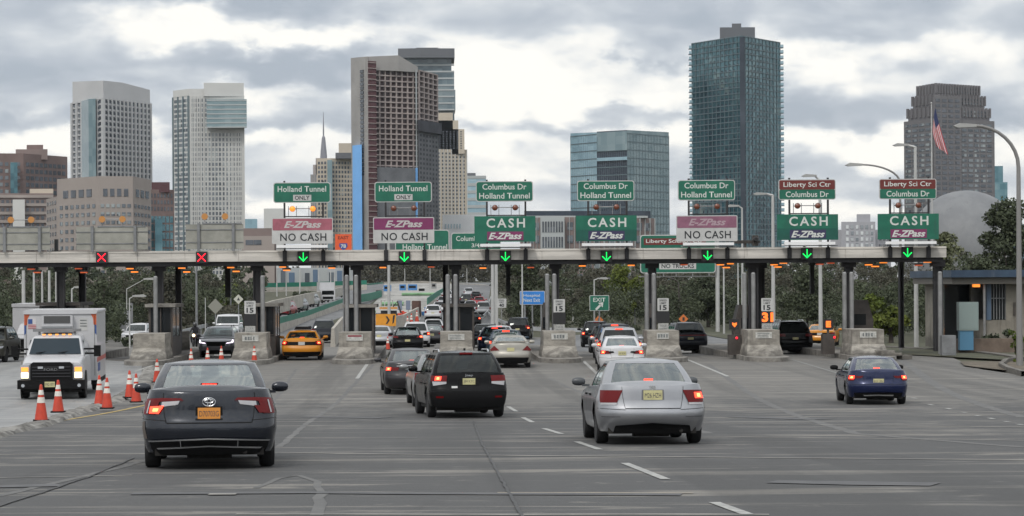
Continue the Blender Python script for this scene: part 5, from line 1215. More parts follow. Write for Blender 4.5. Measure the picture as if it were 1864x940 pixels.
c.patch([((0, .405), (.90, .375), (.90, .395), (0, .425))], 'chrome_strip', V['chrome'], c.t, .03); c.patch([((0, .305), (.78, .275), (.80, .297), (0, .325))], 'chrome_strip', V['chrome'], c.t, .03); c.patch([((.425, .31), (.44, .31), (.44, .41), (.425, .41))], 'chrome_strip', V['chrome'], c.t, .03)
c.patch([((0, .20), (.88, .22), (.90, .385), (0, .405))], 'bumper_insert', V['trim'], c.t, .008)
c.patch([((.50, .865), (.66, .86), (.66, .868), (.50, .875))], 'model_badge', V['chrome'], c.t, .008, sg=-1)
p = c.gh(('r', 0), .34); mm = MB()
for k in range(4): mm.box(-.075+k*.05, p.y-.035, p.z+.015, .042, .02, .030)
mm.build('high_brake_light', V['redlit'], c.t); MB().bx(-.12, .12, p.y-.025, p.y+.02, p.z-.012, p.z+.04).build('brake_light_housing', V['lensred'], c.t)
c.patch([((.93, .42), (.985, .42), (.985, .64), (.95, .66))], 'painted_reflection', mat('brown_reflection', (.09, .075, .065), .7), c.t, .004, sg=-1)  # brownish reflection on the left flank, painted as a thin patch
# person silhouettes seen through the back glass are too vague to build; seats only
# ---- 2. silver sedan
c = Car(W=1.86, L=4.9, gyb=.62, gyt=1.38, gzr=1.42, gwr=.60, gb=.93, gwb=.81, n=3.0, ztop=[(0, 1.00), (.15, 1.03), (.7, 1.02), (1.2, 1.0), (3.0, .96), (3.4, .95), (4.3, .84), (4.65, .70), (4.9, .62)], rwin=(.08, .92, .82),
        zrear=[(.15, .22), (.30, .14), (.40, .03), (.50, .0), (.60, .015), (.70, .06), (.95, .085), (1.02, .10), (1.3, .2)])
silver = paint('silver_metallic_paint', (.30, .305, .32), .75, .30); c.mircol = mat('dark_mirror_cap', (.05, .055, .06), .4)
c.build('sedan', 'silver sedan with right brake lamp lit, standing right of centre in the foreground', 'car', at(1190, 812), math.radians(.2), silver, group='cars heading into the toll lanes', glass='glass', seats=3); pitch(c.t)
brake(c, [((.66, .70), (.93, .70), (.975, .93), (.575, .93))], (0, 1), zc=.84, qc=.86)
c.patch([((.655, .685), (.93, .685), (.935, .72), (.65, .72))], 'clear_lens', V['lensclear'], c.t, .016)
c.seams(.60, .62, .99, .60); c.plate(.845, V['platenj'], 'M26 HZH', .32, .16)
c.patch([((0, .765), (.21, .765), (.21, .935), (0, .935))], 'plate_recess', mat('silver_painted_shade', (.14, .14, .15), .4, metal=.5), c.t, .004)  # shade of the plate recess painted as a darker silver patch
c.patch([((0, .19), (.78, .20), (.70, .33), (0, .37))], 'lower_valance', V['trim'], c.t, .010); c.patch([((.60, .475), (.93, .475), (.93, .49), (.60, .485))], 'bumper_crease', MATS['silver_painted_shade'], c.t, .004)  # crease shade painted as a strip of the same darker silver
p = c.body(('r', 0), z=.97); MB().box(0, p.y-.012, .965, .10, .01, .075).build('emblem', V['chrome'], c.t)
high_brake(c, True, w_=.075, h_=.022, low=True)
# ---- 3. black wagon
kw = dict(SUV); kw.update(W=1.94, L=4.85, gzr=1.60, gyb=.22, gyt=.72, gb=1.06, gwr=.68, gwb=.88, rwin=(.10, .90, .88), rails=2)
c = Car(**kw); black = mat('black_paint', (.0025, .0025, .003), .22, spec=.18, var=.2, scale=2.5)
c.build('sport_utility_car', 'black sport utility car with roof rails in the middle foreground, left brake lamp lit', 'car', at(855, 762), math.radians(6.0), black, group='cars heading into the toll lanes', glass='glassdk', seats='dk'); pitch(c.t)
brake(c, [((.58, .90), (.96, .91), (.985, 1.05), (.58, 1.045))], (1, 0), zc=.98, qc=.80)
c.patch([((.58, .845), (.90, .80), (.93, .905), (.58, .898))], 'clear_lens', V['lensclear'], c.t, .012)
c.plate(.90, V['platenj'], 'J84 KTC', .31, .155); c.patch([((0, .80), (.28, .80), (.28, .985), (0, .985))], 'plate_recess', V['trim'], c.t, .005)
c.patch([((0, .24), (.93, .27), (.95, .66), (0, .66))], 'bumper_cladding', V['trim'], c.t, .012); c.patch([((.66, .50), (.84, .50), (.84, .545), (.66, .545))], 'reflector', V['lensred'], c.t, .022)
c.seams(.57, .68, 1.05, .69); p = c.body(('r', 0), z=1.05); lettering('Jeep', .20, .07, V['chrome'], c.t, 0, p.y-.02, 1.045, bold=.02, name='badge')
c.patch([((.30, .74), (.45, .74), (.45, .79), (.30, .79))], 'sticker', K['signwhite'], c.t, .012, sg=-1)
p = c.gh(('r', 0), .06); MB().box(.12, p.y-.03, p.z+.02, .55, .02, .025).build('rear_wiper', V['trim'], c.t); MB().box(0, c.gyt+.25, c.gzr+.08, .04, .12, .06).build('roof_antenna', V['trim'], c.t); high_brake(c, False, .97)
# ---- 4. dark sedan left of the wagon
c = Car(W=1.85, L=4.85, gyb=.55, gyt=1.35, rwin=(.08, .92, .82), gwb=.81); dkg = mat('dark_brown_grey_paint', (.022, .021, .024), .3, metal=.2, coat=.2, var=.1)
c.build('sedan', 'dark grey sedan half hidden left of the black sport utility car, brake lamps lit', 'car', at(752, 720), math.radians(3.5), dkg, group='cars heading into the toll lanes', glass_r='glass', seats='dk'); pitch(c.t)
brake(c, [((.52, .80), (.95, .78), (.985, .91), (.50, .90))], (1, 1), zc=.85, qc=.86); c.seams(.6, .66, 1.02, .62); c.plate(.80, mat('blue_white_plate', (.22, .30, .38), .5), None); high_brake(c, True, low=True, w_=.07, h_=.022)
c.patch([((0, .955), (.60, .935), (.60, .95), (0, .97))], 'chrome_strip', V['chrome'], c.t, .012)
# ---- 5. grey people carrier hidden behind the wagon
kw = dict(HATCH); kw.update(W=1.85, L=4.6); c = Car(**kw); mg = paint('mid_grey_paint', (.20, .205, .21), .4, .28)
c.build('hatchback', 'mid grey hatchback mostly hidden behind the black sport utility car', 'car', at(812, 742), math.radians(4.0), mg, group='cars heading into the toll lanes', glass='glasscl'); pitch(c.t); brake(c, [((.6, .78), (.95, .78), (.985, .98), (.62, .98))], (0, 0)); c.plate(.75, V['platenj'])
# ---- 6. blue compact
c = Car(W=1.80, L=4.65, gyb=.36, gyt=1.25, gzr=1.38, gb=.93, gwr=.58, n=2.9, ya=.95, yb=3.68, ztop=[(0, .99), (.1, 1.035), (.3, 1.01), (1.2, .99), (3.0, .95), (3.4, .94), (4.2, .83), (4.5, .70), (4.65, .62)], rwin=(.08, .92, .82), gwb=.80); blue = paint('deep_blue_paint', (.005, .011, .05), .35, .22); c.mircol = V['trim']
c.build('sedan', 'deep blue compact sedan alone on the right of the plaza', 'car', at(1600, 738), math.radians(-5.0), blue, group='cars heading into the toll lanes', glass='glass', seats='dk', scale=.95); pitch(c.t)
brake(c, [((.80, .72), (.95, .72), (.985, .88), (.70, .87)), ((.56, .80), (.72, .79), (.72, .86), (.50, .865))], (1, 1), zc=.82, qc=.86); c.seams(.55, .62, .98, .60); c.plate(.70, V['platenj'], 'R53 LPN'); high_brake(c, True, low=True, w_=.09, h_=.022)
c.patch([((0, .22), (.80, .22), (.82, .36), (0, .38))], 'lower_valance', V['trim'], c.t, .01); c.patch([((0, .27), (.5, .26), (.52, .30), (0, .31))], 'bumper_strip', V['chrome'], c.t, .016)
# ---- queue right of centre
c = Car(W=1.83, L=4.8, rwin=(.10, .90, .82), gwb=.80); white = paint('white_paint', (.46, .46, .47), .0, .3, .03)
c.build('sedan', 'white sedan with both brake lamps lit, last in the queue by the centre island', 'car', at(1133, 681), math.radians(-2.6), white, group='cars heading into the toll lanes', glass='glass'); brake(c, [((.50, .80), (.95, .78), (.985, .93), (.62, .92))], (1, 1), zc=.86, qc=.84); c.patch([((.36, .84), (.55, .82), (.62, .90), (.40, .90))], 'dark_lens', V['trim'], c.t, .015); c.plate(.82, V['platenj'], 'X42 BDW'); c.seams(.56, .64, 1.02, .62); high_brake(c, True, low=True, w_=.09, h_=.024)
def far(kwbase, name, label, px, py, deg, col, lit=(1, 1), cat='car', lamps=None, zc=.92, qc=.88, glass='glassdk', high=None, plate='platenj', scale=1.0, Y=None, **k):
    kk = dict(kwbase); kk.update(k); c = Car(**kk)
    c.build(name, label, cat, at(px, py, Y), math.radians(deg), col, group='cars heading into the toll lanes', glass=glass, scale=scale)
    brake(c, lamps or [((.72, .80), (.96, .80), (.985, 1.04), (.76, 1.04))], lit, zc=zc, qc=qc, hot=True); pitch(c.t)
    if plate: c.plate(.80 if kwbase is not HATCH else .72, V[plate])
    if high is not None: high_brake(c, high, .95)
    c.patch([((0, .22), (.85, .24), (.88, .45), (0, .47))], 'lower_bumper', V['trim'], c.t, .01)
    return c
blk2 = mat('dark_navy_paint', (.008, .010, .016), .28, coat=.12, spec=.35, var=.2); lgrey = paint('light_grey_paint', (.33, .335, .35), .4, .3); dblue = paint('dark_teal_blue_paint', (.012, .03, .05), .3, .25); champ = paint('champagne_paint', (.30, .285, .25), .4, .35)
far(SUV, 'sport_utility_car', 'silver sport utility car directly ahead of the white sedan in the queue', 1128, 669, -2.6, lgrey, lamps=[((.84, .82), (.97, .82), (.985, 1.14), (.88, 1.16))], zc=.98, qc=.93, high=True)
far(SUV, 'sport_utility_car', 'dark sport utility car ahead of the silver one, roof brake lamp lit', 1120, 656, -2.6, blk2, high=True)
far(HATCH, 'hatchback', 'dark hatchback third from the front of the centre island queue', 1103, 643, -2.6, mg if False else black, high=False)
far(SUV, 'sport_utility_car', 'black and white sport utility car at the head of the centre island queue', 1086, 633, -2.6, paint('two_tone_white_paint', (.45, .45, .46), 0, .3) if False else black, high=False)
far(SUV, 'sport_utility_car', 'dark navy sport utility car leaving the lane left of the row of guard posts', 1258, 644, 3.0, blk2, lit=(0, 0), lamps=[((0, .96), (.97, .96), (.98, 1.02), (0, 1.02))], L=4.7, W=1.93)
far(SUV, 'sport_utility_car', 'black sport utility car with roof rails in the lane beside the red digits', 1449, 645, 2.0, black, lit=(0, 0), lamps=[((.55, .92), (.96, .92), (.985, 1.06), (.58, 1.06))], gzr=1.70, rails=2, glass='glassdk')
# ---- queue left of centre
c = far(dict(Car.D), 'coupe', 'champagne silver coupe with triangular dark tail lamps left of the centre island', 930, 671, -1.0, champ, lit=(0, 0), lamps=[((.55, .76), (.96, .74), (.985, .80), (.86, .95)), ((.55, .76), (.70, .76), (.86, .95), (.82, .95))], glass='glasscl', W=1.78, L=4.6, gyb=.55, gzr=1.33, gb=.92, n=2.8); c.mircol = V['trim']
MB().box(0, .32, 1.13, 1.45, .18, .035).box(-.6, .34, 1.09, .04, .1, .08).box(.6, .34, 1.09, .04, .1, .08).build('boot_spoiler', champ, c.t)
far(dict(Car.D), 'sedan', 'dark teal sedan ahead of the champagne coupe, left lamp glowing', 922, 659, -1.0, dblue, high=True, glass='glass', lamps=[((.74, .80), (.96, .80), (.985, .98), (.78, .98))], zc=.90)
far(HATCH, 'hatchback', 'dark blue hatchback second ahead of the champagne coupe, both lamps glowing', 901, 649, -1.0, paint('dark_blue_paint', (.01, .022, .06), .3, .25), high=True, glass='glass')
far(SUV, 'sport_utility_car', 'grey sport utility car with bright roof brake lamp ahead of the blue hatchback', 909, 640, -1.0, lgrey, high=True, gzr=1.50)
far(SUV, 'sport_utility_car', 'black sport utility car beside the left crash block of the busy lane', 885, 634, -1.0, black, lit=(1, 0), high=None, gzr=1.52, lamps=[((.84, .82), (.97, .82), (.985, 1.22), (.88, 1.24))], zc=.95, qc=.93)
far(SUV, 'sport_utility_car', 'black sport utility car driving away towards the exit ramp', 942, 619, -6.0, black, lit=(0, 1), lamps=[((.66, .92), (.96, .92), (.985, 1.12), (.70, 1.12))], W=1.88)
# ---- through lane
far(HATCH, 'hatchback', 'black hatchback with a round badge in the lane under the purple NO CASH sign', 742, 643, 0, black, lit=(0, 1), lamps=[((.60, .88), (.96, .90), (.985, 1.0), (.66, .98))], zc=.95, qc=.9, glass='glass', W=1.84)
far(dict(Car.D), 'sedan', 'dark sedan ahead and right of the black hatchback', 786, 631, 0, dkg, lit=(0, 1), lamps=[((.55, .82), (.95, .80), (.985, .93), (.5, .92))], zc=.88, glass='glass')
far(SUV, 'sport_utility_car', 'white sport utility car just ahead of the black hatchback', 757, 633, 0, white, lit=(0, 1))
far(HATCH, 'hatchback', 'white hatchback ahead of the dark sedan in the through lane', 789, 617, 0, white, lit=(0, 0))
c = far(SUV, 'sport_utility_car', 'white sport utility car far up the highway beside the red barrels', 788, 584, -1, white, lit=(0, 0), W=1.86)
far(HATCH, 'hatchback', 'white car partly hidden ahead of the far white sport utility car', 800, 572, -1, white, lit=(0, 0))
far(dict(Car.D), 'sedan', 'silver sedan left of the traffic cone, partly hidden by the brown booth', 690, 634, 0, lgrey, lit=(0, 1), lamps=[((.66, .78), (.95, .78), (.985, .98), (.72, .98))])
far(SUV, 'sport_utility_car', 'dark sport utility car ahead of the taxi', 590, 625, 3, blk2, lit=(0, 0), plate=None)
far(HATCH, 'hatchback', 'dark car seen past the right side of the grilled booth', 858, 598, -2, black, lit=(0, 1)); far(HATCH, 'hatchback', 'pale blue car on the far curve right of the grilled booth', 856, 570, -2, lgrey, lit=(0, 0))
far(SUV, 'van', 'dark van on the far curve right of the grilled booth', 848, 556, -2, dkg, lit=(0, 0), cat='van')
# ---- taxi
yel = paint('taxi_yellow_paint', (.50, .19, .010), 0, .35, .05)
def taxi(px, py, deg, label, lit, Y=None, scale=1.0):
    c = Car(W=1.96, L=5.2, gyb=.75, gyt=1.5, gft=2.95, gfb=3.85, gzr=1.38, gwr=.64, gwb=.86, yb=4.05, ya=1.15, ztop=[(0, 1.0), (.15, 1.03), (.7, 1.02), (1.2, 1.0), (3.0, .96), (3.4, .95), (4.3, .88), (4.9, .74), (5.2, .66)], rwin=(.10, .90, .88))
    c.build('taxi', label, 'taxi', at(px, py, Y), math.radians(deg), yel, group='yellow taxis', glass='glass', seats='dk', scale=scale)
    brake(c, [((.70, .74), (.97, .74), (.985, .93), (.70, .93))], (lit, lit), zc=.85, qc=.86); c.patch([((0, .74), (.70, .74), (.70, .90), (0, .90))], 'dark_panel', V['trim'], c.t, .010); c.plate(.82, K['signwhite'], None); high_brake(c, True, low=True, w_=.10)
    c.patch([((0, .22), (.92, .24), (.95, .42), (0, .42))], 'black_bumper', V['trim'], c.t, .012)
    o = MB().box(0, 2.1, c.gzr+.14, .85, .22, .15, taper=.8).build('roof_light', V['trim'], c.t); return c
taxi(549, 657, 1.5, 'yellow orange taxi with a black bumper entering the left toll lane', 1)
taxi(1492, 632, -14, 'yellow taxi half hidden behind the black sport utility car on the right', 0)
# ================================================================== VEHICLES FACING THE CAMERA
def front_car(kwbase, name, label, px, py, deg, col, Y=None, scale=1.0, lamps=None, lampmat='headoff', grille=None, cat='car', glass='glass', plate=False, **k):
    kk = dict(kwbase); kk.update(k); c = Car(**kk); p = at(px, py, Y); h = math.radians(180+deg)
    # origin is the rear bumper, so step back from the nose
    ox, oy = -math.sin(h)*-c.L*scale, math.cos(h)*-c.L*scale
    c.build(name, label, cat, (p[0]+ox, p[1]+oy, zg(p[1]+2)), h, col, group='vehicles coming through the left lanes', glass=glass, scale=scale)
    c.patch(lamps or [((.62, .70), (.90, .70), (.95, .80), (.60, .80))], 'headlight', V[lampmat], c.t, .012, front=True)
    c.patch([grille or ((0, .50), (.50, .50), (.52, .76), (0, .76))], 'grille', V['trim'], c.t, .010, front=True)
    c.patch([((0, .24), (.80, .24), (.84, .40), (0, .42))], 'lower_grille', V['trim'], c.t, .012, front=True)
    return c
sil2 = paint('pewter_metallic_paint', (.16, .16, .175), .5, .3)
FS = dict(SUV); FS.update(zfront=[(.15, .12), (.3, .04), (.6, .0), (.8, .03), (.92, .14), (1.1, .45), (1.3, .6)], ztop=[(0, 1.10), (.4, 1.11), (3.0, 1.08), (3.5, 1.07), (4.4, 1.0), (4.65, .93), (4.8, .86)], DF=.6)
front_car(FS, 'sport_utility_car', 'pewter grey sport utility car with white headlamps on, facing the camera in a left lane', 393, 651, 0, sil2, lampmat='headwhite', lamps=[((.55, .76), (.90, .80), (.94, .86), (.60, .80)), ((.82, .80), (.90, .80), (.94, .95), (.88, .95))], grille=((0, .62), (.50, .62), (.53, .86), (0, .86)), glass='glasscl', gzr=1.58)
front_car(FS, 'sport_utility_car', 'white sport utility car facing the camera left of the left booth', 240, 629, -6, white, scale=.92, lamps=[((.62, .78), (.88, .80), (.92, .90), (.60, .88))], grille=((0, .56), (.5, .56), (.55, .82), (0, .82)))
front_car(FS, 'van', 'white van facing the camera behind the pewter grey car', 412, 619, 0, white, cat='van', gzr=1.95, gb=1.18, gwr=.86, gwb=.94, gft=3.3, gfb=3.9, W=1.98, ztop=[(0, 1.2), (3.6, 1.22), (4.4, 1.1), (4.65, 1.0), (4.8, .9)], rwin=(.12, .85, .86), rails=0)
red2 = paint('red_paint', (.30, .02, .03), .1, .3)
for px, Y, col, kb, sc_, nm, lb, zz in ((509, 236, red2, FS, 1.0, 'sport_utility_car', 'red car facing the camera first behind the green topped barrier', 576), (535, 258, lgrey, HATCH, 1.0, 'hatchback', 'silver car second behind the green topped barrier', 566), (556, 282, white, FS, 1.0, 'sport_utility_car', 'white van like car third behind the green topped barrier', 558), (578, 310, lgrey, HATCH, 1.0, 'hatchback', 'silver hatchback fourth behind the green topped barrier', 550)):
    c = front_car(kb, nm, lb, px, zz, -9, col, Y=Y, scale=sc_, lampmat='headwhite' if px == 509 else 'headoff', cat='car')
    c.t.location.z = P(px, zz+1, Y).z

rq_ = random.Random(9)
for px, py, cb, col_, nm_, lb in ((866, 548, HATCH, black, 'hatchback', 'small dark car near the top of the highway curve'), (853, 541, SUV, lgrey, 'sport_utility_car', 'tiny pale car at the top of the highway curve'), (806, 560, HATCH, lgrey, 'hatchback', 'pale car beyond the far white sport utility car'), (814, 548, SUV, white, 'sport_utility_car', 'tiny white car high on the highway left of the grilled booth'),
        (880, 576, SUV, mg, 'sport_utility_car', 'grey car on the curve beside the white guardrail'), (872, 560, HATCH, red2, 'hatchback', 'small red car on the curve beside the white guardrail')):
    far(cb, nm_, lb, px, py, -2, col_, lit=(0, 0), plate=None)
for px, Y, col, kb, nm, lb, zz in ((521, 262, dkg, HATCH, 'hatchback', 'dark car between the red and silver ones behind the green topped barrier', 571), (545, 300, white, HATCH, 'hatchback', 'pale car in the farther lane behind the green topped barrier', 559), (568, 322, mg, HATCH, 'hatchback', 'grey car ahead of the white van like one behind the barrier', 552), (587, 340, blk2, FS, 'sport_utility_car', 'dark car just ahead of the small white truck', 547), (612, 380, lgrey, HATCH, 'hatchback', 'tiny silver car beyond the small white truck', 541)):
    c = front_car(kb, nm, lb, px, zz, -9, col, Y=Y, cat='car'); c.t.location.z = P(px, zz+1, Y).z
# ================================================================== AMBULANCE
wht = MATS['white_paint']
p0 = at(94, 728); t = thing('ambulance', 'white box ambulance with lit headlamps and black grille guard, facing the camera at the left', 'ambulance', (p0[0], p0[1], p0[2]), math.radians(5.0), None)
t['group'] = 'vehicles coming through the left lanes'
ab = mat('ambulance_white', (.42, .42, .43), .4, var=.04, scale=2, coat=.2)
# cab and bonnet: cross sections front to back
def loft(secs, m, name, parent, smooth=True, sharp=35):
    mb = MB(); mb.grid(secs); 
    for s_, rev in ((secs[0], False), (secs[-1], True)):
        i = len(mb.v); mb.v += [tuple(p) for p in s_]; f = tuple(range(i, i+len(s_))); mb.f.append(f if rev else f[::-1]); mb.m.append(0)
    return mb.build(name, m, parent, smooth=smooth, sharp=sharp)
def sec(y, w0, w1, z0, z1, r=.10, n=3):
    pts = [(-w0, y, z0), (-w0, y, lerp(z0, z1, .55))]
    for k in range(n+1): a = PI - PI/2*k/n; pts.append((-w1+r+r*math.cos(a), y, z1-r+r*math.sin(a)))
    for k in range(n+1): a = PI/2 - PI/2*k/n; pts.append((w1-r+r*math.cos(a), y, z1-r+r*math.sin(a)))
    return pts + [(w0, y, lerp(z0, z1, .55)), (w0, y, z0)]
loft([sec(.10, .98, .90, .62, 1.16), sec(.25, 1.0, .93, .55, 1.22), sec(.9, 1.0, .95, .55, 1.30), sec(1.45, 1.0, .96, .50, 1.34), sec(3.6, 1.0, .97, .45, 1.36)], ab, 'bonnet', t)
cw = [(1.42, 1.35, .93), (1.62, 1.50, .91), (2.02, 1.88, .82), (2.35, 1.96, .78), (3.6, 1.98, .78)]
loft([sec(1.40, .93, .92, 1.25, 1.36, .04), sec(2.02, .92, .80, 1.25, 1.93, .10), sec(2.35, .92, .78, 1.25, 1.99, .12), sec(3.6, .92, .78, 1.25, 2.0, .12)], ab, 'cab', t)
MB().quad((-.83, 1.40, 1.40), (.83, 1.40, 1.40), (.725, 1.925, 1.895), (-.725, 1.925, 1.895)).build('windscreen', mat('ambulance_windscreen', (.012, .022, .03), .06, spec=.35), t)
for sg in (-1, 1): MB().quad((sg*.935, 1.75, 1.38), (sg*.935, 2.9, 1.38), (sg*.84, 2.9, 1.84), (sg*.86, 2.15, 1.84)).build('side_window', V['glassdk'], t)
mm = MB(); [mm.box(x, 2.12, 2.01, .10, .08, .04) for x in (-.42, -.22, 0, .22, .42)]; mm.build('roof_marker_lights', V['amber'], t)
bxo = MB().bx(-1.2, 1.2, 3.55, 8.2, .45, 2.72); bxo.build('box_body', ab, t)
MB().extrude_xz(rounded(-1.22, 1.22, 2.66, 2.80, .06), 3.50, 8.25).build('roof_cap', ab, t); mm = MB(); [mm.bx(x, x+.02, 1.30, 1.40, 1.41, 1.45) for x in (-.5, .3)]; mm.tube([(-.6, 1.36, 1.43), (-.1, 1.58, 1.50)], .014).tube([(.1, 1.36, 1.43), (.6, 1.58, 1.50)], .014); mm.build('wipers', V['trim'], t); [MB().bx(x-.006, x+.006, 3.538, 3.549, .6, 2.6).build('panel_seam', V['gap'], t) for x in (-1.13, 1.13)]; lettering('FORD', .42, .085, K['galvD'], t, -.02, -.09, .955, name='badge')
ac = MB().bx(-.60, .42, 3.30, 3.549, 2.05, 2.62).build('cooling_unit', ab, t); mm = MB(); mm.bx(-.52, .34, 3.28, 3.297, 2.36, 2.60); mm.build('vent_grille', mat('grey_vent', (.06, .06, .06), .7), ac); MB().bx(-.58, .40, 3.10, 3.29, 2.20, 2.26).build('ledge', V['rim'], ac)
mm = MB().bx(-.80, .75, 2.4, 2.7, 2.10, 2.19); [mm.bx(x-.03, x+.03, 2.45, 2.65, 1.97, 2.1) for x in (-.6, .55)]; mm.build('light_bar', V['galv'] if 'galv' in V else K['galvD'], t)
og = mat('orange_stripe', (.42, .08, .025), .5); bl = mat('blue_stripe', (.03, .07, .22), .5)
for sg in (-1, 1):
    MB().extrude_xz([(sg*1.0, 2.66), (sg*1.19, 2.66), (sg*1.19, 2.28), (sg*1.10, 2.30), (sg*1.08, 2.52)], 3.540, 3.547).build('orange_swoosh', og, t); MB().extrude_xz([(sg*1.19, 2.30), (sg*1.12, 2.30), (sg*1.14, 2.02), (sg*1.19, 1.96)], 3.540, 3.547).build('blue_swoosh', bl, t)
fg = MB().bx(-1.06, -.80, 3.538, 3.546, 2.18, 2.52).build('flag_sticker', mat('flag_white', (.5, .48, .48), .6), t)
mm = MB(); [mm.bx(-1.06, -.80, 3.530, 3.537, z, z+.024, 0) for z in (2.19, 2.24, 2.29)]; mm.bx(-1.06, -.92, 3.528, 3.536, 2.34, 2.50, 1); mm.build('flag_pattern', [mat('flag_red', (.35, .05, .06), .6), bl], fg)
st = MB().bx(.62, .90, 3.538, 3.546, 2.10, 2.52).build('notice_sticker', K['signwhite'], t); mm = MB(); [mm.bx(.65, .87, 3.53, 3.537, z, z+.035) for z in (2.24, 2.33, 2.43)]; mm.build('print', MATS['worn_grey_print'], st)
MB().bx(1.202, 1.206, 3.56, 8.19, 1.05, 1.20).build('side_stripe', mat('faded_red_stripe', (.35, .07, .06), .5), t); MB().bx(1.202, 1.207, 4.0, 5.2, .72, 1.0).build('side_panel', bl, t)
# guard, lamps, bumper
MB().extrude_xz([(-.66, .62), (.66, .62), (.66, 1.12), (.58, 1.18), (-.58, 1.18), (-.66, 1.12)], -.06, .12).build('grille_guard', V['trim'], t)
mm = MB(); [mm.bx(-.60, .60, -.085, -.062, z, z+.02) for z in (.72, .82, .92, 1.02)]; mm.build('guard_bars', V['rimdark'], t)
for x in (-.34, .32): MB().bx(x-.08, x+.08, -.10, -.065, .98, 1.05).build('spot_lamp', V['headoff'], t)
MB().bx(-1.06, 1.06, -.16, .5, .34, .615).build('bumper', V['trim'], t); MB().bx(-.9, .9, .2, .9, .22, .45).build('underbody', V['under'], t)
for sg in (-1, 1):
    h = MB().bx(sg*.98, sg*.70, .04, .12, .66, 1.10).build('headlight', V['headoff'], t); MB().bx(sg*.95, sg*.73, .01, .035, .68, .86).build('lit_lamp', V['headlit'], h); MB().bx(sg*.95, sg*.73, .015, .035, .89, 1.02).build('turn_lamp', V['amber'], h)
    MB().lathe([(.055, -.02), (.05, 0)], axis='y', c=(sg*.88, -.17, .45), seg=12).build('fog_lamp', V['headoff'], t)
    mm = MB().bx(sg*1.22, sg*1.44, 1.72, 1.80, 1.30, 1.66).tube([(sg*.9, 1.76, 1.40), (sg*1.25, 1.76, 1.40)], .03).tube([(sg*.9, 1.76, 1.55), (sg*1.25, 1.76, 1.55)], .03); mm.build('door_mirror', V['trim'], t)
    MB().bx(sg*1.0, sg*1.205, 3.6, 8.1, .3, .46).build('running_board', V['trim'], t)
o = MB().bx(-.20, .12, -.19, -.162, .40, .57).build('number_plate', V['platenj'], t); lettering('MG 871', .27, .09, V['platetxt'], o, -.04, -.196, .485, name='characters')
wm = MB().lathe([(.22, -.12), (.36, -.115), (.40, -.08), (.405, 0), (.40, .08), (.36, .115), (.22, .12)], axis='x', seg=26).mesh('tyre', V['rubber'], smooth=True); rm = MB().lathe([(.22, -.06), (.21, .05), (.12, .10), (.03, .12)], axis='x', seg=20, cap=False).mesh('rim', V['rimdark'], smooth=True)
for yy in (.95, 6.2):
    for sg in (-1, 1): w_ = put('wheel', wm, t, (sg*(.90 if yy < 2 else .98), yy, .40)); put('rim', rm, w_, (0, 0, 0), 0 if sg > 0 else PI)
MB().lathe([(.47, 0), (.47, .06)], axis='x', seg=24, c=(.97, .95, .42)).lathe([(.47, 0), (.47, .06)], axis='x', seg=24, c=(-1.03, .95, .42)).build('wheel_arch', V['under'], t)
# ---- box truck behind
Yt = 121.0; pt = P(56, 600, Yt); t = thing('box_truck', 'white box truck facing the camera, left of and behind the ambulance', 'truck', (pt.x, Yt, zg(Yt+3)), math.radians(3), 'vehicles coming through the left lanes')
MB().bx(-1.25, 1.35, 1.9, 7.5, .7, 2.86).build('box_body', ab, t); MB().bx(-1.30, 1.40, 1.85, 7.55, 2.80, 2.98).build('roof_cap', ab, t)
loft([sec(.1, .95, .9, .6, 1.1), sec(.9, .97, .92, .55, 1.28), sec(1.9, .97, .95, .5, 1.3)], ab, 'bonnet', t); loft([sec(.85, .92, .9, 1.2, 1.3, .04), sec(1.4, .92, .8, 1.2, 1.85), sec(1.9, .92, .78, 1.2, 1.9)], ab, 'cab', t)
MB().quad((-.84, .90, 1.32), (.84, .90, 1.32), (.74, 1.36, 1.80), (-.74, 1.36, 1.80)).build('windscreen', MATS['ambulance_windscreen'], t); MB().bx(-.92, .92, .0, .14, .35, 1.05).build('grille', V['trim'], t)
for sg in (-1, 1): MB().bx(sg*.9, sg*.72, -.02, -.003, .82, 1.0).build('headlight', V['headoff'], t); MB().bx(sg*1.1, sg*1.3, .95, 1.05, 1.2, 1.6).build('door_mirror', V['trim'], t)
for yy in (.9, 5.8):
    for sg in (-1, 1): w_ = put('wheel', wm, t, (sg*.9, yy, .40)); put('rim', rm, w_, (0, 0, 0), 0 if sg > 0 else PI)
# ---- dark truck cut by the left frame edge
front_car(FS, 'pickup_truck', 'dark olive truck cut off by the left edge of the picture', -30, 661, 0, paint('olive_dark_paint', (.035, .035, .028), .1, .4), cat='truck', glass='glassdk')
# ---- motorcycle with rider
pm = at(351, 636); t = thing('motorcycle', 'dark motorcycle with one glowing headlamp beside the pewter grey car', 'motorcycle', pm, math.radians(-2), 'vehicles coming through the left lanes')
mwh = MB().lathe([(.20, -.05), (.28, -.05), (.305, 0), (.28, .05), (.20, .05)], axis='x', seg=24)
for yy in (.35, 1.75): MB().lathe([(.20, -.05), (.28, -.05), (.305, 0), (.28, .05), (.20, .05)], axis='x', seg=24, c=(0, yy, .305)).build('wheel', V['rubber'], t, smooth=True)
MB().tube([(-.1, .36, .31), (-.1, .62, .95)], .025).tube([(.1, .36, .31), (.1, .62, .95)], .025).tube([(-.38, .78, 1.02), (-.1, .64, 1.0), (.1, .64, 1.0), (.38, .78, 1.02)], .018).build('fork', V['rimdark'], t)
MB().lathe([(.02, .55), (.16, .65), (.19, .9), (.14, 1.15), (.03, 1.25)], axis='y', seg=12, c=(0, 0, .82)).build('tank', paint('motorcycle_maroon', (.08, .01, .01), .2, .25), t, smooth=True); MB().box(0, 1.0, .5, .36, .5, .42).box(0, 1.5, .78, .28, .7, .12).build('engine_and_seat', V['trim'], t)
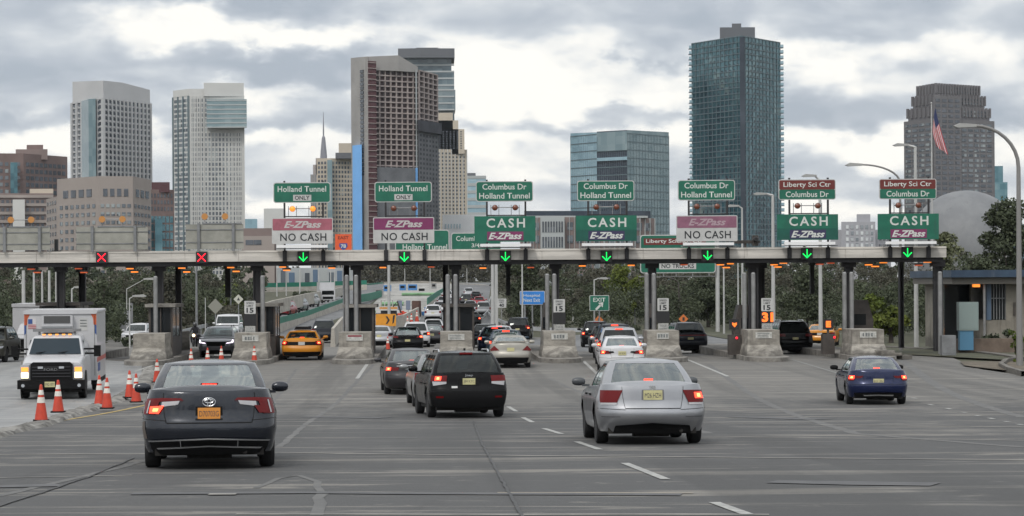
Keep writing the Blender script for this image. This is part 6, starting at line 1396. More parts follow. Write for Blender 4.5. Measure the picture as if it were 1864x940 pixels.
h = MB().lathe([(.03, .55), (.11, .5), (.115, .44)], axis='y', seg=14, c=(0, -.02, .90)).build('headlight', V['trim'], t); MB().lathe([(.10, .42), (.02, .40)], axis='y', seg=14, c=(0, 0, .90)).build('lit_lamp', V['headlit'], h)
def skin_person(name, label, joints, bones, radii, mats_, loc, rz=0, faces=None):
    me = bpy.data.meshes.new('body'); me.from_pydata(joints, bones, []); o = bpy.data.objects.new('body', me); C.objects.link(o)
    sk = o.modifiers.new('s', 'SKIN'); me.skin_vertices.new() if not me.skin_vertices else None
    for i, r in enumerate(radii): me.skin_vertices[0].data[i].radius = r if isinstance(r, tuple) else (r, r)
    me.skin_vertices[0].data[0].use_root = True
    sb = o.modifiers.new('u', 'SUBSURF'); sb.levels = 1; sb.render_levels = 1
    dg = bpy.context.evaluated_depsgraph_get(); m2 = bpy.data.meshes.new_from_object(o.evaluated_get(dg)); bpy.data.objects.remove(o)
    m2.materials.clear(); m2.materials.append(mats_); m2.polygons.foreach_set('use_smooth', [True]*len(m2.polygons))
    r = tag(bpy.data.objects.new(name, m2), label, 'person'); C.objects.link(r); r.location = loc; r.rotation_euler = (0, 0, rz); return r
js = [(0, 1.35, .92), (0, 1.28, 1.15), (0, 1.15, 1.38), (0, 1.12, 1.47), (0, 1.08, 1.60), (-.20, 1.15, 1.36), (-.30, .98, 1.14), (-.36, .80, 1.05), (.20, 1.15, 1.36), (.30, .98, 1.14), (.36, .80, 1.05), (-.15, 1.32, .88), (-.26, .95, .80), (-.24, 1.15, .38), (.15, 1.32, .88), (.26, .95, .80), (.24, 1.15, .38)]
rp = skin_person('person', 'rider in dark clothing and helmet sitting on the motorcycle', js, [(0, 1), (1, 2), (2, 3), (3, 4), (2, 5), (5, 6), (6, 7), (2, 8), (8, 9), (9, 10), (0, 11), (11, 12), (12, 13), (0, 14), (14, 15), (15, 16)],
    [(.16, .12), (.17, .12), (.17, .11), (.06, .06), (.10, .11), .075, .055, .045, .075, .055, .045, .10, .08, .05, .10, .08, .05], mat('dark_riding_clothes', (.018, .018, .022), .8), pm, math.radians(-2))
MB().lathe([(.02, -.15), (.11, -.12), (.14, -.03), (.135, .06), (.09, .12), (.02, .145)], seg=16, c=(0, 1.07, 1.62)).build('helmet', mat('black_helmet', (.02, .02, .022), .25, coat=.5), rp, smooth=True)
# ================================================================== CONES
cm_o = mat('cone_orange', (.44, .038, .014), .5, var=.15, scale=6); cm_w = mat('cone_reflective_band', (.60, .57, .52), .5, var=.12, scale=9)
def cone(px, py, label, h=.92, tilt=0.0):
    p = at(px, py); k = h/.92; t = thing('traffic_cone', label, 'traffic cone', (p[0], p[1], p[2]+(.07 if px < 300 else .0)), random.uniform(0, .6), 'traffic cones along the broken median strip' if px < 300 else 'traffic cones further off')
    def R(z): return (.17 - .14*z/.92)*k
    def pr(z0, z1, d=0.0): return [(R(z0)+d, z0*k), (R(z1)+d, z1*k)]
    MB().box(0, 0, .02*k, .40*k, .40*k, .04*k).build('base', V['trim'], t)
    MB().lathe(pr(.04, .90)+[(.012, .92*k)], seg=18, cap=False).build('body', cm_o, t, smooth=True)
    for z0, z1 in ((.46, .60), (.66, .78)): MB().lathe([(R(z0)+.004, z0*k), (R(z1)+.004, z1*k)], seg=18, cap=False).build('white_band', cm_w, t, smooth=True)
    if tilt: t.rotation_euler.x = tilt
for a in ((75, 773, 'traffic cone nearest the camera on the median strip, far left'), (106, 756, 'traffic cone second along the strip, in front of the ambulance plate'), (181, 742, 'traffic cone at the front right corner of the ambulance, left of a pair'), (195, 749, 'traffic cone at the front right corner of the ambulance, right of a pair'),
          (236, 729, 'traffic cone left of a pair near the dark sedan mirror'), (248, 737, 'traffic cone right of a pair touching the dark sedan mirror'), (286, 700, 'traffic cone behind the left corner of the dark sedan'), (403, 664, 'traffic cone standing in front of the pewter grey car'), (378, 668, 'low traffic cone left of the one before the pewter grey car'),
          (348, 670, 'short traffic cone seen over the dark sedan roof, leftmost there'), (463, 664, 'traffic cone in front of the crash block left of the taxi'), (706, 637, 'orange traffic cone between the silver sedan and the black hatchback'),
          (742, 600, 'leftmost of three red orange cones beside the highway'), (749, 594, 'middle one of three red orange cones beside the highway'), (759, 587, 'rightmost of three red orange cones beside the highway')):
    cone(*a, h=.86 if a[0] < 300 else (.85 if a[0] < 720 else 1.25))
# ================================================================== BARRIERS
Gs = mat('green_glare_screen', (.008, .13, .085), .7, var=.15, scale=.6); Bc = mat('barrier_concrete', (.27, .25, .22), .85, scale=.5, col2=(.40, .375, .33), stretch=(1, 1, 3))
def wall(name, label, cat, pts, h, m, thick=.35, top=None, group=None, topz=None, step=3.0):
    """pts = [(px, py_bottom, Y)] ; wall stands on its own base line"""
    q = [P(*p) for p in pts]; t = thing(name, label, cat, q[0], 0, group) if top else None; o0 = q[0]
    def rib(z0, z1, th):
        mb = MB()
        for a, c in zip(q[:-1], q[1:]):
            a = a-o0 if top else a; c = c-o0 if top else c; d = (c-a); L = d.length; n = max(1, int(L/step)); f = Vector((d.x, d.y, 0)).normalized(); nr = Vector((-f.y, f.x, 0))*th/2
            for k in range(n):
                u = a+d*(k/n); v = a+d*((k+1)/n)-f*.04
                i = len(mb.v); mb.v += [tuple(x) for x in (u+nr+Vector((0, 0, z0)), u-nr+Vector((0, 0, z0)), v-nr+Vector((0, 0, z0)), v+nr+Vector((0, 0, z0)), u+nr*.6+Vector((0, 0, z1)), u-nr*.6+Vector((0, 0, z1)), v-nr*.6+Vector((0, 0, z1)), v+nr*.6+Vector((0, 0, z1)))]
                for f_ in ((0,3,2,1),(4,5,6,7),(0,1,5,4),(1,2,6,5),(2,3,7,6),(3,0,4,7)): mb.f.append(tuple(i+w for w in f_)); mb.m.append(0)
        return mb
    if top:
        rib(-.4, h, thick).build('concrete_base', m, t); rib(h+.002, h+top[0], .12).build('glare_screen', top[1], t); return t
    o = rib(-.4, h, thick).build(name, m); return tag(o, label, cat, group)
a_, b_ = G(498, 609), G(626, 560)
wall('barrier', 'long concrete highway barrier topped by a green screen, rising behind the taxi', 'barrier', [(498, 609, a_.y), (560, 588, (a_.y+b_.y)/2-12), (626, 560, b_.y)], .78, Bc, top=(.55, Gs))
wall('barrier', 'low tan wall on the far side of the cars coming down the highway', 'barrier', [(470, 575, 205), (497, 566, 215), (560, 549, 270), (600, 540, 330), (628, 532, 390)], 1.0, Bc)
wall('barrier', 'pale concrete wall with a green top across the far ramp behind the amber lights', 'barrier', [(478, 536, 470), (560, 534, 480), (640, 531, 490), (668, 530, 490)], 1.45, Bc, top=(.95, Gs), step=8)
wall('barrier', 'green screen curving at the far left edge of the works', 'barrier', [(645, 525, 560), (675, 521, 575), (696, 519, 600)], .7, Gs, step=8); wall('barrier', 'green screen lower left of the excavator', 'barrier', [(645, 548, 330), (672, 543, 360), (694, 537, 410)], .8, Gs)
wall('barrier', 'green screen on a tan base along the right edge of the works', 'barrier', [(778, 562, 300), (796, 546, 370), (812, 535, 450)], .55, Bc, top=(.9, Gs))
wall('barrier', 'tan parapet wall closing the top of the curving highway', 'barrier', [(700, 520, 640), (770, 519, 610), (838, 524, 575), (870, 525, 560), (897, 529, 545)], 1.1, Bc, step=8)
wall('barrier', 'pale works barrier behind the orange chevron board', 'barrier', [(640, 604, 178), (680, 600, 188), (735, 588, 215), (765, 570, 262)], .8, Bc)
wall('barrier', 'plain concrete barrier right of the dark car ahead of the taxi', 'barrier', [(606, 622, 150), (622, 600, 172), (640, 586, 205)], .9, Bc)
wall('barrier', 'pale wall panel between the left booth and the motorcycle', 'barrier', [(316, 645, 116), (343, 642, 117)], 1.15, K['conc'], step=1.2)
# guardrails
def guardrail(label, pts, h=.72):
    q = [G(px, py) for px, py in pts]; fine = []
    for a, c in zip(q[:-1], q[1:]):
        n = max(1, int((c-a).length/1.0)); fine += [a.lerp(c, k/n) for k in range(n)]
    fine.append(q[-1]); o0 = fine[0].copy(); t = thing('guardrail', label, 'guardrail', o0, 0); rows = []
    for k, p in enumerate(fine):
        d = fine[min(k+1, len(fine)-1)]-fine[max(k-1, 0)]; d.z = 0; d.normalize(); n = Vector((-d.y, d.x, 0)); z = zg(p.y)-o0.z
        rows.append([(p.x-o0.x+n.x*s_*.05, p.y-o0.y+n.y*s_*.05, z+h+u) for u, s_ in ((-.32, 0), (-.25, 1), (-.18, 0), (-.14, 0), (-.07, 1), (0, 0), (0, -1), (-.32, -1))])
    MB().grid(rows).build('rail', K['rail'], t)
    for p in fine[::4][:40]: MB().bx(p.x-o0.x-.05, p.x-o0.x+.05, p.y-o0.y+.06, p.y-o0.y+.18, zg(p.y)-o0.z-.2, zg(p.y)-o0.z+h-.05).build('post', K['galvD'], t)
guardrail('white guardrail climbing the right edge of the curving highway', [(871, 597), (888, 578), (889, 562), (896, 541)], .8)
guardrail('guardrail curving right from the highway split towards the exit ramp', [(888, 580), (905, 594), (925, 603), (960, 608)], .8)
guardrail('guardrail behind the centre island and the white sedan queue', [(962, 612), (1000, 615), (1060, 616), (1110, 617)], .8)
guardrail('guardrail behind the motorcycle and the pewter grey car', [(318, 622), (345, 615), (390, 601), (430, 596)], .8)
# ================================================================== POLES AND LAMPS
gal2 = mat('pale_light_pole', (.40, .40, .39), .5, metal=.2, var=.08, scale=1)
def pole(px, ytop, ybot, Y, r, label, arm=None, name='light_pole', m=None, group='light poles beyond the canopy'):
    a = P(px, ybot, Y); z0 = min(a.z, zg(Y)) if ybot > 560 else zg(Y); zt_ = P(px, ytop, Y).z; t = thing(name, label, 'light pole', (a.x, Y, z0-.1), 0, group)
    MB().lathe([(r, 0), (r*.62, zt_-z0)], seg=10).build('pole', m or gal2, t, smooth=True)
    if arm:
        kind, ax, ay = arm; e = P(ax, ay, Y); dx = e.x-a.x; dz = e.z-z0+.1; H = zt_-z0
        if kind == 'curve':
            pts = [(0, 0, H-.02)] + [(dx*(1-math.cos(u))**1.0*.999, 0, H+(dz-H)*math.sin(u)) for u in [PI/2*k/8 for k in range(1, 9)]]
            MB().tube(pts, r*.6, r2=r*.45).build('arm', m or gal2, t, smooth=True)
        else: MB().tube([(0, 0, H-.05), (dx, 0, dz)], r*.55, r2=r*.4).build('arm', m or gal2, t)
        s_ = 1 if dx > 0 else -1; L_ = .85 if Y > 110 else .85
        MB().extrude_xz([(dx-s_*.1, dz-.06), (dx+s_*L_*.8, dz-.09), (dx+s_*L_, dz-.02), (dx+s_*L_*.7, dz+.10), (dx-s_*.1, dz+.05)], -.16, .16).build('lamp_head', mat('lamp_head_grey', (.30, .30, .29), .5), t)
pole(1856, 300, 655, 92, .14, 'tall grey street lamp with a long curved arm at the right edge', ('curve', 1772, 229), 'street_lamp', m=mat('weathered_lamp_post', (.20, .195, .19), .6, metal=.2), group=None)
pole(1640, 330, 610, 122, .10, 'street lamp with a curved arm reaching left above the brown Liberty sign', ('curve', 1566, 300), 'street_lamp', m=MATS['weathered_lamp_post'], group=None)
pole(1668, 264, 602, 135, .15, 'tall pale light pole behind the rightmost sign with a short arm', ('flat', 1650, 264)); pole(1494, 325, 606, 140, .14, 'tall pale light pole left of the small orange E, lamp to the left', ('flat', 1483, 320))
pole(1408, 352, 598, 150, .15, 'tall white light pole right of the red digits with short top arm', ('flat', 1393, 353)); pole(1352, 376, 600, 165, .10, 'pale light pole just left of the red digits', ('flat', 1343, 375))
pole(1318, 470, 600, 185, .09, 'thin light pole right of the green gantry leg'); pole(1344, 470, 598, 185, .08, 'thin light pole left of the red digits')
pole(951, 470, 584, 170, .08, 'white pole in front of the blue sign'); pole(1082, 507, 592, 185, .08, 'pale lamp post holding up the EXIT sign', ('flat', 1090, 507)); pole(1043, 526, 560, 230, .08, 'small lamp post left of the EXIT sign', ('flat', 1037, 527)); pole(1236, 516, 590, 200, .10, 'brown lamp post with arm left behind the dark van', ('curve', 1200, 504), m=K['steelB'])
pole(905, 470, 562, 190, .10, 'thin grey pole beside the small speed sign'); pole(897, 470, 560, 185, .19, 'thick grey gantry leg at the highway split', name='gantry_leg')
pole(358, 480, 588, 165, .11, 'olive light pole left of the tilted grey diamond sign', m=K['galvD']); pole(374, 540, 590, 190, .05, 'thin pole between the diamond signs'); pole(420, 480, 548, 200, .08, 'thin pole above the pale diamond sign', m=K['galvD'])
pole(231, 523, 600, 165, .045, 'lamp post with a slanting arm to the right over the left trees', ('flat', 264, 508)); pole(236, 540, 600, 150, .06, 'short white lamp post beside the grey sign back', ('flat', 244, 539)); pole(131, 523, 575, 160, .09, 'short lamp post above the ambulance', ('flat', 137, 523))
for px, r_, lb in ((43, .17, 'thick pale pole, first of five above the box truck'), (62, .11, 'pale pole, second of five above the box truck'), (77, .09, 'pale pole, third of five above the box truck'), (90, .13, 'pale pole, fourth of five above the box truck'), (102, .07, 'thin pole, last of five above the box truck')): pole(px, 490, 570, 150, r_, lb)
for px, Y, lb in ((504, 420, 'leftmost thin pole above the far green fence'), (521, 425, 'second thin pole above the far green fence'), (546, 300, 'taller thin pole left of the bush'), (580, 430, 'thin pole above the white truck'), (602, 380, 'thin pole right of the white truck'), (609, 380, 'thin pole rightmost above the green fence'), (783, 500, 'thin white pole behind the works'), (850, 600, 'thin pole at the top of the curve'), (737, 560, 'thin pole above the works')): pole(px, 488, 520, Y, .12, lb)
# ================================================================== SIGNS BEYOND
def ground_sign(name, label, px0, px1, y0, y1, Y, face, lines, border=True, posts=(0,), m_txt='letter', tilt=0.0, cat='road sign', bw=.05, drop=True, r=.08):
    a = P(px0, y0, Y); b2 = P(px1, y1, Y); w_ = b2.x-a.x; h_ = a.z-b2.z; cx = (a.x+b2.x)/2; z0 = zg(Y); t = thing(name, label, cat, (cx, Y, z0)); zc = (a.z+b2.z)/2-z0
    o = MB().extrude_xz(rounded(-w_/2, w_/2, zc-h_/2, zc+h_/2, r), 0, .04).build('panel', K['signwhite'] if border else face, t)
    if border: MB().extrude_xz(rounded(-w_/2+bw, w_/2-bw, zc-h_/2+bw, zc+h_/2-bw, r*.7), -.02, -.002).build('face', face, o)
    for (txt, fx, fz, fw_, fh) in lines: lettering(txt, w_*fw_, h_*fh, K[m_txt], o, fx*w_/2, -.03, zc+fz*h_/2, bold=.01)
    if drop:
        for x in posts: MB().bx(x*w_-.06, x*w_+.06, .05, .15, -.1, zc+h_*.3).build('post', K['galvD'], t)
    if tilt: o.rotation_euler = (0, tilt, 0); 
    return t, o, zc, w_, h_
t, o, zc, w_, h_ = ground_sign('exit_sign', 'green EXIT sign with an up right arrow on a pale post', 1073, 1109, 538, 566, 184, K['green'], [('EXIT', 0, .42, .62, .26)])
i = MB(); i.bx(-.09, .09, -.04, -.03, -.42, .18); i.extrude_xz([(-.27, .12), (.27, .12), (0, .46)], -.04, -.03); Mr = Matrix.Rotation(PI/4, 3, 'Y'); i.v = [tuple(Mr @ Vector(v) + Vector((0, 0, zc-h_*.20))) for v in i.v]; i.build('arrow', K['letter'], o)
blu = mat('sign_blue', (.02, .17, .50), .5, var=.08, scale=2)
t, o, zc, w_, h_ = ground_sign('services_sign', 'bright blue sign with two white text lines, slightly tilted, left of the centre island', 946, 992, 530, 555, 182, blu, [('Hospital', -.05, .3, .66, .24), ('Next Exit', -.05, -.32, .66, .26)], posts=(-.3, 0, .35)); o.rotation_euler = (0, 0, 0)
for px, Y, r_, m_, lb in ((392, 165, 14, K['galvD'], 'large weathered grey diamond sign above the white van'), (434, 185, 9, K['signwhite'], 'small pale diamond sign right of the large grey one')):
    p = P(px, 558 if px == 392 else 545, Y); s_ = r_/F*Y; t = thing('diamond_sign', lb, 'road sign', (p.x, Y, zg(Y))); z = p.z-zg(Y)
    MB().extrude_xz([(-s_, z), (0, z-s_), (s_, z), (0, z+s_)], 0, .03).build('panel', mat('weathered_diamond', (.20, .20, .17), .7) if px == 392 else mat('pale_diamond', (.42, .42, .36), .6), t); MB().bx(-.04, .04, .04, .1, -.2, z).build('post', K['galvD'], t)
    if px != 392: MB().extrude_xz([(-s_*.3, z-.1), (.0, z+s_*.4), (s_*.3, z-.1)], -.012, -.003).build('symbol', K['letterblk'], t)
for px, py, Y, lb in ((1090, 583, 195, 'orange diamond works sign below the EXIT sign'), (1244, 581, 190, 'orange diamond works sign above the dark van')):
    p = P(px, py, Y); t = thing('diamond_sign', lb, 'road sign', (p.x, Y, zg(Y))); z = p.z-zg(Y); s_ = .42; MB().extrude_xz([(-s_, z), (0, z-s_), (s_, z), (0, z+s_)], 0, .03).build('panel', mat('works_orange', (.50, .14, .03), .6), t); MB().bx(-.04, .04, .04, .1, -.2, z).build('post', K['galvD'], t)
    MB().bx(-.08, .1, -.012, -.003, z-.15, z+.15).build('symbol', K['letterblk'], t)
ground_sign('sign_back', 'plain grey back of a road sign beside the left lamp posts', 218, 242, 552, 612, 178, K['galvD'], [], border=False, posts=(-.4, .4)); ground_sign('sign_back', 'small pale sign back among the trees left of the dark van', 1135, 1161, 525, 538, 215, mat('pale_sign_back', (.33, .34, .34), .6), [], border=False, posts=(-.3, .3))
# chevron board of the works
t, o, zc, w_, h_ = ground_sign('chevron_board', 'orange works board with a black symbol on the left of the highway', 684, 721, 572, 594, 172, mat('board_orange', (.58, .24, .015), .6, var=.1, scale=2), [], border=False, posts=(-.4, .4))
MB().extrude_xz([(-.02, zc+.3), (.12, zc+.3), (.30, zc), (.12, zc-.3), (-.02, zc-.3), (.14, zc)], -.012, -.002).build('symbol', K['letterblk'], o); MB().extrude_xz([(.55, zc+.35), (.72, zc+.4), (.62, zc-.2), (.5, zc-.3)], -.012, -.002).build('symbol', K['letterblk'], o)
# overhead gantry signs
def gantry(name, label, px0, px1, y0, y1, Y, extra): 
    a = P(px0, y0, Y); b2 = P(px1, y1, Y); w_ = b2.x-a.x; h_ = a.z-b2.z; t = thing(name, label, 'overhead sign', ((a.x+b2.x)/2, Y, zg(Y))); zc = (a.z+b2.z)/2-zg(Y)
    o = MB().extrude_xz(rounded(-w_/2, w_/2, zc-h_/2, zc+h_/2, .25), 0, .06).build('panel', K['signwhite'], t); MB().extrude_xz(rounded(-w_/2+.08, w_/2-.08, zc-h_/2+.08, zc+h_/2-.08, .2), -.02, -.002).build('face', K['green'], o)
    extra(o, t, zc, w_, h_); return t
def e1(o, t, zc, w_, h_):
    def zz(py, Y=190): return P(1235, py, Y).z-zg(Y)
    def xx(px, Y=190): return (px-1234)/F*Y
    MB().bx(xx(1172), xx(1285), -.03, -.022, zz(446), zz(434)).build('brown_band', K['maroon'], o); lettering('Liberty Science Ctr', xx(1280)-xx(1176), .42, K['letter'], o, (xx(1280)+xx(1176))/2, -.036, zz(440), bold=.015)
    MB().bx(xx(1200), xx(1267), -.03, -.022, zz(490.5), zz(478)).build('white_plaque', K['signwhite'], o); lettering('NO TRUCKS', xx(1263)-xx(1204), .38, K['letterblk'], o, (xx(1263)+xx(1204))/2, -.036, zz(484.5), bold=.02)
    mm = MB(); mm.bx(-w_/2-.1, xx(1306), .3, .5, zz(504.5), zz(502.5)); [mm.bx(xx(p)-.04, xx(p)+.04, .1, .3, zz(504), zz(496)) for p in (1178, 1208, 1231, 1261, 1291)]; mm.bx(-w_/2-.1, xx(1306), .3, .6, zz(470), zz(466)); mm.build('catwalk', K['galv'], t)
    MB().lathe([(.19, -.2), (.17, zz(440))], seg=12, c=(xx(1307), .45, 0)).build('leg', gal2, t, smooth=True)
gantry('overhead_sign', 'large green overhead sign with brown Liberty Science band and NO TRUCKS plaque', 1165, 1303, 428, 497, 190, e1)
def e2(o, t, zc, w_, h_): lettering('Holland Tunnel', w_*.82, .50, K['letter'], o, .05*w_, -.03, P(770, 450, 200).z-zg(200), bold=.012); MB().lathe([(.15, -.2), (.12, zc+h_*.4)], seg=10, c=(-w_*.62, .4, 0)).build('leg', gal2, t)
gantry('overhead_sign', 'green overhead Holland Tunnel sign behind the purple NO CASH sign', 719, 818, 419, 462, 200, e2)
def e3(o, t, zc, w_, h_): lettering('Columbus Dr', w_*.72, .46, K['letter'], o, -.04*w_, -.03, P(770, 434, 200).z-zg(200)-.05, bold=.012); lettering('3/4 mile', w_*.42, .36, K['letter'], o, .12*w_, -.03, P(770, 446.5, 200).z-zg(200)-.05, bold=.012); MB().lathe([(.15, -.2), (.12, zc+h_*.4)], seg=10, c=(w_*.4, .4, 0)).build('leg', gal2, t)
gantry('overhead_sign', 'green overhead Columbus Dr distance sign left of the middle CASH sign', 821, 912, 424, 462, 200, e3)
p = P(625, 441, 150); t = thing('route_sign', 'orange EAST 78 route sign with a blue interstate shield above the canopy', 'road sign', (p.x, 150, zg(150))); z = p.z-zg(150); w_ = 15/F*150
o = MB().bx(-w_, w_, 0, .03, z-.62, z+.54).build('panel', mat('route_orange', (.62, .09, .025), .55, var=.08, scale=3), t); lettering('EAST', w_*1.3, .22, mat('dark_red_lettering', (.16, .02, .01), .6), o, 0, -.012, z+.30, bold=.02)
MB().extrude_xz([(-.26, z-.08), (.26, z-.08), (.29, z-.28), (.16, z-.46), (0, z-.54), (-.16, z-.46), (-.29, z-.28)], -.02, -.004).build('shield', mat('shield_blue', (.03, .06, .25), .5), o); lettering('78', .36, .26, K['letter'], o, 0, -.026, z-.28, bold=.03); MB().bx(-.06, .06, .05, .15, -.2, z+.3).build('post', K['galvD'], t)
# ================================================================== FLAG
Yf = 200; p = P(1697, 455, Yf); t = thing('flagpole', 'slim grey flagpole standing in front of the dark stepped tower', 'flagpole', (p.x, Yf, zg(Yf))); MB().lathe([(.12, 0), (.05, P(1697, 190, Yf).z-zg(Yf))], seg=10).lathe([(.01, 0), (.1, .08), (.01, .2)], seg=8, c=(0, 0, P(1697, 190, Yf).z-zg(Yf))).build('pole', gal2, t, smooth=True)
fr, fw_, fb = mat('flag_cloth_red', (.40, .02, .035), .8), mat('flag_cloth_white', (.50, .46, .46), .8), mat('flag_cloth_navy', (.02, .03, .09), .8)
hf = 1.9; mb = MB(); n1, n2 = 26, 13; P0 = P(1697.5, 195, Yf)
def fp(a, b2):   # a along the fly, b2 down the hoist: hanging limp in folds
    fold = .10*math.sin(b2*11+a*3)*(.3+a)
    return ((1-b2)*(.22+.85*a) + .30*a*a + fold*.5, fold, -b2*1.9*(1-a) - a*(3.6+.75*(1-b2)))
for i in range(n1):
    for j in range(n2):
        a0, a1, b0, b1_ = i/n1, (i+1)/n1, j/n2, (j+1)/n2; canton = a0 < .34 and j < 7
        mb.quad(fp(a0, b0), fp(a0, b1_), fp(a1, b1_), fp(a1, b0), mi=2 if canton else (0 if j % 2 == 0 else 1))
o = mb.build('flag', [fr, fw_, fb], None, smooth=True, loc=P0 - Vector((0, .05, 0))); tag(o, 'limp red and white striped flag with navy canton hanging from the flagpole', 'flag')
# ================================================================== WORKS BEYOND
Ye = 230; p = G(708, 577); t = thing('road_roller', 'dark construction machine with orange hood and white cab frame in the highway works', 'construction machine', (P(708, 577, Ye).x, Ye, zg(Ye)), math.radians(25)); t.scale = (.75,)*3
MB().box(-.3, 0, .75, 1.9, 3.6, .9).box(.2, .5, 1.35, 1.5, 2.2, .5).build('chassis', K['steelD'], t); MB().box(-.2, -.3, 1.95, 2.2, 1.2, .30).build('hood', mat('machine_orange', (.55, .26, .08), .6), t); mm = MB(); [mm.bx(x-.05, x+.05, y-.05, y+.05, 2.1, 3.0) for x in (-.9, .3) for y in (-.6, .6)]; mm.bx(-1.0, .4, -.7, .7, 3.0, 3.1); mm.build('cab_frame', K['signwhite'], t)
for x in (-1.0, .7): MB().lathe([(.3, -.2), (.55, -.18), (.55, .18), (.3, .2)], axis='x', c=(x, -1.0, .5), seg=16).build('wheel', V['rubber'], t); 
MB().tube([(.5, 0, 1.9), (1.2, -.2, 2.9), (1.7, -.4, 1.2)], .13).build('boom', K['steelB'], t)
Yb2 = 255; t = thing('steel_drum', 'rusty brown cylindrical tank standing in the works', 'tank', (P(758, 562, Yb2).x, Yb2, zg(Yb2)-.05)); MB().lathe([(.50, 0), (.54, .1), (.54, 1.8), (.50, 1.9)], seg=20).build('shell', mat('rusty_brown', (.075, .04, .032), .85, var=.3, scale=2), t, smooth=True); MB().lathe([(.56, .6), (.56, .68)], seg=20).build('hoop', K['steelB'], t)
for px, py, lb in ((777, 560, 'bright blue portable toilet left of the green screen'), (769, 563, 'blue crate beside the portable toilet')):
    Y = 262; t = thing('portable_toilet' if px == 777 else 'crate', lb, 'portable toilet' if px == 777 else 'crate', (P(px, py, Y).x, Y, zg(Y)-.05)); hh = .95 if px == 777 else .5; MB().bx(-.28, .28, 0, .6, 0, hh).build('shell', mat('works_blue', (.04, .16, .38), .6), t); MB().bx(-.18, .18, -.02, -.003, .05, hh-.1).build('door', MATS['works_blue'], t)
    if px == 777: MB().bx(-.3, .3, -.02, .62, hh, hh+.08).build('roof', MATS['works_blue'], t)
for px, lb in ((728, 'left tilted solar message board in the works'), (743, 'right tilted solar message board in the works')):
    Y = 248; t = thing('message_board', lb, 'message board', (P(px, 565, Y).x, Y, zg(Y)-.05)); MB().box(0, 0, 1.5, .5, .08, 1.1, rx=-.35).build('solar_panel', mat('solar_slate', (.06, .08, .13), .4), t); MB().bx(-.05, .05, .15, .25, 0, 1.4).bx(-.35, .35, -.3, .5, .1, .35).build('trailer', K['signwhite'], t)
for k, (px, lb) in enumerate(((732, 'leftmost red works barrel'), (736, 'second red works barrel'), (728, 'red barrel by the roller'))):
    Y = 236-k*6; t = thing('barrel', lb + ' in the highway works', 'barrel', (P(px, 570, Y).x, Y, zg(Y))); MB().lathe([(.28, 0), (.24, 1.0), (.20, 1.05)], seg=14).build('drum', cm_o, t, smooth=True); MB().lathe([(.265, .4), (.258, .58)], seg=14, cap=False).build('white_band', cm_w, t)
gm = mat('green_formwork', (.20, .36, .20), .8, var=.2, scale=.4)
for px, py, Y, w_, lb in ((715, 552, 330, 3.2, 'pale green formwork sheet at the left of the works'), (765, 540, 420, 7.0, 'wide pale green formwork deck at the back of the works'), (672, 566, 265, 1.4, 'narrow green sheet left of the roller')):
    o = MB().box(0, 0, .35, w_, 9, .3).box(0, -4, .15, w_, .2, .5).build('formwork', gm, None, loc=(P(px, py, Y).x, Y, zg(Y))); tag(o, lb, 'formwork')
rr = random.Random(11)
for k, (px, py, Y, w_, c_, lb) in enumerate(((705, 527, 470, 1.6, 'works_blue', 'small blue works container far left'), (733, 525, 480, 1.4, 'works_blue', 'small blue works container in the middle'), (751, 526, 480, 2.0, 'works_blue', 'small blue works container far right'), (768, 532, 440, 1.7, 'sign_white', 'white works van shaped container far off'), (690, 535, 420, 1.6, 'galvanised_pipe', 'grey generator left of the far works'), (790, 527, 500, 1.2, 'galvanised_pipe', 'white store box at the far right of the works'))):
    t = thing('works_container', lb, 'container', (P(px, py, Y).x, Y, zg(Y))); MB().bx(-w_/2, w_/2, 0, 2, 0, 1.3).build('shell', MATS[c_], t); MB().bx(-w_/2+.2, w_/2-.3, -.03, -.003, .5, 1.0).build('panel', V['trim'], t)
# white truck and van coming down the far highway
for px, py, Y, lb, hh in ((597, 545, 300, 'small white truck last in the line behind the green topped barrier', 2.6),):
    t = thing('box_truck', lb, 'truck', (P(px, py, Y).x, Y, zg(Y)+.9), math.radians(8)); MB().bx(-1.0, 1.0, 1.6, 6, .6, hh+.3).build('box_body', ab, t); MB().bx(-1.0, 1.0, 0, 1.59, .5, 1.9).build('cab', ab, t); MB().quad((-.85, -.01, 1.2), (.85, -.01, 1.2), (.8, -.01, 1.75), (-.8, -.01, 1.75)).build('windscreen', V['glassdk'], t); MB().bx(-.7, .7, -.03, -.003, .6, .95).build('grille', V['trim'], t)
o = MB().box(0, 0, .3, 5.2, 20, .6).build('white_shed', mat('white_roofing', (.60, .60, .62), .6), None, loc=(P(528, 548, 330).x, 330, zg(330)-.3)); 
o.name = 'storage_shed'; tag(o, 'long low white roofed shed left of the bush behind the barrier', 'shed')
# low pale buildings between the far fence and the canopy
t = thing('warehouse', 'row of pale low warehouses with blue doors above the far green fence', 'building', (P(560, 500, 560).x, 560, zg(560)))
MB().bx(-14, 12, 0, 12, -2, P(560, 488, 560).z-zg(560)).build('wall', mat('pale_warehouse_wall', (.33, .35, .36), .8, var=.1, scale=.2), t); rr = random.Random(4)
for k in range(12): MB().bx(-13+k*2.05, -13+k*2.05+1.1+.5*rr.random(), -.12, -.02, 0, 3.2+rr.random()).build('door' if k % 3 else 'window', [M['win'], mat('dull_blue_door', (.08, .13, .20), .6), M['bandL']][k % 3], t)
